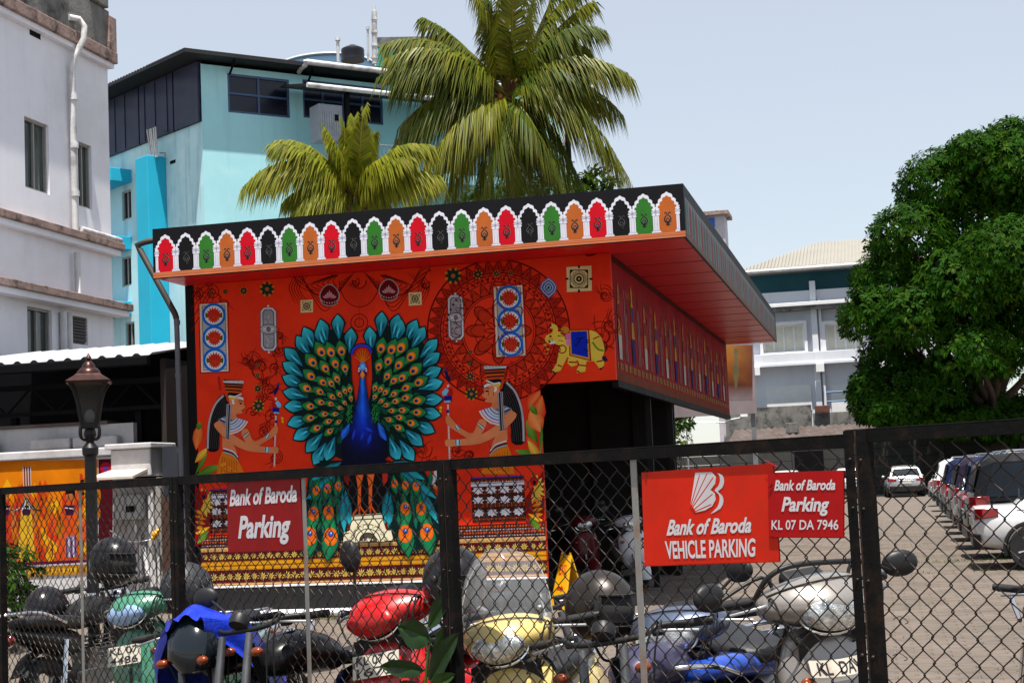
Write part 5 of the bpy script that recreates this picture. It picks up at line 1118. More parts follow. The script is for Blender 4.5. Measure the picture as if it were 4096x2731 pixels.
m = MB(); m.box((a_.x, YW-.16, 0), (b_.x, YW-.09, b_.z)); m.build('gate', M_black, fw_)
sh = empty('tin_shed', tuple(onY(3200, 1880, 90)), label='low shed with rusty corrugated roof behind the precast wall', cat='shed', world=True)
M_tin = mat('rusty_tin', C(92, 82, 78), .7, .2, var=.3, scale=1.5, dirt=(C(70, 46, 36), .8, .8))
zs0, zs1 = onY(3200, 1752, 88.6).z, onY(3200, 1705, 92).z
m = MB(); xs0, xs1 = onY(2930, 1800, 90).x, 34
n = 220; v0 = [];
for k in range(n+1):
    x = xs0+(xs1-xs0)*k/n; dz = .05*math.cos(k*PI); v0.append((Vector((x, 88.4, zs0+dz)), Vector((x, 92.5, zs1+dz))))
m.loft([[a for a, b in v0], [b for a, b in v0]], cap=False, close=False); m.build('tin_roof', M_tin, sh, fix=False)
m = MB(); m.box((xs0, 88.8, 0), (xs1, 88.9, zs0-.06)); m.build('front', M_prec, sh)
m = MB(); zz = onY(3100, 1625, 93).z; m.box((onY(2900, 1640, 93).x, 93, 0), (onY(3245, 1640, 93).x, 93.3, zz)); m.box((onY(3250, 1640, 93).x, 93.05, 0), (xs1, 93.35, zz-.5)); m.build('parapet', M_conc, sh, bevel=.03)
m = MB(); a_ = onY(3295, 1640, 92.9); m.box((a_.x-.5, 92.7, zz-.5), (a_.x+.35, 92.99, zz-.1)); m.build('block', mat('brick_red', C(96, 60, 48), .9, var=.2), sh, bevel=.03)
m = MB(); a_ = onY(3170, 1712, 90.5); m.box((a_.x-.35, 90, a_.z-.3), (a_.x+.35, 90.4, a_.z+.3)); m.build('chimney_stub', M_conc, sh, bevel=.03)
m = MB(); a_, b_ = onY(2915, 1680, 60), onY(2975, 1668, 60); m.tube([onY(2900, 1690, 60), a_, b_], .03, 6); lampx = empty('yard_lamp', tuple(b_), label='small white flood lamp on a bracket at the kiosk rear end', cat='lamp', world=True)
m.tube([(b_.x-2.2, 60, 0), (b_.x-2.2, 60, b_.z-.05), tuple(onY(2900, 1690, 60))], .03, 6); m.build('bracket', M_steel, lampx)
m = MB(); m.box((b_.x-.12, 59.9, b_.z), (b_.x+.15, 60.1, b_.z+.3)); m.build('lamp_head', M_white, lampx, bevel=.02)
# ================================================================== left yard: shed, painted low wall, meter pillar, lamp post
YS = 21.0
M_tin2 = mat('galvanised_sheet', C(160, 163, 168), .55, .0, var=.1, scale=1.2)
ys = empty('open_shed', tuple(onY(200, 2010, 23)), label='open shed with pale corrugated roof and dark inside at far left', cat='shed', world=True)
zf = onY(200, 1452, YS).z; xs0 = onY(-420, 1440, YS).x; xs1 = onY(640, 1420, YS).x
m = MB(); v0 = []; n = 96
for k in range(n+1):
    x = xs0+(xs1-xs0)*k/n; ph = k % 6; dz = .035 if ph in (0, 1) else 0; v0.append((Vector((x, YS-.25, zf+dz)), Vector((x, YS+4.2, zf+dz+.60))))
m.loft([[a for a, b in v0], [b for a, b in v0]], cap=False, close=False); m.build('roof_sheet', M_tin2, ys, fix=False)
m = MB(); m.box((xs0, YS-.33, zf-.15), (xs1-.05, YS-.2, zf-.01)); m.build('gutter', M_black, ys, bevel=.02)
m = MB(); m.box((xs0, YS+.3, zf-.36), (xs1-.1, YS+.36, zf-.28)); m.box((xs0, YS+.3, zf-.75), (xs1-.1, YS+.36, zf-.69))
x = xs0; k = 0
while x < xs1-.5: m.tube([(x, YS+.33, zf-.72+(.4 if k % 2 else 0)), (x+.42, YS+.33, zf-.72+(0 if k % 2 else .4))], .018, 5); x += .42; k += 1
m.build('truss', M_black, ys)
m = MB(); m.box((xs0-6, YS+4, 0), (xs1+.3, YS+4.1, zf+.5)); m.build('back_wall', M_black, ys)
m = MB(); m.box((xs1-.1, YS+.2, 0), (xs1-.02, YS+4, zf-.02)); m.build('side_wall', mat('shed_brown', C(40, 30, 26), .8), ys)
for px in (60, 560): x = onY(px, 1900, YS+.4).x; m = MB(); m.box((x-.05, YS+.38, 0), (x+.05, YS+.48, zf-.76)); m.build('post', M_black, ys)
# low painted wall
lw_ = empty('painted_low_wall', tuple(onY(200, 2480, YS)), label='low white wall with orange and yellow figure mural at far left', cat='wall', world=True)
x0, x1 = onY(-260, 2100, YS).x, onY(452, 2100, YS).x
zt = onY(200, 1835, YS).z; zw2 = onY(250, 1705, YS+.25).z
M_lime = mat('limewashed_wall', C(190, 188, 190), .9, var=.08, scale=1.6, bump=.3, bscale=12, dirt=(C(150, 146, 142), .6, .9), streak=.2)
m = MB(); m.box((x0, YS, 0), (x1, YS+.2, zt)); m.build('wall', M_lime, lw_, bevel=.02)
m = MB(); m.box((x0, YS-.05, zt+.002), (x1+.02, YS+.24, zt+.13)); m.build('coping', M_lime, lw_, bevel=.02)
for a, b in ((-240, -20), (115, 280), (285, 470)): m = MB(); m.box((onY(a, 1800, YS).x, YS+.02, zt+.132), (onY(b, 1800, YS).x-.02, YS+.2, zt+.30)); m.build('coping_block', M_lime, lw_, bevel=.03)
m = MB(); m.box((x0, YS+.26, 0), (onY(540, 1800, YS+.3).x, YS+.4, zw2)); m.build('upper_wall', M_lime, lw_)
m = MB(); m.box((x0, YS+.22, zw2+.002), (onY(440, 1700, YS+.3).x, YS+.6, zw2+.05)); m.build('ledge_sheet', M_tin, lw_)
PL = Plane((0, YS, 0), (0, -1, 0)); f = Flat(PL)
def sl(px, y): return y-(px-200)*.03
f.strip([(-220, 1848), (-220, 1910), (-220, 2262)], [(392, 1836), (392, 1890), (392, 2240)], ([C(222, 116, 6), C(234, 132, 10), C(228, 104, 8)], [C(222, 116, 6), C(234, 132, 10), C(228, 104, 8)]), 0)
f.poly([(394, 1836), (450, 1834), (450, 2225), (394, 2238)], C(86, 10, 26), 0); f.ell(424, 1872, 24, 24, C(190, 20, 50), 1); f.ell(424, 1872, 10, 10, C(90, 60, 150), 2)
r4 = random.Random(21)
for k in range(150):   # cattle and robes in oranges
    x, y = r4.uniform(-200, 380), r4.uniform(1960, 2225); c = [C(206, 96, 8), C(226, 84, 24), C(240, 176, 20), C(186, 110, 10), C(214, 60, 24)][k % 5]
    f.leaf(x, y-r4.uniform(18, 60), x+r4.uniform(-24, 24), y+r4.uniform(18, 60), r4.uniform(14, 40), (c, c, c), 1+k % 6)
for k in range(34):
    x, y = r4.uniform(-190, 370), r4.uniform(1970, 2210); f.line(smoothpts([(x, y), (x+r4.uniform(-20, 20), y+24), (x+r4.uniform(-16, 16), y+56)], 4, False), 4, C(110, 40, 10), 9, True)
# standing figures
for x, sc, robe, hair in ((20, 1, C(206, 60, 24), K_), (105, 1.1, C(226, 176, 40), C(150, 130, 110)), (278, .95, C(222, 84, 24), K_), (-120, 1, C(210, 120, 20), K_)):
    f.poly(smoothpts([(x-30, 2235), (x+30, 2235), (x+26, 2110), (x+16, 2010), (x-14, 2010), (x-26, 2110)], 3), robe, 10); f.ell(x, 1985, 14, 19, C(190, 110, 60), 12); f.ell(x, 1972, 17, 14, hair, 11)
    f.poly([(x-22, 2020), (x+22, 2020), (x+14, 2060), (x-14, 2060)], C(60, 20, 60), 12); f.line([(x-18, 2030), (x+18, 2034)], 4, WH, 13); f.line(smoothpts([(x+16, 2030), (x+40, 2075), (x+24, 2110)], 5, False), 9, C(196, 116, 66), 13)
for k in range(7): f.line([(92+5*k, 1865), (95+5*k, 1955)], 3, C(60, 50, 60) if k % 2 else C(210, 200, 206), 11)
for k in range(9): f.line(smoothpts([(105, 1990), (75+8*k, 2010+6*abs(k-4)), (40+16*k, 2040)], 4, False), 4, C(206, 206, 214) if k % 2 else K_, 14)
f.poly([(262, 2145), (305, 2140), (308, 2225), (264, 2230)], C(150, 120, 160), 15)
for k in range(5): f.line([(266+9*k, 2148), (268+9*k, 2226)], 4, WH if k % 2 else C(70, 40, 80), 16)
f.poly([(258, 1960), (300, 1955), (300, 1990), (290, 1972), (268, 1975)], K_, 15)
for k in range(14): f.ell(330+r4.uniform(-14, 16), 1920+r4.uniform(-22, 70), 8, 6, C(206, 70, 20) if k % 2 else C(30, 24, 20), 15, r4.random()*3, 8)
f.strip([(-220, 2262), (-220, 2275)], [(450, 2232), (450, 2243)], (C(96, 20, 60), C(96, 20, 60)), 17); f.strip([(-220, 2276), (-220, 2284)], [(450, 2244), (450, 2250)], (C(206, 200, 206), C(206, 200, 206)), 17)
f.strip([(-220, 2286), (-220, 2325)], [(450, 2252), (450, 2288)], (C(196, 130, 20), C(196, 130, 20)), 17)
for k in range(42): x = -210+15.5*k; f.ell(x, 2304-(x+220)*.05, 5, 10, C(236, 190, 50), 18, 0, 8); f.ell(x+7.5, 2304-(x+212)*.05, 3, 5, C(120, 60, 14), 18, 0, 6)
f.build('figure_mural', lw_)
# meter pillar with sloping hood
mp_ = empty('meter_pillar', tuple(onY(560, 2480, 20.4)), label='white plastered meter pillar with sloping hood beside the kiosk', cat='pillar', world=True)
YP = 20.3
def pX(px, py=1900): return onY(px, py, YP).x
def pZ(py, px=560): return onY(px, py, YP).z
M_lime2 = mat('grey_plaster', C(150, 147, 144), .9, var=.1, scale=2, bump=.25, bscale=14, dirt=(C(120, 112, 104), .7, 1.2), streak=.3)
m = MB(); m.box((pX(448), YP, 0), (pX(640), YP+.5, pZ(1912))); m.build('body', M_lime2, mp_, bevel=.015)
m = MB(); m.box((pX(462), YP-.14, pZ(1905)), (pX(622), YP+.55, pZ(1795))); m.build('top_box', M_lime, mp_, bevel=.02)
m = MB(); m.box((pX(446), YP-.2, pZ(1794)), (pX(632), YP+.6, pZ(1772))); m.build('cornice', M_lime, mp_, bevel=.015)
m = MB(); m.hexa([Vector((pX(462), YP-.145, pZ(1885))), Vector((pX(610), YP-.145, pZ(1885))), Vector((pX(597), YP-.5, pZ(1913))), Vector((pX(420), YP-.5, pZ(1913)))], (0, 0, .035)); m.build('hood', mat('hood_cream', C(196, 184, 170), .85, var=.1), mp_)
m = MB(); m.box((pX(632)+.02, YP+.1, 0), (pX(700), YP+.4, pZ(1790))); m.build('return_wall', mat('dark_blue_plaster', C(44, 48, 58), .85, var=.2, scale=2), mp_)
m = MB(); m.box((pX(655), YP-.1, 0), (pX(702), YP+.05, pZ(1990))); m.build('brown_board', mat('brown_board', C(70, 46, 34), .8, var=.3, scale=3), mp_)
m = MB(); m.box((pX(475), YP-.13, pZ(2075)), (pX(590), YP-.002, pZ(1975))); mb_ = m.build('meter_box', mat('meter_grey', C(150, 150, 148), .6, var=.1), mp_, bevel=.02)
m = MB(); m.box((pX(518), YP-.14, pZ(2045)), (pX(552), YP-.131, pZ(2020))); m.build('meter_dial', M_black, mb_)
for px, t, b in ((600, 1960, 2430), (612, 1960, 2430), (545, 2080, 2440), (560, 2140, 2440), (630, 2100, 2440)):
    m = MB(); m.tube([(pX(px), YP-.05, pZ(t)), (pX(px)+.02, YP-.05, pZ(b))], .022, 8); m.build('conduit', M_pvc, mp_, smooth=60)
m = MB(); m.tube([(pX(575), YP-.06, pZ(2180)), (pX(590), YP-.06, pZ(2300))], .03, 8); m.build('loose_conduit', M_white, mp_, smooth=60)
m = MB(); m.tube(smoothpts([tuple(onY(440, 2120, YP-.1)), tuple(onY(520, 2165, YP-.12)), tuple(onY(640, 2150, YP-.1))], 6, False), .008, 5); m.build('cable', M_white, mp_)
m = MB(); m.ball(tuple(onY(622, 2135, YP-.12)), (.05, .04, .05)); m.ball(tuple(onY(632, 2122, YP-.12)), (.03, .03, .03)); m.ball(tuple(onY(612, 2150, YP-.12)), (.03, .03, .03)); m.build('yellow_valve', mat('valve_yellow', C(226, 170, 20), .5), mp_, smooth=50)
# ------------------------------------------------------------------ garden lamp post
lb = at(366, 2040, 11.2); LXY = Vector((lb.x, lb.y, 0))
lp = empty('lamp_post', tuple(LXY), label='black lamp post with copper topped lantern at left', cat='lamp post')
M_cop = mat('copper_cap', C(66, 42, 38), .34, .7, var=.25, scale=12)
M_blk = mat('lamp_black', C(10, 8, 8), .45, .2, var=.2, scale=8)
def lz(py): return at(366, py, 11.2).z
m = MB(); m.lathe([(.10, 0), (.10, .12), (.075, .16), (.06, .5), (.042, .54), (.042, lz(1830)), (.042, lz(1825)), (.056, lz(1815)), (.058, lz(1790)), (.03, lz(1768)), (.028, lz(1765))], n=16); m.build('pole', M_blk, lp, smooth=35)
z0, z1 = lz(1758), lz(1522); sq = Matrix.Rotation(R(25), 4, 'Z')
def sqring(r_, z_): return [sq @ Vector((r_*math.cos(PI/4+PI/2*k)*1.414, r_*math.sin(PI/4+PI/2*k)*1.414, z_)) for k in range(4)]
prof = [(.052, lz(1692)), (.062, lz(1660)), (.074, lz(1610)), (.096, lz(1560)), (.125, lz(1528))]
for k in range(4):   # curved corner straps
    m = MB(); m.tube([sqring(r_*1.02, z_)[k] for r_, z_ in prof], .014, 6); m.build('strap', M_blk, lp, smooth=60)
    m = MB(); c = [sqring(r_, z_)[k] for r_, z_ in ((.055, lz(1690)), (.066, lz(1715)), (.062, lz(1745)), (.035, lz(1757)), (.018, lz(1740)))]; m.tube(smoothpts([tuple(p) for p in c], 5, False), .009, 6); m.build('scroll_arm', M_blk, lp, smooth=60)
M_seed = mat('seeded_glass', (.02, .018, .016), .12, var=.2, bump=.25, bscale=60, alpha=.72)
for k in range(4):
    m = MB(); A = [sqring(r_*.97, z_)[k] for r_, z_ in prof]; B = [sqring(r_*.97, z_)[(k+1) % 4] for r_, z_ in prof]; m.loft([A, B], cap=False, close=False); m.build('pane', M_seed, lp, smooth=60, fix=False)
m = MB(); m.loft([sqring(.058, lz(1712)), sqring(.062, lz(1692)), sqring(.05, lz(1690))]); m.lathe([(.03, lz(1766)), (.045, lz(1735)), (.035, lz(1713))], n=12); m.build('seat', M_blk, lp, bevel=.004)
m = MB(); m.loft([sqring(.15, lz(1530)), sqring(.155, lz(1521)), sqring(.10, lz(1500)), sqring(.085, lz(1492))]); m.lathe([(.085, lz(1493)), (.08, lz(1480)), (.06, lz(1468)), (.05, lz(1466)), (.044, lz(1455)), (.03, lz(1444)), (.012, lz(1436))], n=16); m.lathe([(.012, lz(1437)), (.022, lz(1428)), (.016, lz(1420)), (.008, lz(1414)), (.004, lz(1408))], n=10); m.build('cap', M_cop, lp, smooth=40)
m = MB(); m.ball((0, 0, lz(1662)), (.035, .035, .05)); m.build('bulb', mat('frosted_bulb', (.75, .8, .85), .35), lp, smooth=60)
# shrub behind the fence at the far left is built with the trees
# ================================================================== palms and trees
M_palm = mat('palm_leaf', attr=True, rough=.42, var=.12, scale=2, translu=.38, spec=.35, gain=.8)
M_palmy = mat('young_palm_leaf', attr=True, rough=.45, var=.12, scale=2, translu=.45, spec=.3, gain=1.15)
M_leaf = mat('tree_leaf', attr=True, rough=.5, var=.25, scale=.35, translu=.2, spec=.04, gain=.48)
M_trunk = mat('palm_trunk', C(120, 108, 94), .9, var=.25, scale=4, bump=.6, bscale=14)
M_bark = mat('tree_bark', C(74, 62, 52), .92, var=.3, scale=3, bump=.7, bscale=10)
sxv = Vector((CX.x, CX.y, 0)).normalized(); syv = Vector((-CZ.x, -CZ.y, 0)).normalized()
def frond(parent, c, tip, k, dep, rr, tone, dens=125, lw=.044, ll=1.2, mt=None):
    """c crown centre, tip end point, k arch height, dep bulge towards the eye"""
    L = (tip-c).length; ctrl = c+(tip-c)*.5+ZV*k*L-syv*dep*L*.6; P = []
    n = 18
    for i in range(n+1):
        t = i/n; P.append(c*(1-t)**2+ctrl*2*t*(1-t)+(tip-syv*dep*L*.35)*t*t)
    m = MB(); base = mixc((.34, .34, .02), (.085, .14, .01), tone); m.tube(P, [.045*(1-.85*i/n) for i in range(n+1)], 5, col=mixc((.34, .27, .04), (.2, .22, .03), tone))
    for j in range(dens):
        t = .12+.88*(j+rr.random()*.6)/dens; i = min(int(t*n), n-1); u = t*n-i; p = P[i].lerp(P[i+1], u); tg = (P[i+1]-P[i]).normalized()
        sd = tg.cross(ZV); sd = sd.normalized() if sd.length > .05 else sxv
        ln = ll*(.55+.45*math.sin(PI*min(1, .12+t*.95)))*rr.uniform(.85, 1.12)*(L/3.6)**.5
        for s_ in (-1, 1):
            if rr.random() < .1: continue
            d0 = (sd*s_*(.85-.35*t)+tg*(.5+.6*t)+ZV*(.12-.2*rr.random())).normalized()
            dr = rr.uniform(.7, 1.7); a = p; b = p+d0*ln*.45-ZV*ln*.45*dr*.25; e = p+d0*ln*.82-ZV*ln*dr*.75
            up = tg.cross(d0).normalized(); w_ = tg*lw*.5
            cl = mixc(base, (.03, .075, .008), rr.random()*.75); 
            if rr.random() < .07: cl = mixc(cl, (.33, .24, .03), .7)
            ce = mixc(cl, (.26, .21, .03), rr.random()*.5)
            m.add([a-w_, a+w_, b+w_*1.2, b-w_*1.2, e], [(0, 1, 2, 3), (3, 2, 4)], [cl, cl, cl, cl, ce])
    return m.build('frond', mt or M_palm, parent, fix=False)
def palm(name, label, cpx, cpy, dep, fr, seed, lean=0, nuts=True, tr=.16, tone=1., sz=1.):
    rr = random.Random(seed); c = at(cpx, cpy, dep); base = Vector((c.x+lean, c.y, 0))
    root = empty(name, tuple(base), label=label, cat='palm tree', world=True)
    m = MB(); n = 26; pts = []; rad = []
    for i in range(n+1):
        t = i/n; q = base.lerp(c, t); q.x += lean*-.0+.25*math.sin(t*PI)*lean; pts.append(q); rad.append(tr*(1.35-.45*t)*(1.04 if i % 2 else .98))
    m.tube(pts, rad, 12); m.build('trunk', M_trunk, root, smooth=60)
    m = MB()
    for k in range(26):  # fibre and old leaf bases
        a = rr.uniform(0, 2*PI); d = Vector((math.cos(a), math.sin(a), 0)); z_ = rr.uniform(-.7, .35)
        m.tube([c+ZV*z_+d*.1, c+ZV*(z_+.25)+d*.34, c+ZV*(z_+.38)+d*.5], [.06, .04, .015], 5)
    m.build('leaf_bases', mat('palm_fibre', C(96, 62, 34), .9, var=.3, scale=6), root)
    if nuts:
        for k in range(14):
            a = rr.uniform(-PI, 0); d = Vector((math.cos(a), math.sin(a), 0)); q = c+d*rr.uniform(.2, .55)+ZV*rr.uniform(-.75, .05)
            q = c+sxv*rr.uniform(-.35, .75)-syv*rr.uniform(.25, .5)+ZV*rr.uniform(-.95, .0)
            mm_ = MB(); mm_.ball(tuple(q), (.085, .085, .105), 10, 7); mm_.build('coconut', mat('coconut', C(140, 78, 20), .5, var=.25, scale=5), root, smooth=60)
    fr = [(cpx+(tx-cpx)*sz, cpy+(ty-cpy)*sz, k, dp) for tx, ty, k, dp in fr]; fr = fr+[(tx+rr.uniform(-70, 70), ty+rr.uniform(-30, 70), k*rr.uniform(.8, 1.3), dp+rr.uniform(-.3, .3)) for tx, ty, k, dp in fr if rr.random() < .95]
    for j, (tx, ty, k, dp) in enumerate(fr): frond(root, c+sxv*rr.uniform(-.1, .1), at(tx, ty, dep), k, dp, rr, rr.random()*tone, mt=M_palmy if tone < .5 else None)
    return root
big = [(1560, 165, .34, .1), (1545, 300, .30, .35), (1700, 60, .24, -.3), (1870, -160, .12, -.2), (2040, -230, .02, .25), (2180, -190, .08, -.3), (2395, 110, .42, .1), (2490, 270, .36, -.1), (2330, 330, .42, .5), (2480, 680, .46, .1), (2380, 840, .40, -.2), (2260, 790, .36, .35), (2060, 800, .10, .5), (1905, 800, .30, .5), (1690, 820, .34, .3), (1560, 640, .44, .2), (1600, 480, .40, -.3), (1750, 880, .38, -.1), (2160, 860, .22, -.2), (1960, 20, .16, .5), (2300, -60, .28, -.4), (1640, 130, .28, -.45), (2430, 420, .42, -.5), (2200, 700, .3, .6), (1800, 700, .36, .55)]
palm('coconut_palm', 'tall coconut palm with orange nuts rising behind the kiosk roof', 2030, 395, 44., big, 4, sz=.98)
sm = [(985, 690, .42, .1), (1060, 540, .30, .2), (1290, 470, .10, .2), (1500, 490, .18, -.2), (1680, 540, .3, .2), (1140, 860, .42, .4), (1330, 870, .3, .6), (1560, 860, .3, .4), (1640, 720, .35, .1), (1200, 600, .2, -.3), (1420, 420, .05, .3), (1100, 780, .42, -.2), (1720, 660, .3, -.3), (1450, 900, .28, .6), (1240, 800, .36, .5), (1390, 560, .1, .55), (1590, 600, .3, .5)]
palm('young_palm', 'young palm with yellow green fronds left of the coconut palm', 1420, 800, 39., sm, 9, nuts=False, tr=.12, tone=.22, sz=.84)
def leafpile(m, c, rx, rz, n, size, rr, cols, out=.55):
    """rosette clumps of leaves over an ellipsoid lobe"""
    for k in range(n):
        u = rr.uniform(-.55, 1); a = rr.uniform(0, 2*PI); q = math.sqrt(max(0, 1-u*u)); rad = rr.uniform(.72, 1.03)
        nrm = Vector((q*math.cos(a), q*math.sin(a), u)); p = c+Vector((nrm.x*rx, nrm.y*rx, nrm.z*rz))*rad
        base = mixc(cols[0], cols[1], rr.random()); base = mixc(base, cols[2], max(0, rr.gauss(.0, .35)))
        for j in range(rr.randint(7, 11)):
            b = rr.uniform(0, 2*PI); t1 = nrm.orthogonal().normalized(); t2 = nrm.cross(t1); d = (t1*math.cos(b)+t2*math.sin(b))*.9+nrm*rr.uniform(-.1, .7)-ZV*rr.uniform(.1, .55); d.normalize()
            L = size*rr.uniform(.7, 1.3); s_ = d.cross(nrm); s_ = s_.normalized()*L*.17 if s_.length > .01 else t1*L*.17
            p0 = p+d*L*.12+nrm*rr.uniform(-.1, .1)*size; cl = mixc(base, (.012, .035, .006), rr.random()*.5)
            m.add([p0, p0+d*L*.5+s_, p0+d*L-ZV*L*.12, p0+d*L*.5-s_], [(0, 1, 2), (0, 2, 3)], cl)
GR = [(.022, .10, .005), (.05, .165, .008), (.12, .22, .012)]
def tree(name, label, base, lobes, seed, size, dens, trad=.4, trunk_top=None, cols=GR):
    rr = random.Random(seed); root = empty(name, tuple(base), label=label, cat='tree', world=True); top = trunk_top or (lobes[0][0])
    m = MB(); fork = base+(top-base)*.35; fork.x, fork.y = base.x+(top.x-base.x)*.2, base.y+(top.y-base.y)*.2
    m.tube([base, base+(fork-base)*.5+sxv*.15, fork], [trad*1.3, trad, trad*.85], 12); m.build('trunk', M_bark, root, smooth=60)
    for c, rx, rz in lobes:
        mid = fork.lerp(c, .55)-ZV*.5+sxv*rr.uniform(-.5, .5); mm_ = MB(); mm_.tube(smoothpts([tuple(fork-ZV*.3), tuple(mid), tuple(c)], 5, False), [trad*.5*(1-.085*i) for i in range(11)], 7); mm_.build('limb', M_bark, root, smooth=60)
    m = MB()
    for c, rx, rz in lobes: leafpile(m, c, rx, rz, int(dens*rx*rx), size, rr, cols)
    m.build('crown', M_leaf, root, fix=False); return root
D = 82.
def lob(px, py, rpx, rz=None, dd=0): return (at(px, py, D+dd), rpx/FPX*D, (rz or rpx)/FPX*D)
lobes = [lob(3950, 900, 260, 240, 2), lob(4080, 700, 230, 200), lob(3760, 760, 180, 170, 1), lob(3640, 960, 170, 150, -1), lob(3560, 1130, 160, 140, 0), lob(3500, 1270, 140, 130, -2), lob(3560, 1440, 130, 130, 0), lob(3660, 1300, 170, 160, -3), lob(3850, 1180, 220, 190, -3), lob(4060, 1080, 240, 220, -4), lob(3900, 640, 140, 120, 0), lob(4040, 560, 110, 90, 0), lob(3480, 1560, 90, 90, -1), lob(3720, 1560, 160, 130, -2), lob(3900, 1430, 180, 150, -4), lob(4180, 1300, 240, 220, -2), lob(4250, 900, 260, 260, 0), lob(3620, 1680, 120, 70, 1), lob(4300, 1550, 200, 140, 1), lob(3820, 1650, 120, 70, 2), lob(3980, 1640, 130, 80, 1), lob(4120, 1660, 130, 80, 1), lob(3560, 1640, 130, 90, -2), lob(3700, 1690, 150, 80, -1), lob(3880, 1700, 150, 80, -2), lob(4040, 1720, 140, 80, -1), lob(3470, 1600, 80, 90, 0)]
tb_ = at(3985, 1990, 82.); tb_.z = 0
tree('spreading_tree', 'huge dark green tree overhanging the parked cars at right', tb_, lobes, 17, .32, 120, .55, at(3960, 1000, 83.))
# smaller tree seen between palm and kiosk roof
D = 50.
lobes = [lob(2390, 720, 60), lob(2320, 760, 70), lob(2440, 760, 45), lob(2200, 780, 80), lob(2060, 800, 90, dd=2), lob(1900, 830, 80, dd=2)]
tree('leafy_tree', 'bright green leafy tree top just above the kiosk roof edge', Vector((lobes[0][0].x, lobes[0][0].y, 0)), lobes, 5, .26, 120, .18, cols=[(.06, .15, .012), (.12, .22, .02), (.2, .26, .03)])
# shrubs: left edge of the lot and behind the kiosk
D = 17.
lobes = [(at(40, 2330, D), .35, .45), (at(10, 2420, D), .35, .4), (at(-60, 2300, D), .4, .5)]
tree('shrub', 'dark green shrub growing behind the fence at the far left', Vector((lobes[0][0].x, lobes[0][0].y, 0)), lobes, 8, .11, 420, .03)
D = 40.
lobes = [(at(2722, 1680, D), .35, .5), (at(2690, 1640, D), .4, .5), (at(2700, 1780, D), .4, .6)]
tree('bush', 'sunlit bush seen through the dark carport beyond the kiosk', Vector((lobes[0][0].x, lobes[0][0].y, 0)), lobes, 12, .16, 260, .04, cols=[(.06, .15, .012), (.12, .22, .02), (.2, .26, .03)])
# ================================================================== chain link fence with its boards
def fence_pt(t):
    d = 9.92*(1-.1751*t); u = (579.8*t+10)/(1-.1751*t); p = at(u, 2014-.0445*u, d); return Vector((p.x, p.y, 0))
FA, FB = fence_pt(0), fence_pt(2.906); FD = (FB-FA).normalized(); FN = Vector((FD.y, -FD.x, 0)); FN = FN if FN.dot(FA) < 0 else -FN
def fs_(t): return (fence_pt(t)-FA).dot(FD)
fence = empty('chain_link_fence', tuple(fence_pt(1.5)), label='rusty black chain link fence with steel posts along the car park', cat='fence', world=True)
M_fence = mat('fence_black_steel', C(9, 8, 8), .75, 0, var=.3, scale=9, spec=.15, dirt=(C(52, 33, 21), .35, 9), bump=.15, bscale=60)
M_wire = mat('rusty_wire', C(20, 16, 14), .5, .3, var=.4, scale=20, dirt=(C(84, 52, 32), .6, 11))
M_bar = mat('grey_flat_bar', C(128, 128, 124), .5, .3, var=.2, scale=5, dirt=(C(120, 72, 40), .8, 5))
def FP(s_, z, n=0): return FA+FD*s_+FN*n+ZV*z
def fbox(m, s0, s1, z0, z1, n0, n1): return m.hexa([FP(s0, z0, n0), FP(s1, z0, n0), FP(s1, z1, n0), FP(s0, z1, n0)], FN*(n1-n0))
posts = [fs_(0)-2.3]+[fs_(t) for t in (0, 1, 2, 2.906, 3.9)]
for k, s_ in enumerate(posts):
    top = 1.70 if k < 4 else 1.712
    # two angle irons welded toe to toe, a slot between them
    for a, b in ((-.042, -.006), (.006, .042)):
        m = MB(); fbox(m, s_+a, s_+b, 0, top-.002, .030, .035); e = a if a < 0 else b-.006
        fbox(m, s_+e, s_+e+.006, 0, top-.002, -.005, .0295); m.build('post_angle', M_fence, fence, bevel=.0015)
    m = MB(); fbox(m, s_-.0058, s_+.0058, 0, top-.004, .012, .029); m.build('post_core', mat('post_core', C(30, 24, 20), .7, var=.4, scale=15, dirt=(C(110, 64, 36), .7, 12)), fence)
    for z_ in (.35, .78, 1.02, 1.25, 1.47, 1.62):
        m = MB(); m.ball(tuple(FP(s_-.02, z_, .035)), (.007, .005, .006), 7, 5); m.ball(tuple(FP(s_+.02, z_-.004, .035)), (.007, .005, .006), 7, 5); m.build('weld', M_wire, fence, smooth=60)
for k in range(5):
    z = 1.70 if k < 4 else 1.713; s0, s1 = posts[k]+.045, posts[k+1]-.045
    m = MB(); fbox(m, posts[k]-.042, posts[k+1]+(-.046 if k < 4 else 0), z-.005, z, -.03, .0265); fbox(m, posts[k]-.042, posts[k+1]+(-.046 if k < 4 else 0), z-.044, z-.0052, .0205, .0262); m.build('top_rail', M_fence, fence, bevel=.0015)
    m = MB(); fbox(m, s0, s1, .10, .14, -.004, .0); m.build('bottom_rail', M_fence, fence)
for t in (-.42, .495, 1.525, 2.47, 3.4):
    s_ = fs_(t); m = MB(); fbox(m, s_-.0145, s_+.0145, .1, 1.665, .004, .0095); m.build('flat_bar', M_bar, fence, bevel=.001)
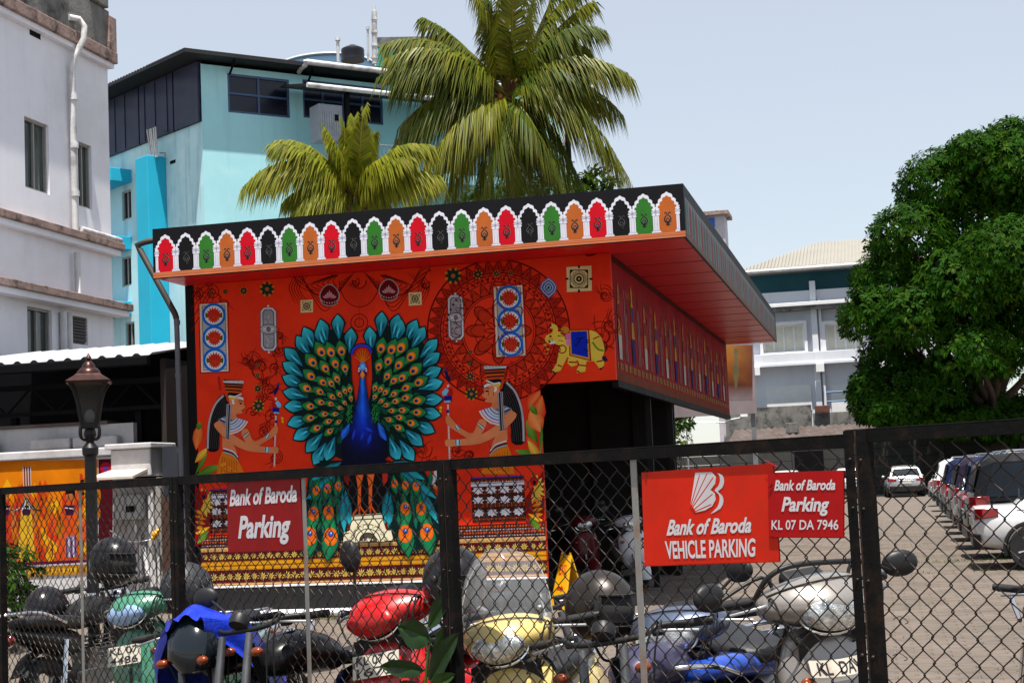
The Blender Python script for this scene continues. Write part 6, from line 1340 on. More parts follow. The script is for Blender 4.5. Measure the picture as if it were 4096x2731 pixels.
# woven wires: each zigzag strand hooks into the next
wv = .077; hs = wv/2; m = MB(); pts = []; z = .12; k = 0
while z < 1.668:
    x = hs*1.03 if k % 2 else -hs*.03; e = .0022 if k % 2 else -.0022
    pts += [(x*.88+hs*.06, -e*.3, z-.004), (x, e, z), (x*.88+hs*.06, e*1.6, z+.004)]; z += wv/2; k += 1
m.tube(pts, .0022, 5)
smesh = m.mesh('wire_strand', 60); smesh.materials.append(M_wire)
rot = math.atan2(FD.y, FD.x); s_ = posts[0]+.03; k = 0; r6 = random.Random(2)
inv = Matrix.Translation(-WORLD[fence.name])
while s_ < posts[5]:
    o = bpy.data.objects.new('wire_strand', smesh); COL.objects.link(o); o.parent = fence; o.matrix_parent_inverse = inv
    o.location = FP(s_, (wv/2 if k % 2 else 0)-.04+r6.gauss(0, .0012), .0+r6.gauss(0, .0015)); o.rotation_euler = (r6.gauss(0, .0015), r6.gauss(0, .0015), rot); s_ += hs; k += 1
for t, z_ in ((2.93, 1.13), (2.925, 1.02), (2.94, .92), (2.0, 1.2), (1.02, 1.3), (2.03, .95)):   # tie wires
    a = fs_(t); m = MB(); m.tube(smoothpts([tuple(FP(a+.03, z_, .01)), tuple(FP(a+.07, z_+.012, .03)), tuple(FP(a+.09, z_-.004, .02)), tuple(FP(a+.07, z_-.012, .008))], 4, False), .0013, 5); m.build('tie_wire', M_wire, fence)
# ------------------------------------------------------------------ parking boards tied to the mesh
M_let = mat('white_lettering', C(190, 186, 190), .55, var=.04, scale=20)
TS = T(2400, 1700, .4677)
def board(name, label, quad, n, matl, thick=.006):
    pl = Plane(FA+FN*n, FN); c = pl(sum(p[0] for p in quad)/4, sum(p[1] for p in quad)/4)
    root = empty(name, tuple(c), label=label, cat='sign', world=True, group=None)
    q = [pl(*p) for p in quad]; m = MB(); N_ = 14
    front = []; 
    for j in range(7):
        row = []
        for i in range(N_+1):
            u, v = i/N_, j/6; p = (q[0]*(1-u)+q[1]*u)*(1-v)+(q[3]*(1-u)+q[2]*u)*v; row.append(p)
        front.append(row)
    m.loft(front, cap=False, close=False); m.loft([[p-FN*thick for p in r_] for r_ in front], cap=False, close=False)
    m.hexa([q[3], q[2], q[2]+ZV*.003, q[3]+ZV*.003], -FN*thick)
    m.build('panel', matl, root, fix=False)
    return root, pl
def let(root, pl, txt, quad, shear=.12, bold=.02, off=.0015):
    bold *= 1.1
    text_quad('lettering', txt, [pl(x, y, off) for x, y in quad], M_let, root, bold, shear)
M_bred = mat('orange_red_board', C(186, 30, 4), .55, var=.12, scale=6, spec=.2, dirt=(C(140, 44, 20), .25, 9)); M_dred = mat('red_board', C(152, 4, 6), .55, var=.12, scale=6, spec=.2, dirt=(C(116, 20, 18), .25, 9)); M_dred2 = mat('dark_red_board', C(126, 3, 6), .55, var=.12, scale=6, spec=.2, dirt=(C(92, 12, 14), .3, 9))
rt, pl = board('vehicle_parking_sign', 'large orange red parking board with white shell shaped B logo', [(2566, 1889), (3092, 1852), (3118, 2247), (2578, 2264)], .014, M_bred)
let(rt, pl, 'Bank of Baroda', TS([(588, 806), (1306, 782), (1290, 918), (568, 944)]), .14, .03); let(rt, pl, 'VEHICLE PARKING', TS([(553, 990), (1330, 964), (1326, 1124), (568, 1144)]), .0, .022)
f = Flat(pl, .0015, .0003); WHT = C(214, 210, 214)
f.poly(smoothpts(TS([(815, 405), (955, 400), (992, 440), (985, 500), (945, 552), (982, 582), (990, 635), (960, 690), (900, 726), (815, 745), (772, 692)]), 1), WHT, 0)
f.poly(smoothpts(TS([(1000, 408), (1048, 428), (1062, 480), (1044, 536), (1008, 566), (1044, 600), (1056, 650), (1030, 712), (945, 757), (1000, 704), (1022, 645), (1016, 592), (980, 556), (1012, 520), (1026, 470), (1018, 425)]), 2), WHT, 0)
RD = C(206, 40, 12)
for a, b, wd in (((772, 700), (852, 424), 8), ((778, 705), (915, 414), 8), ((784, 712), (968, 446), 9), ((795, 728), (962, 588), 9), ((805, 740), (952, 676), 9)):
    f.line(TS([a, ((a[0]+b[0])/2, (a[1]+b[1])/2), b]), wd*.4677, RD, 1)
f.poly(TS([(765, 690), (778, 672), (815, 730), (820, 750)]), RD, 2)
f.build('logo', rt)
rt2, pl2 = board('parking_number_sign', 'small red parking board with a vehicle number overlapping the large board', [(3071, 1889), (3375, 1880), (3373, 2151), (3077, 2149)], .021, M_dred)
let(rt2, pl2, 'Bank of Baroda', TS([(1496, 468), (2020, 462), (2010, 553), (1490, 560)]), .14, .028); let(rt2, pl2, 'Parking', TS([(1562, 612), (1962, 612), (1955, 775), (1548, 775)]), .14, .028); let(rt2, pl2, 'KL 07 DA 7946', TS([(1468, 810), (2040, 806), (2038, 893), (1466, 893)]), 0, .012)
rt3, pl3 = board('parking_sign', 'dark red parking board hanging under the top rail at left', [(907, 1921), (1199, 1907), (1214, 2200), (912, 2210)], .012, M_dred2)
let(rt3, pl3, 'Bank of Baroda', TD([(384, 622), (852, 588), (850, 708), (380, 740)]), .14, .03); let(rt3, pl3, 'Parking', TD([(446, 806), (806, 788), (800, 1002), (438, 1012)]), .14, .03)
for r_, p_, pts in ((rt, pl, [(2586, 1905), (2580, 1890)]), (rt2, pl2, [(3090, 1935), (3076, 1950)]), (rt3, pl3, [(905, 1925), (880, 1940)])):
    m = MB(); m.tube([p_(*q, .004) for q in pts], .002, 5); m.build('tie', M_wire, r_)
# red ribbons knotted to the wires near the right post
for a, b in (((3410, 1770), (3395, 1850)), ((3060, 1840), (3110, 1866))):
    m = MB(); P0, P1 = pl(*a, .01), pl(*b, .012); w_ = FD*.004; m.add([P0-w_, P0+w_, P1+w_, P1-w_], [(0, 1, 2, 3)]); tag(m.build('ribbon', mat('red_ribbon', C(170, 24, 40), .6), fix=False), 'thin red ribbon tied to the wires beside the right post' if a[0] > 3300 else 'thin red ribbon tied above the large parking board', 'ribbon')
# ------------------------------------------------------------------ broad leaved sapling at the foot of the middle post
TL_ = T(1100, 2100, .4024); pp = Plane(FA+FN*.03, FN)
M_big = mat('broad_leaf', attr=True, rough=.35, var=.12, scale=30, translu=.12, spec=.35, gain=.55)
sap_b = pp(1700, 2720); sap = empty('sapling', (sap_b.x, sap_b.y, 0), label='broad leaved green sapling against the middle fence post', cat='plant', world=True)
stem = [pp(1690, 2850), pp(1705, 2700), pp(1712, 2620), pp(1722, 2560)]
m = MB(); m.tube([Vector((stem[0].x, stem[0].y, 0))]+stem, [.009, .008, .007, .006, .004], 7); m.build('stem', mat('green_stem', C(70, 96, 30), .6), sap, smooth=60)
def bigleaf(b, t, wd, off0, off1, c0, c1, fat=.5, cup=.012):
    A = pp(*TL_([b])[0], off0); B = pp(*TL_([t])[0], off1); d = B-A; L = d.length; s_ = d.cross(FN).normalized(); m = MB(); n = 12; rows = []; cols_ = []
    for i in range(n+1):
        u = i/n; q = (math.sin(PI*u**(.85 if fat < .55 else 1.25))**.75 if 0 < u < 1 else .03)*wd/2
        row = []
        for j in (-1, -.55, -.06, 0, .06, .55, 1):
            p = A+d*u+s_*q*j+FN*(cup*(abs(j)**1.5)*(1-.3*u)-.004*(abs(j) < .05)+.006*math.sin(9*u+3*j)*abs(j)-.02*u*u); row.append(p); cols_.append(mixc(c0, c1, .25+.75*abs(j)) if abs(j) > .05 else mixc(c0, (.25, .3, .08), .4))
        rows.append(row)
    vs = [p for r_ in rows for p in r_]; fs = [(i*7+j, i*7+j+1, (i+1)*7+j+1, (i+1)*7+j) for i in range(n) for j in range(6)]
    m.add(vs, fs, cols_); m.build('leaf', M_big, sap, smooth=60, fix=False)
G0, G1_ = (.022, .075, .008), (.012, .045, .006)
bigleaf((1560, 1130), (1190, 1010), .125, .0, .05, G0, G1_); bigleaf((1540, 1010), (1745, 635), .085, .0, .0, G0, G1_); bigleaf((1545, 1540), (1790, 1070), .105, .02, .03, (.016, .05, .006), G1_); bigleaf((1500, 1440), (1015, 1400), .075, .03, .06, (.02, .06, .008), G1_); bigleaf((1580, 1240), (1775, 945), .05, -.01, -.02, (.05, .14, .012), G0); bigleaf((1560, 1600), (1760, 1480), .06, .03, .03, (.05, .13, .012), G0); bigleaf((1480, 1620), (1180, 1590), .06, .03, .05, G0, G1_)
# ================================================================== two-wheelers, helmets, cars
def paint(n, c, metal=.15):
    k = sum(c) > .15; return mat('paint_'+n, c, .3, metal, var=.1, scale=5, coat=.45 if k else .12, spec=.5 if k else .2, dirt=(C(110, 100, 86), .22 if k else .05, 5))
M_seat = mat('seat_vinyl', (.010, .010, .012), .5, var=.25, scale=8, bump=.15, bscale=90)
M_lens = mat('headlamp_lens', (.62, .63, .61), .05, .85, var=.7, scale=26, bump=.9, bscale=30, coat=1.)
M_amber = mat('amber_lens', C(112, 46, 8), .25, var=.15, scale=20); M_redl = mat('tail_lens', C(120, 4, 10), .15, var=.2, scale=15, coat=.5)
M_plate = mat('number_plate', C(196, 190, 176), .5, var=.06, scale=15, dirt=(C(150, 120, 90), .4, 14)); M_ink2 = mat('plate_ink', C(34, 32, 40), .6)
M_clear = mat('clear_screen', (.9, .92, .93), .05, var=0, trans=.6, alpha=.24, ior=1.35, coat=1.)
M_mir = mat('mirror_glass', (.7, .75, .8), .04, 1, var=.0)
M_dullst = mat('fork_steel', (.12, .12, .125), .4, .8, var=.25, scale=10)
M_block = mat('engine_alloy', C(96, 94, 92), .5, .7, var=.3, scale=14)
def wheel(root, y, r_, w_, M, spokes=5):
    prof = []; R0 = r_-w_*.55
    m = MB(); n = 28
    for i in range(n):
        pass
    rings = []
    for i in range(n+1):
        a = 2*PI*i/n; ring = []
        for j in range(8):
            b = 2*PI*j/8; rr = R0+w_*.55*math.cos(b); ring.append(M @ Vector((w_*.5*math.sin(b), y+rr*math.cos(a), r_+rr*math.sin(a))))
        rings.append(ring)
    m.loft(rings, cap=False); t = m.build('wheel', M_rubber, root, smooth=50)
    m = MB(); ax = Matrix.Translation((0, y, r_)) @ Matrix.Rotation(PI/2, 4, 'Y')
    m.lathe([(R0-.01, -.02), (R0-.03, -.02), (R0-.035, 0), (R0-.03, .02), (R0-.01, .02)], M @ ax, 24, cap=False)
    m.lathe([(.045, -.04), (.05, 0), (.045, .04)], M @ ax, 14)
    for k in range(spokes):
        a = 2*PI*k/spokes; m.tube([M @ Vector((0, y+.04*math.cos(a), r_+.04*math.sin(a))), M @ Vector((0, y+(R0-.02)*math.cos(a+.15), r_+(R0-.02)*math.sin(a+.15)))], .014, 6)
    m.build('rim', M_steel, t, smooth=40)
def fender(y, r_, w_, a0, a1, M, sag=.035, n=14):
    rows = []
    for i in range(n+1):
        a = R(a0+(a1-a0)*i/n); row = []; ww = w_*(.55+.45*math.sin(PI*min(1, .2+.8*i/n)))
        for j in range(-4, 5):
            q = j/4; rr = r_-sag*q*q*abs(q); row.append(M @ Vector((ww*q, y-rr*math.cos(a), .215+(rr)*math.sin(a)) ))
        rows.append(row)
    m = MB(); m.loft(rows, cap=False, close=False); m.loft([[p-(M.to_3x3() @ Vector((0, 0, .006))) for p in r_] for r_ in rows], cap=False, close=False); return m
def plate(root, c, w_, h, lines, M, tilt=0, curve=0):
    X = M.to_3x3() @ Vector((1, 0, 0)); up = (M.to_3x3() @ Vector((0, math.sin(tilt), math.cos(tilt)))); nn = up.cross(X); nn = -nn if nn.dot(M.to_3x3() @ Vector((0, -1, 0))) < 0 else nn; c = M @ Vector(c)
    def pt(u, v, o=0): return c+X*u*w_+up*(v*h+curve*(1-4*u*u)*-1)+nn*(o-abs(curve)*1.5*4*u*u)
    m = MB(); n = 8; rows = [[pt(-.5+i/n, v) for i in range(n+1)] for v in (-.5, .5)]
    m.loft(rows, cap=False, close=False); m.loft([[p-nn*.003 for p in r_] for r_ in rows], cap=False, close=False); b = m.build('number_plate', M_plate, root, fix=False)
    for k, t in enumerate(lines):
        nl_ = len(lines); v1 = .5-(k+.12)/nl_; v0 = .5-(k+.88)/nl_; uv, fsx = text_mesh(t, .012); m = MB()
        m.add([pt(-.42+.84*u, v0+(v1-v0)*v, .0012) for u, v in uv], fsx); m.build('lettering', M_ink2, b, fix=False)
def mirror(root, sx, M, col=None, top=(.31, -.27, 1.19), rad=(.072, .026, .05), round_=False):
    m = MB(); a = M @ Vector((sx*.15, -.30, .99)); b = M @ Vector((sx*.20, -.30, 1.07)); c = M @ Vector((sx*top[0]*.9, top[1], top[2]-.02))
    m.tube(smoothpts([tuple(a), tuple(b), tuple(c)], 5, False), .007, 7); s = m.build('mirror', M_plastic, root, smooth=60)
    m = MB(); R3 = M @ Matrix.Translation((sx*top[0], top[1], top[2])) @ Matrix.Rotation(-sx*.25, 4, 'Z'); m.ball((0, 0, 0), rad, 18, 10, R3); m.build('housing', col or M_plastic, s, smooth=60)
    m = MB(); m.lathe([(rad[0]*.9, 0), (rad[0]*.86, .004), (.001, .0045)], R3 @ Matrix.Translation((0, rad[1]*.55, 0)) @ Matrix.Rotation(-PI/2, 4, 'X') @ Matrix.Scale(rad[2]/rad[0], 4, (0, 1, 0)), 18); m.build('glass', M_mir, s, smooth=40)
def bars(root, M, y=-.27, z=.985, grip=.36, lever=M_steel, drop=0):
    for sx in (-1, 1):
        m = MB(); a, b = M @ Vector((sx*.17, y, z)), M @ Vector((sx*grip, y+.05, z-drop)); m.tube([a, a.lerp(b, .2), a.lerp(b, .22), b], [.013, .014, .018, .018], 10); g = m.build('grip', M_rubber, root, smooth=40)
        m = MB(); m.tube([b, b+(b-a).normalized()*.022], .016, 10); m.build('bar_end', M_plastic, g, smooth=40)
        m = MB(); m.tube(smoothpts([tuple(M @ Vector((sx*.16, y-.05, z-.005))), tuple(M @ Vector((sx*.24, y-.075, z-.012))), tuple(M @ Vector((sx*(grip-.02), y-.02, z-.03-drop)))], 5, False), .006, 6); m.build('lever', lever, g, smooth=60)
        m = MB(); m.cbox((0, 0, 0), (.05, .045, .05), M @ Matrix.Translation((sx*.185, y-.01, z-.005))); m.build('switch_box', M_plastic, g, bevel=.01)
def cables(root, M, top=.985, low=.55):
    for sx, dx, y1 in ((-1, .04, -.40), (1, -.03, -.41), (1, .05, -.38)):
        m = MB(); m.tube(smoothpts([tuple(M @ Vector((sx*.19, -.30, top))), tuple(M @ Vector((sx*(.215+dx*.3), -.40, top+.03))), tuple(M @ Vector((sx*(.16+dx*.5), -.42, top-.11))), tuple(M @ Vector((sx*.09+dx*.4, y1+.02, low)))], 6, False), .0042, 5); m.build('cable', M_rubber, root, smooth=60)
def scooter(name, label, loc, rz, lean, steer, body, seat=None, lens=M_lens, plate_t=None, screen=False, cowl=None, fendc=None, sticker=None, mirrors=(1, 1), big=1., mcol=None, mtop=None, size=1., mrad=None, guard=False):
    root = empty(name, loc, label=label, cat='scooter', group='two wheelers parked behind the fence')
    root.rotation_euler = (0, R(lean), rz); root.scale = (size,)*3
    I = Matrix.Identity(4); S = Matrix.Translation((0, -.42, 0)) @ Matrix.Rotation(R(steer), 4, 'Z') @ Matrix.Translation((0, .42, 0))
    cowl = cowl or body; fendc = fendc or body
    wheel(root, -.62, .215, .095, S); wheel(root, .62, .215, .10, I)
    fender(-.62, .262, .088, -8, 165, S).build('front_mudguard', fendc, root, smooth=50)
    for sx in (-1, 1): m = MB(); m.tube([S @ Vector((sx*.07, -.62, .215)), S @ Vector((sx*.05, -.50, .52))], .018, 8); m.build('fork', M_steel, root, smooth=50)
    # front apron
    rows = []
    for z, w_, y, d in ((.30, .11, -.40, .05), (.38, .17, -.455, .09), (.50, .205, -.48, .12), (.62, .215, -.47, .13), (.74, .205, -.44, .12), (.83, .17, -.405, .09), (.89, .12, -.37, .05)):
        o_ = [Vector((w_*math.sin(PI/2*t), y+d*(1-math.cos(PI/2*t)), z)) for t in [-1+k/5 for k in range(11)]]
        i_ = [Vector((w_*.92*math.sin(PI/2*t), y+.05+d*(1-math.cos(PI/2*t)), z)) for t in [1-k/5 for k in range(11)]]; rows.append(o_+i_)
    m = MB(); m.loft(rows); ap_ = m.build('front_apron', body, root, smooth=40, sub=1)
    for i_ in (0, 10): m = MB(); m.tube([r_[i_]+Vector((0, .004, 0)) for r_ in rows], .007, 6); m.build('edge_trim', M_rubber, ap_, smooth=60)
    m = MB(); m.tube([rows[k_][5]+Vector((0, -.001, 0)) for k_ in range(1, 4)], [.004, .012, .006], 6); m.build('nose_rib', M_plastic, ap_, smooth=60)
    for sx in (-1, 1):
        m = MB(); m.ball((sx*.145, -.415, .70), (.042, .024, .02), 12, 8, Matrix.Translation((sx*.145, -.415, .70)) @ Matrix.Rotation(-sx*.7, 4, 'Z') @ Matrix.Translation((-sx*.145, .415, -.70))); m.build('indicator', M_amber, root, smooth=60)
    m = MB(); rows = [[Vector((x, y, z)) for x in (-.15, -.13, .13, .15)] for y, z in ((-.40, .86), (-.36, .55), (-.34, .32), (-.10, .29), (.1, .30))]; m.loft(rows, cap=False, close=False); m.build('footboard', M_plastic, root, smooth=40, fix=False)
    # handlebar cowl with the headlamp in its nose
    rows = []
    for x, ry, rz_, yo in ((-.205, .030, .026, .03), (-.185, .055, .05, .02), (-.13, .095, .075, 0), (-.07, .125, .09, -.02), (0, .135, .095, -.025), (.07, .125, .09, -.02), (.13, .095, .075, 0), (.185, .055, .05, .02), (.205, .030, .026, .03)):
        rows.append([S @ Vector((x*big, -.33+yo+ry*py_, .965+rz_*pz_)) for py_, pz_ in ((.95, .05), (.75, .62), (.35, .98), (-.1, 1.0), (-.5, .82), (-.82, .5), (-1.05, .12), (-1.1, -.12), (-.98, -.5), (-.75, -.85), (-.3, -1.0), (.2, -.95), (.7, -.6), (.92, -.3))])
    m = MB(); m.loft(rows); cw = m.build('handlebar_cowl', cowl, root, smooth=60, sub=1)
    for i_ in (4, 9):
        m = MB(); cc_ = S @ Vector((0, -.33, .965)); m.tube([p+(p-Vector((p.x, cc_.y, cc_.z))).normalized()*.0005 for p in [r_[i_] for r_ in rows[1:-1]]], .0032, 5); m.build('panel_seam', M_rubber, cw)
    m = MB(); m.tube([S @ Vector((x, -.405+.5*x*x, .885-.3*abs(x))) for x in (-.15, -.1, -.05, 0, .05, .1, .15)], .020, 6); m.build('cowl_gap', M_rubber, cw, smooth=60)
    if guard:
        m = MB(); m.tube(smoothpts([tuple(S @ Vector(p)) for p in ((-.23, -.28, .99), (-.19, -.33, 1.07), (-.10, -.36, 1.10), (.10, -.36, 1.085), (.24, -.30, 1.06), (.30, -.26, 1.02))], 6, False), .010, 8); m.build('guard_bar', M_plastic, root, smooth=60)
    m = MB(); rows = []
    for x, rz_ in ((-.118, .012), (-.105, .04), (-.06, .066), (0, .074), (.06, .066), (.105, .04), (.118, .012)):
        yc = -.455+1.6*x*x; rows.append([S @ Vector((x*big, yc+.045*math.cos(a), .942+rz_*math.sin(a)-.01)) for a in [2*PI*k/14 for k in range(14)]])
    m.loft(rows); hl = m.build('headlamp', lens, root, smooth=60, sub=1)
    m = MB(); m.tube([S @ Vector((.124*big*math.cos(a), -.436+1.6*(.118*math.cos(a))**2, .932+.082*math.sin(a))) for a in [2*PI*k/24 for k in range(25)]], .006, 6, cap=False); m.build('bezel', M_chrome, hl, smooth=60)
    m = MB(); m.cbox((0, 0, 0), (.17, .07, .05), S @ Matrix.Translation((0, -.25, 1.035)) @ Matrix.Rotation(.5, 4, 'X')); m.build('speedometer', M_plastic, root, bevel=.015)
    bars(root, S); cables(root, S, .97, .80)
    for k, sx in enumerate((-1, 1)):
        if mirrors[k]: mirror(root, sx, S, mcol, **({'top': mtop} if mtop else {}), **({'rad': mrad} if mrad else {}))
    # rear body and seat
    rows = []
    for y, w_, z0, z1 in ((.02, .10, .34, .66), (.10, .145, .33, .70), (.35, .165, .36, .74), (.62, .16, .42, .76), (.85, .12, .52, .76), (.98, .05, .62, .74)):
        zc, h = (z0+z1)/2, (z1-z0)/2; rows.append([Vector((w_*math.copysign(abs(math.cos(a))**.7, math.cos(a)), y, zc+h*math.copysign(abs(math.sin(a))**.8, math.sin(a)))) for a in [2*PI*k/16 for k in range(16)]])
    m = MB(); m.loft(rows); m.build('rear_body', body, root, smooth=50, sub=1)
    rows = []
    for y, w_, z, h in ((-.02, .08, .74, .03), (.05, .13, .755, .05), (.3, .15, .765, .055), (.45, .155, .79, .06), (.75, .13, .80, .055), (.86, .08, .79, .03)):
        rows.append([Vector((w_*math.copysign(abs(math.cos(a))**.6, math.cos(a)), y, z+h*math.copysign(abs(math.sin(a))**.7, math.sin(a)))) for a in [2*PI*k/16 for k in range(16)]])
    m = MB(); m.loft(rows); m.build('seat', seat or M_seat, root, smooth=60, sub=1)
    m = MB(); m.tube(smoothpts([(-.13, .62, .76), (-.14, .85, .82), (0, .98, .83), (.14, .85, .82), (.13, .62, .76)], 5, False), .011, 8); m.build('grab_rail', M_chrome, root, smooth=60)
    m = MB(); m.ball((0, .985, .67), (.06, .03, .035)); m.build('tail_lamp', M_redl, root, smooth=60)
    m = MB(); m.cbox((0, .45, .25), (.22, .35, .18)); m.tube([(.13, .2, .22), (.15, .6, .22), (.16, .85, .26)], [.03, .045, .04], 10); m.build('engine', M_block, root, bevel=.02)
    m = MB(); m.tube([(-.10, .18, .30), (-.22, .26, .02)], .011, 6); m.build('side_stand', M_steel, root)
    if screen:
        rows = []
        for z, w_, y in ((.97, .19, -.43), (1.04, .205, -.44), (1.14, .20, -.42), (1.24, .17, -.38), (1.30, .13, -.35), (1.325, .07, -.335)):
            rows.append([S @ Vector((w_*math.sin(PI/2*t), y+.15*(1-math.cos(PI/2*t)), z-.03*abs(t)**3)) for t in [-1+k/8 for k in range(17)]])
        m = MB(); m.loft(rows, cap=False, close=False); sc_ = m.build('windscreen', M_clear, root, smooth=60, fix=False)
        m = MB(); edge = [r_[0] for r_ in rows]+rows[-1][1:-1]+[r_[-1] for r_ in reversed(rows)]; m.tube(edge, .0022, 5); m.build('screen_edge', mat('screen_edge', (.3, .31, .31), .2, var=.05), sc_, smooth=60)
        for sx in (-1, 1): m = MB(); m.tube([S @ Vector((sx*.17, -.33, .96)), S @ Vector((sx*.18, -.36, 1.06))], .006, 6); m.ball(tuple(S @ Vector((sx*.18, -.37, 1.06))), .012, 8, 6); m.build('screen_stay', M_steel, sc_, smooth=60)
    if plate_t: plate(root, *plate_t[:4], S if plate_t[4] == 'S' else I, plate_t[5], plate_t[6])
    if sticker:
        txt, c, w_, h, tl = sticker; uv, fsx = text_mesh(txt, .01); m = MB(); m.add([Vector((c[0]+(u-.5)*w_, c[1]-.004+math.sin(tl)*(v-.5)*h, c[2]+(v-.5)*h)) for u, v in uv], fsx); m.build('lettering', M_ink2 if body is not MATS.get('paint_red') else M_white, root, fix=False)
    return root
def motorcycle(name, label, loc, rz, lean, steer, body, visor=False, rail=True, plate_t=None, mirrors=(1, 1), cover=None, lamp=True, shield=None):
    root = empty(name, loc, label=label, cat='motorcycle', group='two wheelers parked behind the fence'); root.rotation_euler = (0, R(lean), rz)
    I = Matrix.Identity(4); S = Matrix.Translation((0, -.42, 0)) @ Matrix.Rotation(R(steer), 4, 'Z') @ Matrix.Translation((0, .42, 0))
    wheel(root, -.68, .30, .085, S, 6); wheel(root, .62, .30, .10, I, 6)
    m = MB(); rows = []
    for i in range(13):
        a = R(10+150*i/12); rows.append([S @ Vector((.055*q/3, -.68-(.33-.012*abs(q/3)**2*2)*math.cos(a), .30+(.33-.012*abs(q/3)**2*2)*math.sin(a))) for q in range(-3, 4)])
    m.loft(rows, cap=False, close=False); m.build('front_mudguard', body, root, smooth=60, fix=False)
    for sx in (-1, 1):
        m = MB(); m.tube([S @ Vector((sx*.085, -.68, .30)), S @ Vector((sx*.085, -.56, .60)), S @ Vector((sx*.085, -.46, .95))], [.024, .024, .018], 10); m.build('fork', M_dullst, root, smooth=50)
    if lamp:
        m = MB(); H = S @ Matrix.Translation((0, -.56, .88)) @ Matrix.Rotation(R(97), 4, 'X'); m.lathe([(.03, -.10), (.07, -.08), (.092, -.02), (.095, .0)], H, 22); hd = m.build('headlamp', M_chrome if not visor else M_plastic, root, smooth=50)
        m = MB(); m.lathe([(.088, .001), (.075, .016), (.04, .028), (.002, .032)], H, 22, cap=False); m.build('lens', M_lens, hd, smooth=60)
    if visor:
        m = MB(); rows = []
        for z, w_, y in ((.80, .10, -.60), (.88, .145, -.63), (.97, .14, -.60), (1.04, .11, -.54), (1.08, .06, -.49)): rows.append([S @ Vector((w_*math.sin(PI/2*t), y+.13*(1-math.cos(PI/2*t)), z)) for t in [-1+k/6 for k in range(13)]])
        m.loft(rows, cap=False, close=False); m.loft([[p+(S.to_3x3() @ Vector((0, .01, 0))) for p in r_] for r_ in rows], cap=False, close=False); m.build('fairing', shield or body, root, smooth=60, fix=False)
    for sx in (-1, 1):
        m = MB(); m.ball(tuple(S @ Vector((sx*.17, -.52, .86))), (.036, .024, .022), 10, 7); m.build('indicator', M_amber, root, smooth=60)
    m = MB(); m.tube(smoothpts([tuple(S @ Vector(p)) for p in ((-.37, -.22, .98), (-.22, -.34, 1.0), (-.12, -.40, .97), (.12, -.40, .97), (.22, -.34, 1.0), (.37, -.22, .98))], 5, False), .012, 8); m.build('handlebar', M_plastic, root, smooth=60)
    bars(root, S, -.30, .99, .37, M_steel); cables(root, S)
    for k, sx in enumerate((-1, 1)):
        if mirrors[k]: mirror(root, sx, S, None, (.36, -.25, 1.16), (.068, .026, .052))
    m = MB(); m.lathe([(.045, 0), (.05, .03), (.045, .05), (.002, .052)], S @ Matrix.Translation((0, -.44, .99)) @ Matrix.Rotation(-.6, 4, 'X'), 16); m.build('speedometer', M_plastic, root, smooth=40)
    rows = []
    for y, w_, z, h in ((-.34, .05, .80, .04), (-.28, .12, .82, .09), (-.12, .15, .84, .115), (.05, .13, .82, .10), (.16, .08, .78, .06)): rows.append([Vector((w_*math.cos(a), y, z+h*math.sin(a))) for a in [2*PI*k/16 for k in range(16)]])
    m = MB(); m.loft(rows); tk_ = m.build('fuel_tank', body, root, smooth=60, sub=1)
    m = MB(); m.lathe([(.035, 0), (.035, .012), (.028, .016), (.001, .017)], Matrix.Translation((0, -.14, .938)), 14); m.build('filler_cap', M_chrome, tk_, smooth=40)
    rows = []
    for y, w_, z, h in ((.10, .07, .78, .03), (.2, .12, .78, .045), (.45, .14, .80, .05), (.7, .125, .83, .05), (.9, .07, .83, .03)): rows.append([Vector((w_*math.copysign(abs(math.cos(a))**.6, math.cos(a)), y, z+h*math.copysign(abs(math.sin(a))**.7, math.sin(a)))) for a in [2*PI*k/16 for k in range(16)]])
    m = MB(); m.loft(rows); m.build('seat', M_seat, root, smooth=60, sub=1)
    rows = []
    for y, w_, z, h in ((.12, .10, .64, .10), (.4, .13, .66, .10), (.7, .11, .72, .08), (.98, .04, .78, .03)): rows.append([Vector((w_*math.cos(a), y, z+h*math.sin(a))) for a in [2*PI*k/12 for k in range(12)]])
    m = MB(); m.loft(rows); m.build('side_panel', body, root, smooth=60, sub=1)
    m = MB(); m.cbox((0, -.08, .46), (.20, .26, .26)); m.cbox((0, .15, .36), (.24, .30, .18))
    for k in range(6): m.cbox((0, -.10, .52+.028*k), (.24, .24, .008))
    m.build('engine', M_block, root, bevel=.012)
    m = MB(); m.tube(smoothpts([(.09, -.2, .50), (.12, -.28, .35), (.14, -.1, .24), (.16, .4, .26), (.17, .85, .34)], 5, False), [.02]*12+[.03, .038, .04, .04, .04, .04, .04, .035, .03][:9], 10); m.build('exhaust', M_chrome, root, smooth=60)
    for sx in (-1, 1): m = MB(); m.tube([(sx*.12, .60, .30), (sx*.12, .48, .68)], .022, 8); m.build('shock', M_chrome, root, smooth=60)
    m = MB(); m.tube([(0, -.38, .90), (0, -.26, .55), (0, -.2, .30), (0, .3, .28)], .022, 8); m.build('frame', M_black, root, smooth=60)
    m = MB(); rows = []
    for i in range(11):
        a = R(30+115*i/10); rows.append([Vector((.065*q/3, .62-(.345-.01*(q/3)**2)*math.cos(a), .30+(.345-.01*(q/3)**2)*math.sin(a))) for q in range(-3, 4)])
    m.loft(rows, cap=False, close=False); m.build('rear_mudguard', M_plastic, root, smooth=60, fix=False)
    m = MB(); m.ball((0, 1.0, .74), (.07, .035, .04)); m.build('tail_lamp', M_redl, root, smooth=60)
    if rail:
        m = MB(); m.tube(smoothpts([(-.15, .5, .79), (-.155, .8, .88), (-.06, 1.02, .90), (.06, 1.02, .90), (.155, .8, .88), (.15, .5, .79)], 5, False), .012, 8); m.build('grab_rail', M_chrome, root, smooth=60)
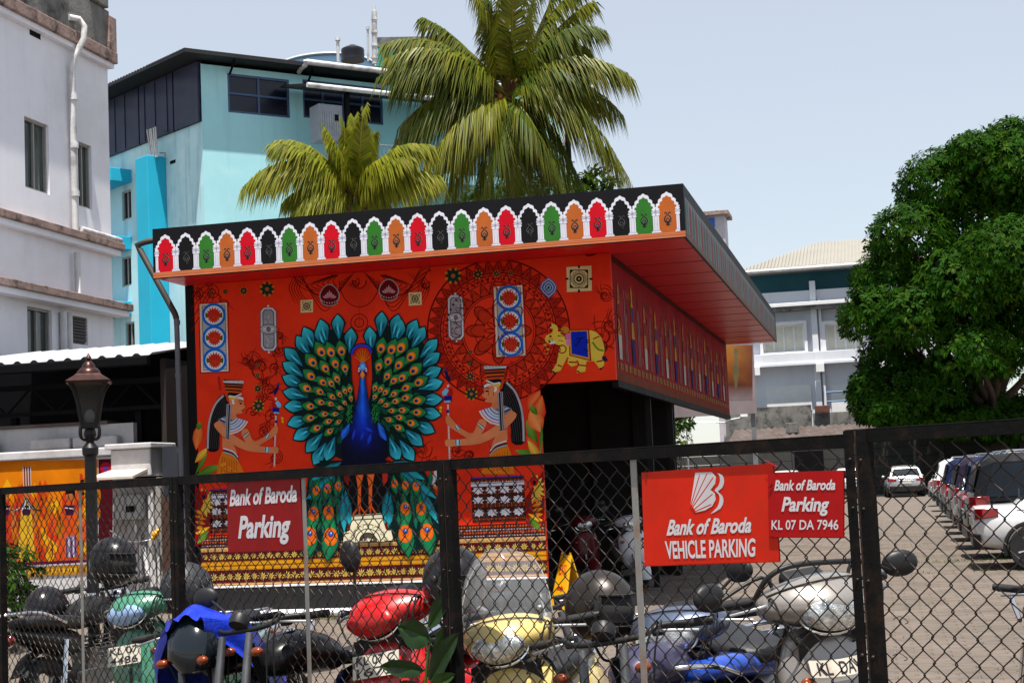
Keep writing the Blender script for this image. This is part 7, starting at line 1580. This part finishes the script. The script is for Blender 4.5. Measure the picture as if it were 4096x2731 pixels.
    m = MB(); m.tube([(-.10, .1, .28), (-.24, .16, .02)], .012, 6); m.build('side_stand', M_steel, root)
    if plate_t: plate(root, *plate_t[:4], S if plate_t[4] == 'S' else I, plate_t[5], plate_t[6])
    return root
def face(px, py, z, yaw=0):
    """ground spot whose point at height z is seen at px, py; and the heading that faces the eye plus yaw degrees"""
    r_ = ray(px, py); d = (z-EYE.z)/r_.z; p = EYE+r_*d; return (p.x, p.y, 0), math.atan2(-r_.x, r_.y)+R(yaw)
def spot(px, py, z, yaw, ref=(0, -.40), lean=0):
    """place so that the model point (ref, z) lands on px, py"""
    loc, rz = face(px, py, z, yaw); off = Matrix.Rotation(rz, 3, 'Z') @ Vector((ref[0]+math.sin(R(lean))*z, ref[1], 0)); return (loc[0]-off.x, loc[1]-off.y, 0), rz
P_silver = paint('silver', C(150, 144, 138), .5); P_cream = paint('cream', C(204, 178, 106), 0); P_red = paint('red', C(176, 6, 10), 0); P_mint = paint('mint', C(62, 124, 100), 0); P_blk = paint('black', (.006, .006, .007), 0); P_purple = paint('purple', C(58, 54, 80), .3); P_blue = paint('blue', C(28, 70, 170), .1); P_grey = paint('grey_blue', C(84, 94, 116), .5); P_maroon = paint('maroon', C(90, 20, 30), .1)
# -- silver scooter at right
loc, rz = spot(3310, 2415, 1.06, 38, ref=(0, -.44), lean=-5); scooter('scooter', 'silver scooter with oval headlamp left of the right fence post', loc, rz, -5, -4, P_silver, plate_t=((0, -.475, .76), .30, .06, ['KL  DAY 868'], 'I', .25, .02), sticker=('ONLY', (0, -.478, .60), .12, .03, .1), big=1.15, mtop=(.41, -.28, 1.03), guard=True, size=1.12)
# -- black scooter with chrome lamp
loc, rz = spot(2670, 2520, .955, -24, lean=-7); scooter('scooter', 'black and silver scooter below the large parking board', loc, rz, -7, -4, P_blk, cowl=P_grey, plate_t=((0, -.475, .76), .28, .065, ['KL 32 D. 12'], 'I', .25, .0), mirrors=(0, 1), big=1.15, mtop=(.30, -.26, 1.16))
# -- cream scooter with windscreen
loc, rz = spot(2005, 2555, .95, -16, lean=-8); scooter('scooter', 'cream yellow scooter with clear windscreen right of the middle post', loc, rz, -8, -4, P_cream, screen=True, plate_t=((0, -.478, .70), .26, .07, ['KL 07 B'], 'I', .25, 0), mirrors=(0, 0), big=1.0)
# -- red scooter
loc, rz = spot(1510, 2450, 1.02, -34, ref=(0, -.43), lean=-9); scooter('scooter', 'bright red scooter left of the broad leaved sapling', loc, rz, -9, -8, P_red, seat=mat('navy_seat', C(30, 34, 48), .5, var=.2, scale=8), lens=P_red, cowl=P_red, plate_t=((0, -.478, .75), .24, .10, ['KL 07 C', '1672'], 'I', .25, 0), sticker=('101', (.08, -.462, .74), .05, .02, .1), mirrors=(1, 0), mtop=(.20, -.30, 1.235), mrad=(.05, .03, .075), size=1.07, big=1.12)
# -- black motorcycle
loc, rz = spot(985, 2570, .90, -52, lean=-8); motorcycle('motorcycle', 'black motorcycle between the blue covered bike and the red scooter', loc, rz, -8, 10, P_blk, mirrors=(1, 0), lamp=False)
# -- motorcycle under a blue cover
loc, rz = spot(800, 2560, .90, -24, lean=-8); bm_ = motorcycle('motorcycle', 'motorcycle draped with a bright blue plastic cover', loc, rz, -8, 8, P_blk, visor=True, mirrors=(0, 0), shield=mat('smoked_visor', C(20, 26, 32), .12, var=.1))
# -- mint scooter
loc, rz = spot(520, 2430, .955, -38, lean=-8); scooter('scooter', 'mint green scooter beside the lamp post', loc, rz, -8, -6, P_mint, lens=mat('pale_blue_visor', C(150, 180, 220), .08, .3, var=.05), plate_t=((-.02, -.485, .70), .24, .11, ['KL 07', '4486'], 'I', .2, 0), mirrors=(0, 0), big=1.1)
# -- black motorcycle seen from the tail, far left
loc, rz = spot(165, 2470, .84, 150, ref=(0, .55), lean=6); motorcycle('motorcycle', 'black motorcycle with chrome tail rail at the far left', loc, rz, 6, 0, P_blk, mirrors=(0, 0))
# -- purple and blue bikes half hidden
loc, rz = spot(2260, 2640, .74, 24, ref=(0, -.62), lean=-6); motorcycle('motorcycle', 'dark purple motorcycle between the cream and the black scooter', loc, rz, -6, 10, P_purple, mirrors=(0, 0), lamp=False)
loc, rz = spot(2930, 2640, .80, 150, ref=(0, .45), lean=5); scooter('scooter', 'scooter with bright blue seat cover left of the silver scooter', loc, rz, 5, 0, P_blk, seat=P_blue, mirrors=(0, 0))
# -- handlebar of one more at the right edge
loc, rz = spot(4270, 2385, .98, 8, ref=(0, -.32), lean=3); motorcycle('motorcycle', 'black motorcycle with its handlebar reaching in at the right edge', loc, rz, 6, -10, P_blk, mirrors=(0, 0), lamp=False)
# -- dark machines filling the gaps
loc, rz = spot(2455, 2690, .84, -30, lean=-8); motorcycle('motorcycle', 'dark motorcycle below the gunmetal helmet', loc, rz, -8, 10, P_purple, mirrors=(0, 0), lamp=False)
# -- two in the shade of the carport
scooter('scooter', 'white fronted scooter parked inside the dark carport', (-3.55, 22.3, 0), R(20), -6, 4, paint('white', C(200, 200, 204), 0))
scooter('scooter', 'maroon scooter parked inside the carport behind the doorway', (-4.35, 22.6, 0), R(30), -6, -8, P_maroon)
# -- blue plastic cover draped over the motorcycle
M_tarp = mat('blue_tarpaulin', C(12, 44, 168), .3, var=.15, scale=7, bump=.5, bscale=16, spec=.6)
fold = random.Random(4); m = MB(); rows = []
for y, w_, z, lo in ((-.56, .10, 1.07, .98), (-.48, .21, 1.10, .86), (-.38, .27, 1.11, .72), (-.26, .29, 1.08, .62), (-.12, .27, 1.02, .56), (.02, .24, .96, .54), (.12, .18, .92, .62)):
    row = []
    for k in range(25):
        t = -1+k/12; a = t*PI*.62; x = w_*math.sin(min(max(a, -PI/2), PI/2))*(1+.10*math.sin(9*t+y*7)); zz = z-(z-lo)*(abs(t)**1.6)+.018*math.sin(13*t+11*y)+fold.gauss(0, .006); row.append(Vector((x, y+fold.gauss(0, .012), zz)))
    rows.append(row)
m.loft(rows, cap=False, close=False); o = m.build('plastic_cover', M_tarp, None, smooth=60, fix=False, sub=1)
bm_.scale = (.97,)*3; o.scale = bm_.scale; o.location = bm_.location; o.rotation_euler = bm_.rotation_euler; tag(o, 'crumpled bright blue plastic cover over a motorcycle', 'cover')
# ------------------------------------------------------------------ helmets hung on the bikes
def helmet(label, px, py, dep, col, yaw=0, pitch=0, roll=0, sc=1., visor=M_glassd):
    p = at(px, py, dep); r_ = ray(px, py); root = empty('helmet', tuple(p), label=label, cat='helmet', group='helmets hung on the two wheelers')
    root.rotation_euler = (R(pitch), R(roll), math.atan2(-r_.x, r_.y)+R(yaw)); root.scale = (sc,)*3
    def dirv(a, e): return Vector((math.sin(a)*math.cos(e), -math.cos(a)*math.cos(e), math.sin(e)))
    def shape(d, k=1.): 
        f = 1.0+.10*max(0, -d.y)*(1 if d.z < .1 else .4)+(.04 if d.z < -.3 else 0); return Vector((d.x*.128*f, d.y*.150*f, d.z*.148))*k
    na, ne = 36, 20; m = MB(); mv = MB(); ml = MB()
    for i in range(na):
        for j in range(ne):
            a0, a1 = 2*PI*i/na-PI, 2*PI*(i+1)/na-PI; e0, e1 = -1.02+2.58*j/ne, -1.02+2.58*(j+1)/ne; am, em = (a0+a1)/2, (e0+e1)/2
            q = [dirv(a0, e0), dirv(a1, e0), dirv(a1, e1), dirv(a0, e1)]
            if abs(am) < 1.12 and -.42 < em < .40: mv.add([shape(d, .985) for d in q], [(0, 1, 2, 3)]); ml.add([shape(d, .90) for d in q], [(0, 1, 2, 3)])
            else: m.add([shape(d) for d in q], [(0, 1, 2, 3)]); ml.add([shape(d, .93) for d in q], [(0, 1, 2, 3)])
    def weld(mb, nm, mt, par):
        me = mb.mesh(nm, None, False); bm2 = bmesh.new(); bm2.from_mesh(me); bmesh.ops.remove_doubles(bm2, verts=bm2.verts, dist=1e-5); bm2.to_mesh(me); bm2.free(); me.shade_smooth(); me.materials.append(mt)
        o2 = bpy.data.objects.new(nm, me); COL.objects.link(o2); o2.parent = par; return o2
    weld(m, 'shell', col, root)
    if visor: weld(mv, 'visor', visor, root)
    weld(ml, "lining", M_rubber, root)
    ring = []
    for k in range(40):
        t = k/40*4
        if t < 1: a, e = -1.13+2.26*t, .41
        elif t < 2: a, e = 1.13, .41-.84*(t-1)
        elif t < 3: a, e = 1.13-2.26*(t-2), -.43
        else: a, e = -1.13, -.43+.84*(t-3)
        ring.append(shape(dirv(a, e), 1.004))
    mm2 = MB(); mm2.tube(ring+[ring[0]], .005, 5, cap=False); mm2.build('trim', M_rubber, root, smooth=60)
    for sx in (-1, 1): mm2 = MB(); mm2.lathe([(.02, 0), (.018, .006), (.002, .008)], Matrix.Translation((sx*.128, -.03, .02)) @ Matrix.Rotation(sx*PI/2, 4, 'Y'), 14); mm2.build('pivot', M_plastic, root, smooth=40)
    mm2 = MB(); mm2.tube(smoothpts([(-.09, -.02, -.12), (-.05, -.05, -.2), (.05, -.05, -.2), (.09, -.02, -.12)], 5, False), .006, 5); mm2.build('strap', M_rubber, root)
    return root
H_blk = mat('helmet_black', (.008, .008, .010), .25, var=.2, scale=5, coat=.2, spec=.35); H_brn = mat('helmet_gunmetal', C(48, 43, 40), .32, .4, var=.15, scale=5); H_gry = mat('helmet_matt_grey', C(36, 38, 42), .5, var=.2, scale=5)
helmet('large black helmet left of the cream scooter screen', 1815, 2320, 7.1, H_blk, 35, 14, 0, 1.06)
helmet('gunmetal brown helmet left of the large parking board lower corner', 2400, 2425, 6.7, H_brn, 58, 4, 0, 1.06, None)
helmet('black helmet hung beside the lamp post above the mint scooter', 452, 2245, 10., H_blk, 48, 6, 0, 1.08, None)
helmet('grey helmet behind the left fence post', 745, 2355, 9.3, H_gry, 120, 6, 0, 1.08)
helmet('dark helmet sitting on the motorcycle at the far left', 185, 2440, 11., H_blk, 150, 10, 0, 1.15)
# ------------------------------------------------------------------ yellow folding floor sign by the doorway
ab = onZ(2275, 2432, 0); fold_s = empty('floor_sign', tuple(ab), label='yellow folding exit floor sign by the dark doorway', cat='floor sign'); fold_s.rotation_euler = (0, 0, R(-38))
M_yel = mat('yellow_plastic', C(214, 156, 8), .45, var=.08, scale=6)
for sgn in (-1, 1):
    m = MB(); pts = [(-.16, .25), (-.145, .25), (-.12, .05), (.12, .05), (.145, .25), (.16, .25)]
    A = [Vector((-.15, sgn*.19, 0)), Vector((-.09, sgn*.19, 0)), Vector((-.07, sgn*.155, .12)), Vector((.07, sgn*.155, .12)), Vector((.09, sgn*.19, 0)), Vector((.15, sgn*.19, 0)), Vector((.10, sgn*.012, .64)), Vector((.08, sgn*.005, .69)), Vector((.05, sgn*.014, .655)), Vector((-.05, sgn*.014, .655)), Vector((-.08, sgn*.005, .69)), Vector((-.10, sgn*.012, .64))]
    m.prism(A, (0, -sgn*.02, 0)); pn = m.build('panel', M_yel, fold_s, bevel=.004)
    def fpn(u, z, o=.004): y = sgn*(.19-.178*z/.64); return Vector((u, y+sgn*o, z))
    uv, fsx = text_mesh('EXIT', .02); m = MB(); m.add([fpn((-.07+.14*u)*(1 if sgn < 0 else -1), .42+.12*v) for u, v in uv], fsx); m.build('lettering', mat('red_ink', C(190, 30, 24), .5), pn, fix=False)
    m = MB(); m.add([fpn(x, z) for x, z in ((-.06, .24), (.01, .24), (.01, .215), (.06, .255), (.01, .295), (.01, .27), (-.06, .27))], [tuple(range(7))]); m.build('arrow', MATS['red_ink'], pn, fix=False)
m = MB(); m.tube([(-.12, -.09, .33), (-.12, .09, .33)], .006, 6); m.build('brace', M_steel, fold_s)
# ------------------------------------------------------------------ cars
def car(name, label, loc, rz, col, kind='hatch', lamps=M_redl):
    root = empty(name, loc, rz, label=label, cat='car', group='cars parked in the lot')
    H = {'hatch': 1.50, 'suv': 1.68, 'sedan': 1.47, 'van': 1.85}[kind]; hf = H/1.5; tail = {'hatch': 0, 'suv': .02, 'sedan': -.62, 'van': .05}[kind]; cl = .2 if kind in ('suv', 'van') else .16
    bz = .93*(.5+.5*hf)
    rows = []
    for y, w_, z0, z1 in ((-2.06, .60, .52, .80), (-2.02, .74, .40, .92*bz/.93), (-1.90, .84, .32, bz), (-1.3, .88, cl+.06, bz), (0, .89, cl+.05, bz-.01), (1.0, .885, cl+.05, bz-.03), (1.5, .86, cl+.08, bz-.12), (1.9, .78, .28, bz-.22), (2.04, .62, .36, bz-.36)):
        zc, h = (z0+z1)/2, (z1-z0)/2; rows.append([Vector((w_*math.copysign(abs(math.cos(a))**.35, math.cos(a)), y, zc+h*math.copysign(abs(math.sin(a))**.55, math.sin(a)))) for a in [2*PI*(k+.5)/20 for k in range(20)]])
    m = MB(); m.loft(rows); m.build('body', col, root, smooth=45)
    st = [(-1.97-tail*-0, .74, bz-.02, .80), (-1.62, .62, H-.10, .79), (-1.35, .60, H-.02, .79), (-.5, .60, H, .80), (.15, .585, H-.04, .80), (.35, .57, H-.09, .79), (1.12, .66, bz-.04, .80)]
    if kind == 'sedan': st[0] = (-1.45, .70, bz-.02, .80); st[1] = (-.95, .60, H-.09, .79); st[2] = (-.75, .60, H-.03, .79)
    if kind in ('van', 'suv'): st[1] = (-1.80, .64, H-.12, .80); st[2] = (-1.6, .63, H-.02, .80)
    rows = []
    for y, wt, zt, wb_ in st: rows.append([Vector((-wb_, y, bz-.06)), Vector((-wt-.04, y, bz-.06+(zt-bz+.06)*.86)), Vector((-wt*.88, y, zt)), Vector((0, y, zt+.02)), Vector((wt*.88, y, zt)), Vector((wt+.04, y, bz-.06+(zt-bz+.06)*.86)), Vector((wb_, y, bz-.06))])
    m = MB(); m.loft(rows, cap=True, close=True); m.build('cabin', col, root, smooth=30)
    def gl(nm, q, par=root):  # glass quad a little proud
        c = sum((Vector(p) for p in q), Vector())/4; n_ = (Vector(q[1])-Vector(q[0])).cross(Vector(q[3])-Vector(q[0])).normalized(); out = c-Vector((0, -.3, 1.0)); n_ = n_ if n_.dot(out) > 0 else -n_
        m = MB(); oo = .032 if nm in ('rear_window', 'windscreen') else .012; m.hexa([Vector(p)+n_*oo for p in q], -n_*.010); return m.build(nm, M_glassd, par)
    def lerp(a, b, t): return a.lerp(b, t)
    r0, r1 = rows[0], rows[1]; q = [lerp(r0[1], r1[1], .22), lerp(r0[5], r1[5], .22), lerp(r0[4], r1[4], .92), lerp(r0[2], r1[2], .92)]; q = [Vector((q[0].x*.88, q[0].y, q[0].z)), Vector((q[1].x*.88, q[1].y, q[1].z)), q[2], q[3]]
    rw_ = gl('rear_window', q); m = MB(); c = (q[0]+q[1])/2; m.tube([c+Vector((.05, -.02, .03)), c+Vector((-.25, -.0, .16))], .010, 5); m.build('wiper', M_plastic, rw_)
    r5, r6 = rows[5], rows[6]; gl('windscreen', [lerp(r6[1], r5[1], .1), lerp(r6[5], r5[5], .1), lerp(r6[4], r5[4], .93), lerp(r6[2], r5[2], .93)])
    for sx, a, b in ((-1, 0, 1), (1, 6, 5)):
        for i0, i1, t0, t1 in ((2, 3, -.15, .92), (3, 5, .04, .94)):
            A0, A1, B0, B1 = rows[i0][a], rows[i0][b], rows[i1][a], rows[i1][b]
            gl('side_window', [lerp(lerp(A0, A1, .12), lerp(B0, B1, .12), t0), lerp(lerp(A0, A1, .12), lerp(B0, B1, .12), t1), lerp(lerp(A0, A1, .95), lerp(B0, B1, .95), t1), lerp(lerp(A0, A1, .95), lerp(B0, B1, .95), max(t0, 0))])
        m = MB(); z_ = bz-.10; hh = .26 if kind in ('suv', 'van') else .15
        m.loft([[Vector((sx*.46, -2.075, z_-hh*.5)), Vector((sx*.46, -2.07, z_+hh*.25)), Vector((sx*.46, -1.98, z_+hh*.25)), Vector((sx*.46, -1.98, z_-hh*.5))], [Vector((sx*.72, -2.045, z_-hh*.6)), Vector((sx*.72, -2.03, z_+hh*.5)), Vector((sx*.72, -1.9, z_+hh*.5)), Vector((sx*.72, -1.9, z_-hh*.6))], [Vector((sx*.872, -1.93, z_-hh*.45)), Vector((sx*.862, -1.93, z_+hh*.5)), Vector((sx*.84, -1.7, z_+hh*.5)), Vector((sx*.84, -1.7, z_-hh*.3))]]); m.build('tail_lamp', lamps, root, smooth=30, bevel=.01)
        m = MB(); m.ball((sx*.93, .78, bz+.05), (.09, .06, .07), 12, 8); m.build('wing_mirror', col, root, smooth=60)
        for y in (.05, -.85): m = MB(); m.tube([(sx*.895, y-.09, bz-.13), (sx*.905, y, bz-.13), (sx*.895, y+.09, bz-.13)], .012, 6); m.build('door_handle', col, root, smooth=60)
        for y in (-1.28, 1.28):
            m = MB(); Mx = Matrix.Translation((sx*.80, y, .31)) @ Matrix.Rotation(PI/2, 4, 'Y'); m.lathe([(.20, -.09), (.30, -.10), (.315, -.06), (.315, .06), (.30, .10), (.20, .095)], Mx, 26); t = m.build('wheel', M_rubber, root, smooth=40)
            m = MB(); m.lathe([(.20, -.085), (.19, 0), (.20, .085)], Mx, 20, cap=False); m.lathe([(.05, -.10), (.055, 0), (.05, .10)], Mx, 12)
            for k in range(5): a_ = 2*PI*k/5; m.tube([Mx @ Vector((.04*math.cos(a_), .04*math.sin(a_), sx*.07)), Mx @ Vector((.195*math.cos(a_), .195*math.sin(a_), sx*.075))], .028, 6)
            m.build('rim', M_steel, t, smooth=40)
            m = MB(); m.tube([(sx*.872, y+.365*math.cos(a_), .31+.365*math.sin(a_)) for a_ in [R(-15)+R(210)*k/16 for k in range(17)]], .03, 6); m.build('wheel_arch', M_plastic, root, smooth=60)
    m = MB(); m.loft([[Vector((x, -2.03-(.05 if abs(x) < .7 else -.06), z)) for x in (-.80, -.69, .69, .80)] for z in (.34, .40, .50, .52)], cap=False, close=False); m.hexa([Vector((-.69, -2.081, .34)), Vector((.69, -2.081, .34)), Vector((.69, -2.081, .50)), Vector((-.69, -2.081, .50))], (0, .05, 0)); m.build('bumper', M_plastic, root, bevel=.01)
    m = MB(); m.cbox((0, -2.085, .70), (.46, .012, .11)); m.build('number_plate', M_plate, root)
    m = MB(); m.cbox((0, -2.075, .80), (.7, .02, .035)); m.build('trim_bar', M_chrome, root, bevel=.006)
    m = MB()
    for sx in (-1, 1): m.loft([[Vector((sx*.5, 1.99, bz-.32)), Vector((sx*.5, 1.95, bz-.2)), Vector((sx*.5, 1.85, bz-.2))], [Vector((sx*.77, 1.84, bz-.28)), Vector((sx*.77, 1.78, bz-.15)), Vector((sx*.77, 1.7, bz-.15))]])
    m.build('headlamps', M_lens, root, smooth=30)
    if kind in ('suv', 'van'):
        for sx in (-1, 1): m = MB(); m.tube([(sx*.53, -1.4, H+.0), (sx*.54, -1.35, H+.06), (sx*.54, .05, H+.055), (sx*.53, .12, H-.02)], .016, 6); m.build('roof_rail', M_chrome, root, smooth=60)
    return root
CW_ = paint('car_white', C(206, 206, 208), 0); CS = paint('car_silver', C(176, 178, 182), .6); CN_ = paint('car_navy', C(20, 30, 66), .3); CD = paint('car_charcoal', C(20, 20, 24), .3); CP = paint('car_aubergine', C(36, 26, 44), .3); CB = paint('car_black', C(16, 16, 20), .2)
row = [(24.6, 'sedan', CW_, 'white car nearest in the parked row at the right edge'), (27.3, 'suv', CD, 'charcoal tall car second from the front in the parked row'), (30.2, 'suv', CN_, 'dark blue sports utility vehicle in the parked row'), (33.2, 'hatch', CS, 'silver hatchback behind the dark blue vehicle in the parked row'), (36.4, 'suv', CP, 'aubergine tall car in the middle of the parked row'), (39.8, 'hatch', CB, 'black hatchback behind the aubergine car in the parked row'), (43.6, 'suv', CN_, 'dark blue tall car in the far half of the parked row'), (48.2, 'hatch', CD, 'charcoal hatchback in the far half of the parked row'), (53.5, 'suv', CW_, 'white tall car near the far end of the parked row'), (60., 'hatch', CW_, 'white hatchback at the far end of the parked row')]
for y, k, c, lb_ in row: car('parked_car', lb_, (1.22+.010*(y-24)+2.08, y, 0), -PI/2+rnd.uniform(-.03, .03), c, k)
for px, w_, k, c, lb_, dy in ((3614, 0, 'hatch', CS, 'silver hatchback with red tail lamps parked by the far wall', 0), (3395, 0, 'hatch', CW_, 'white hatchback parked by the far wall left of the right post', 1), (3140, 0, 'hatch', CW_, 'white car by the far wall showing over the small parking board', 2), (2980, 0, 'sedan', CS, 'pale car by the far wall half hidden by the large board', 0)):
    p = onY(px, 1880, 77.5+dy); car('parked_car', lb_, (p.x, 79.5+dy, 0), R(rnd.uniform(-3, 3)), c, k)
car('parked_car', 'dark car by the far wall in the shade of the tree', (4.9, 82.5, 0), R(4), CB, 'suv'); car('parked_car', 'charcoal car by the far wall right of the silver hatchback', (7.6, 82., 0), R(-2), CD, 'hatch')
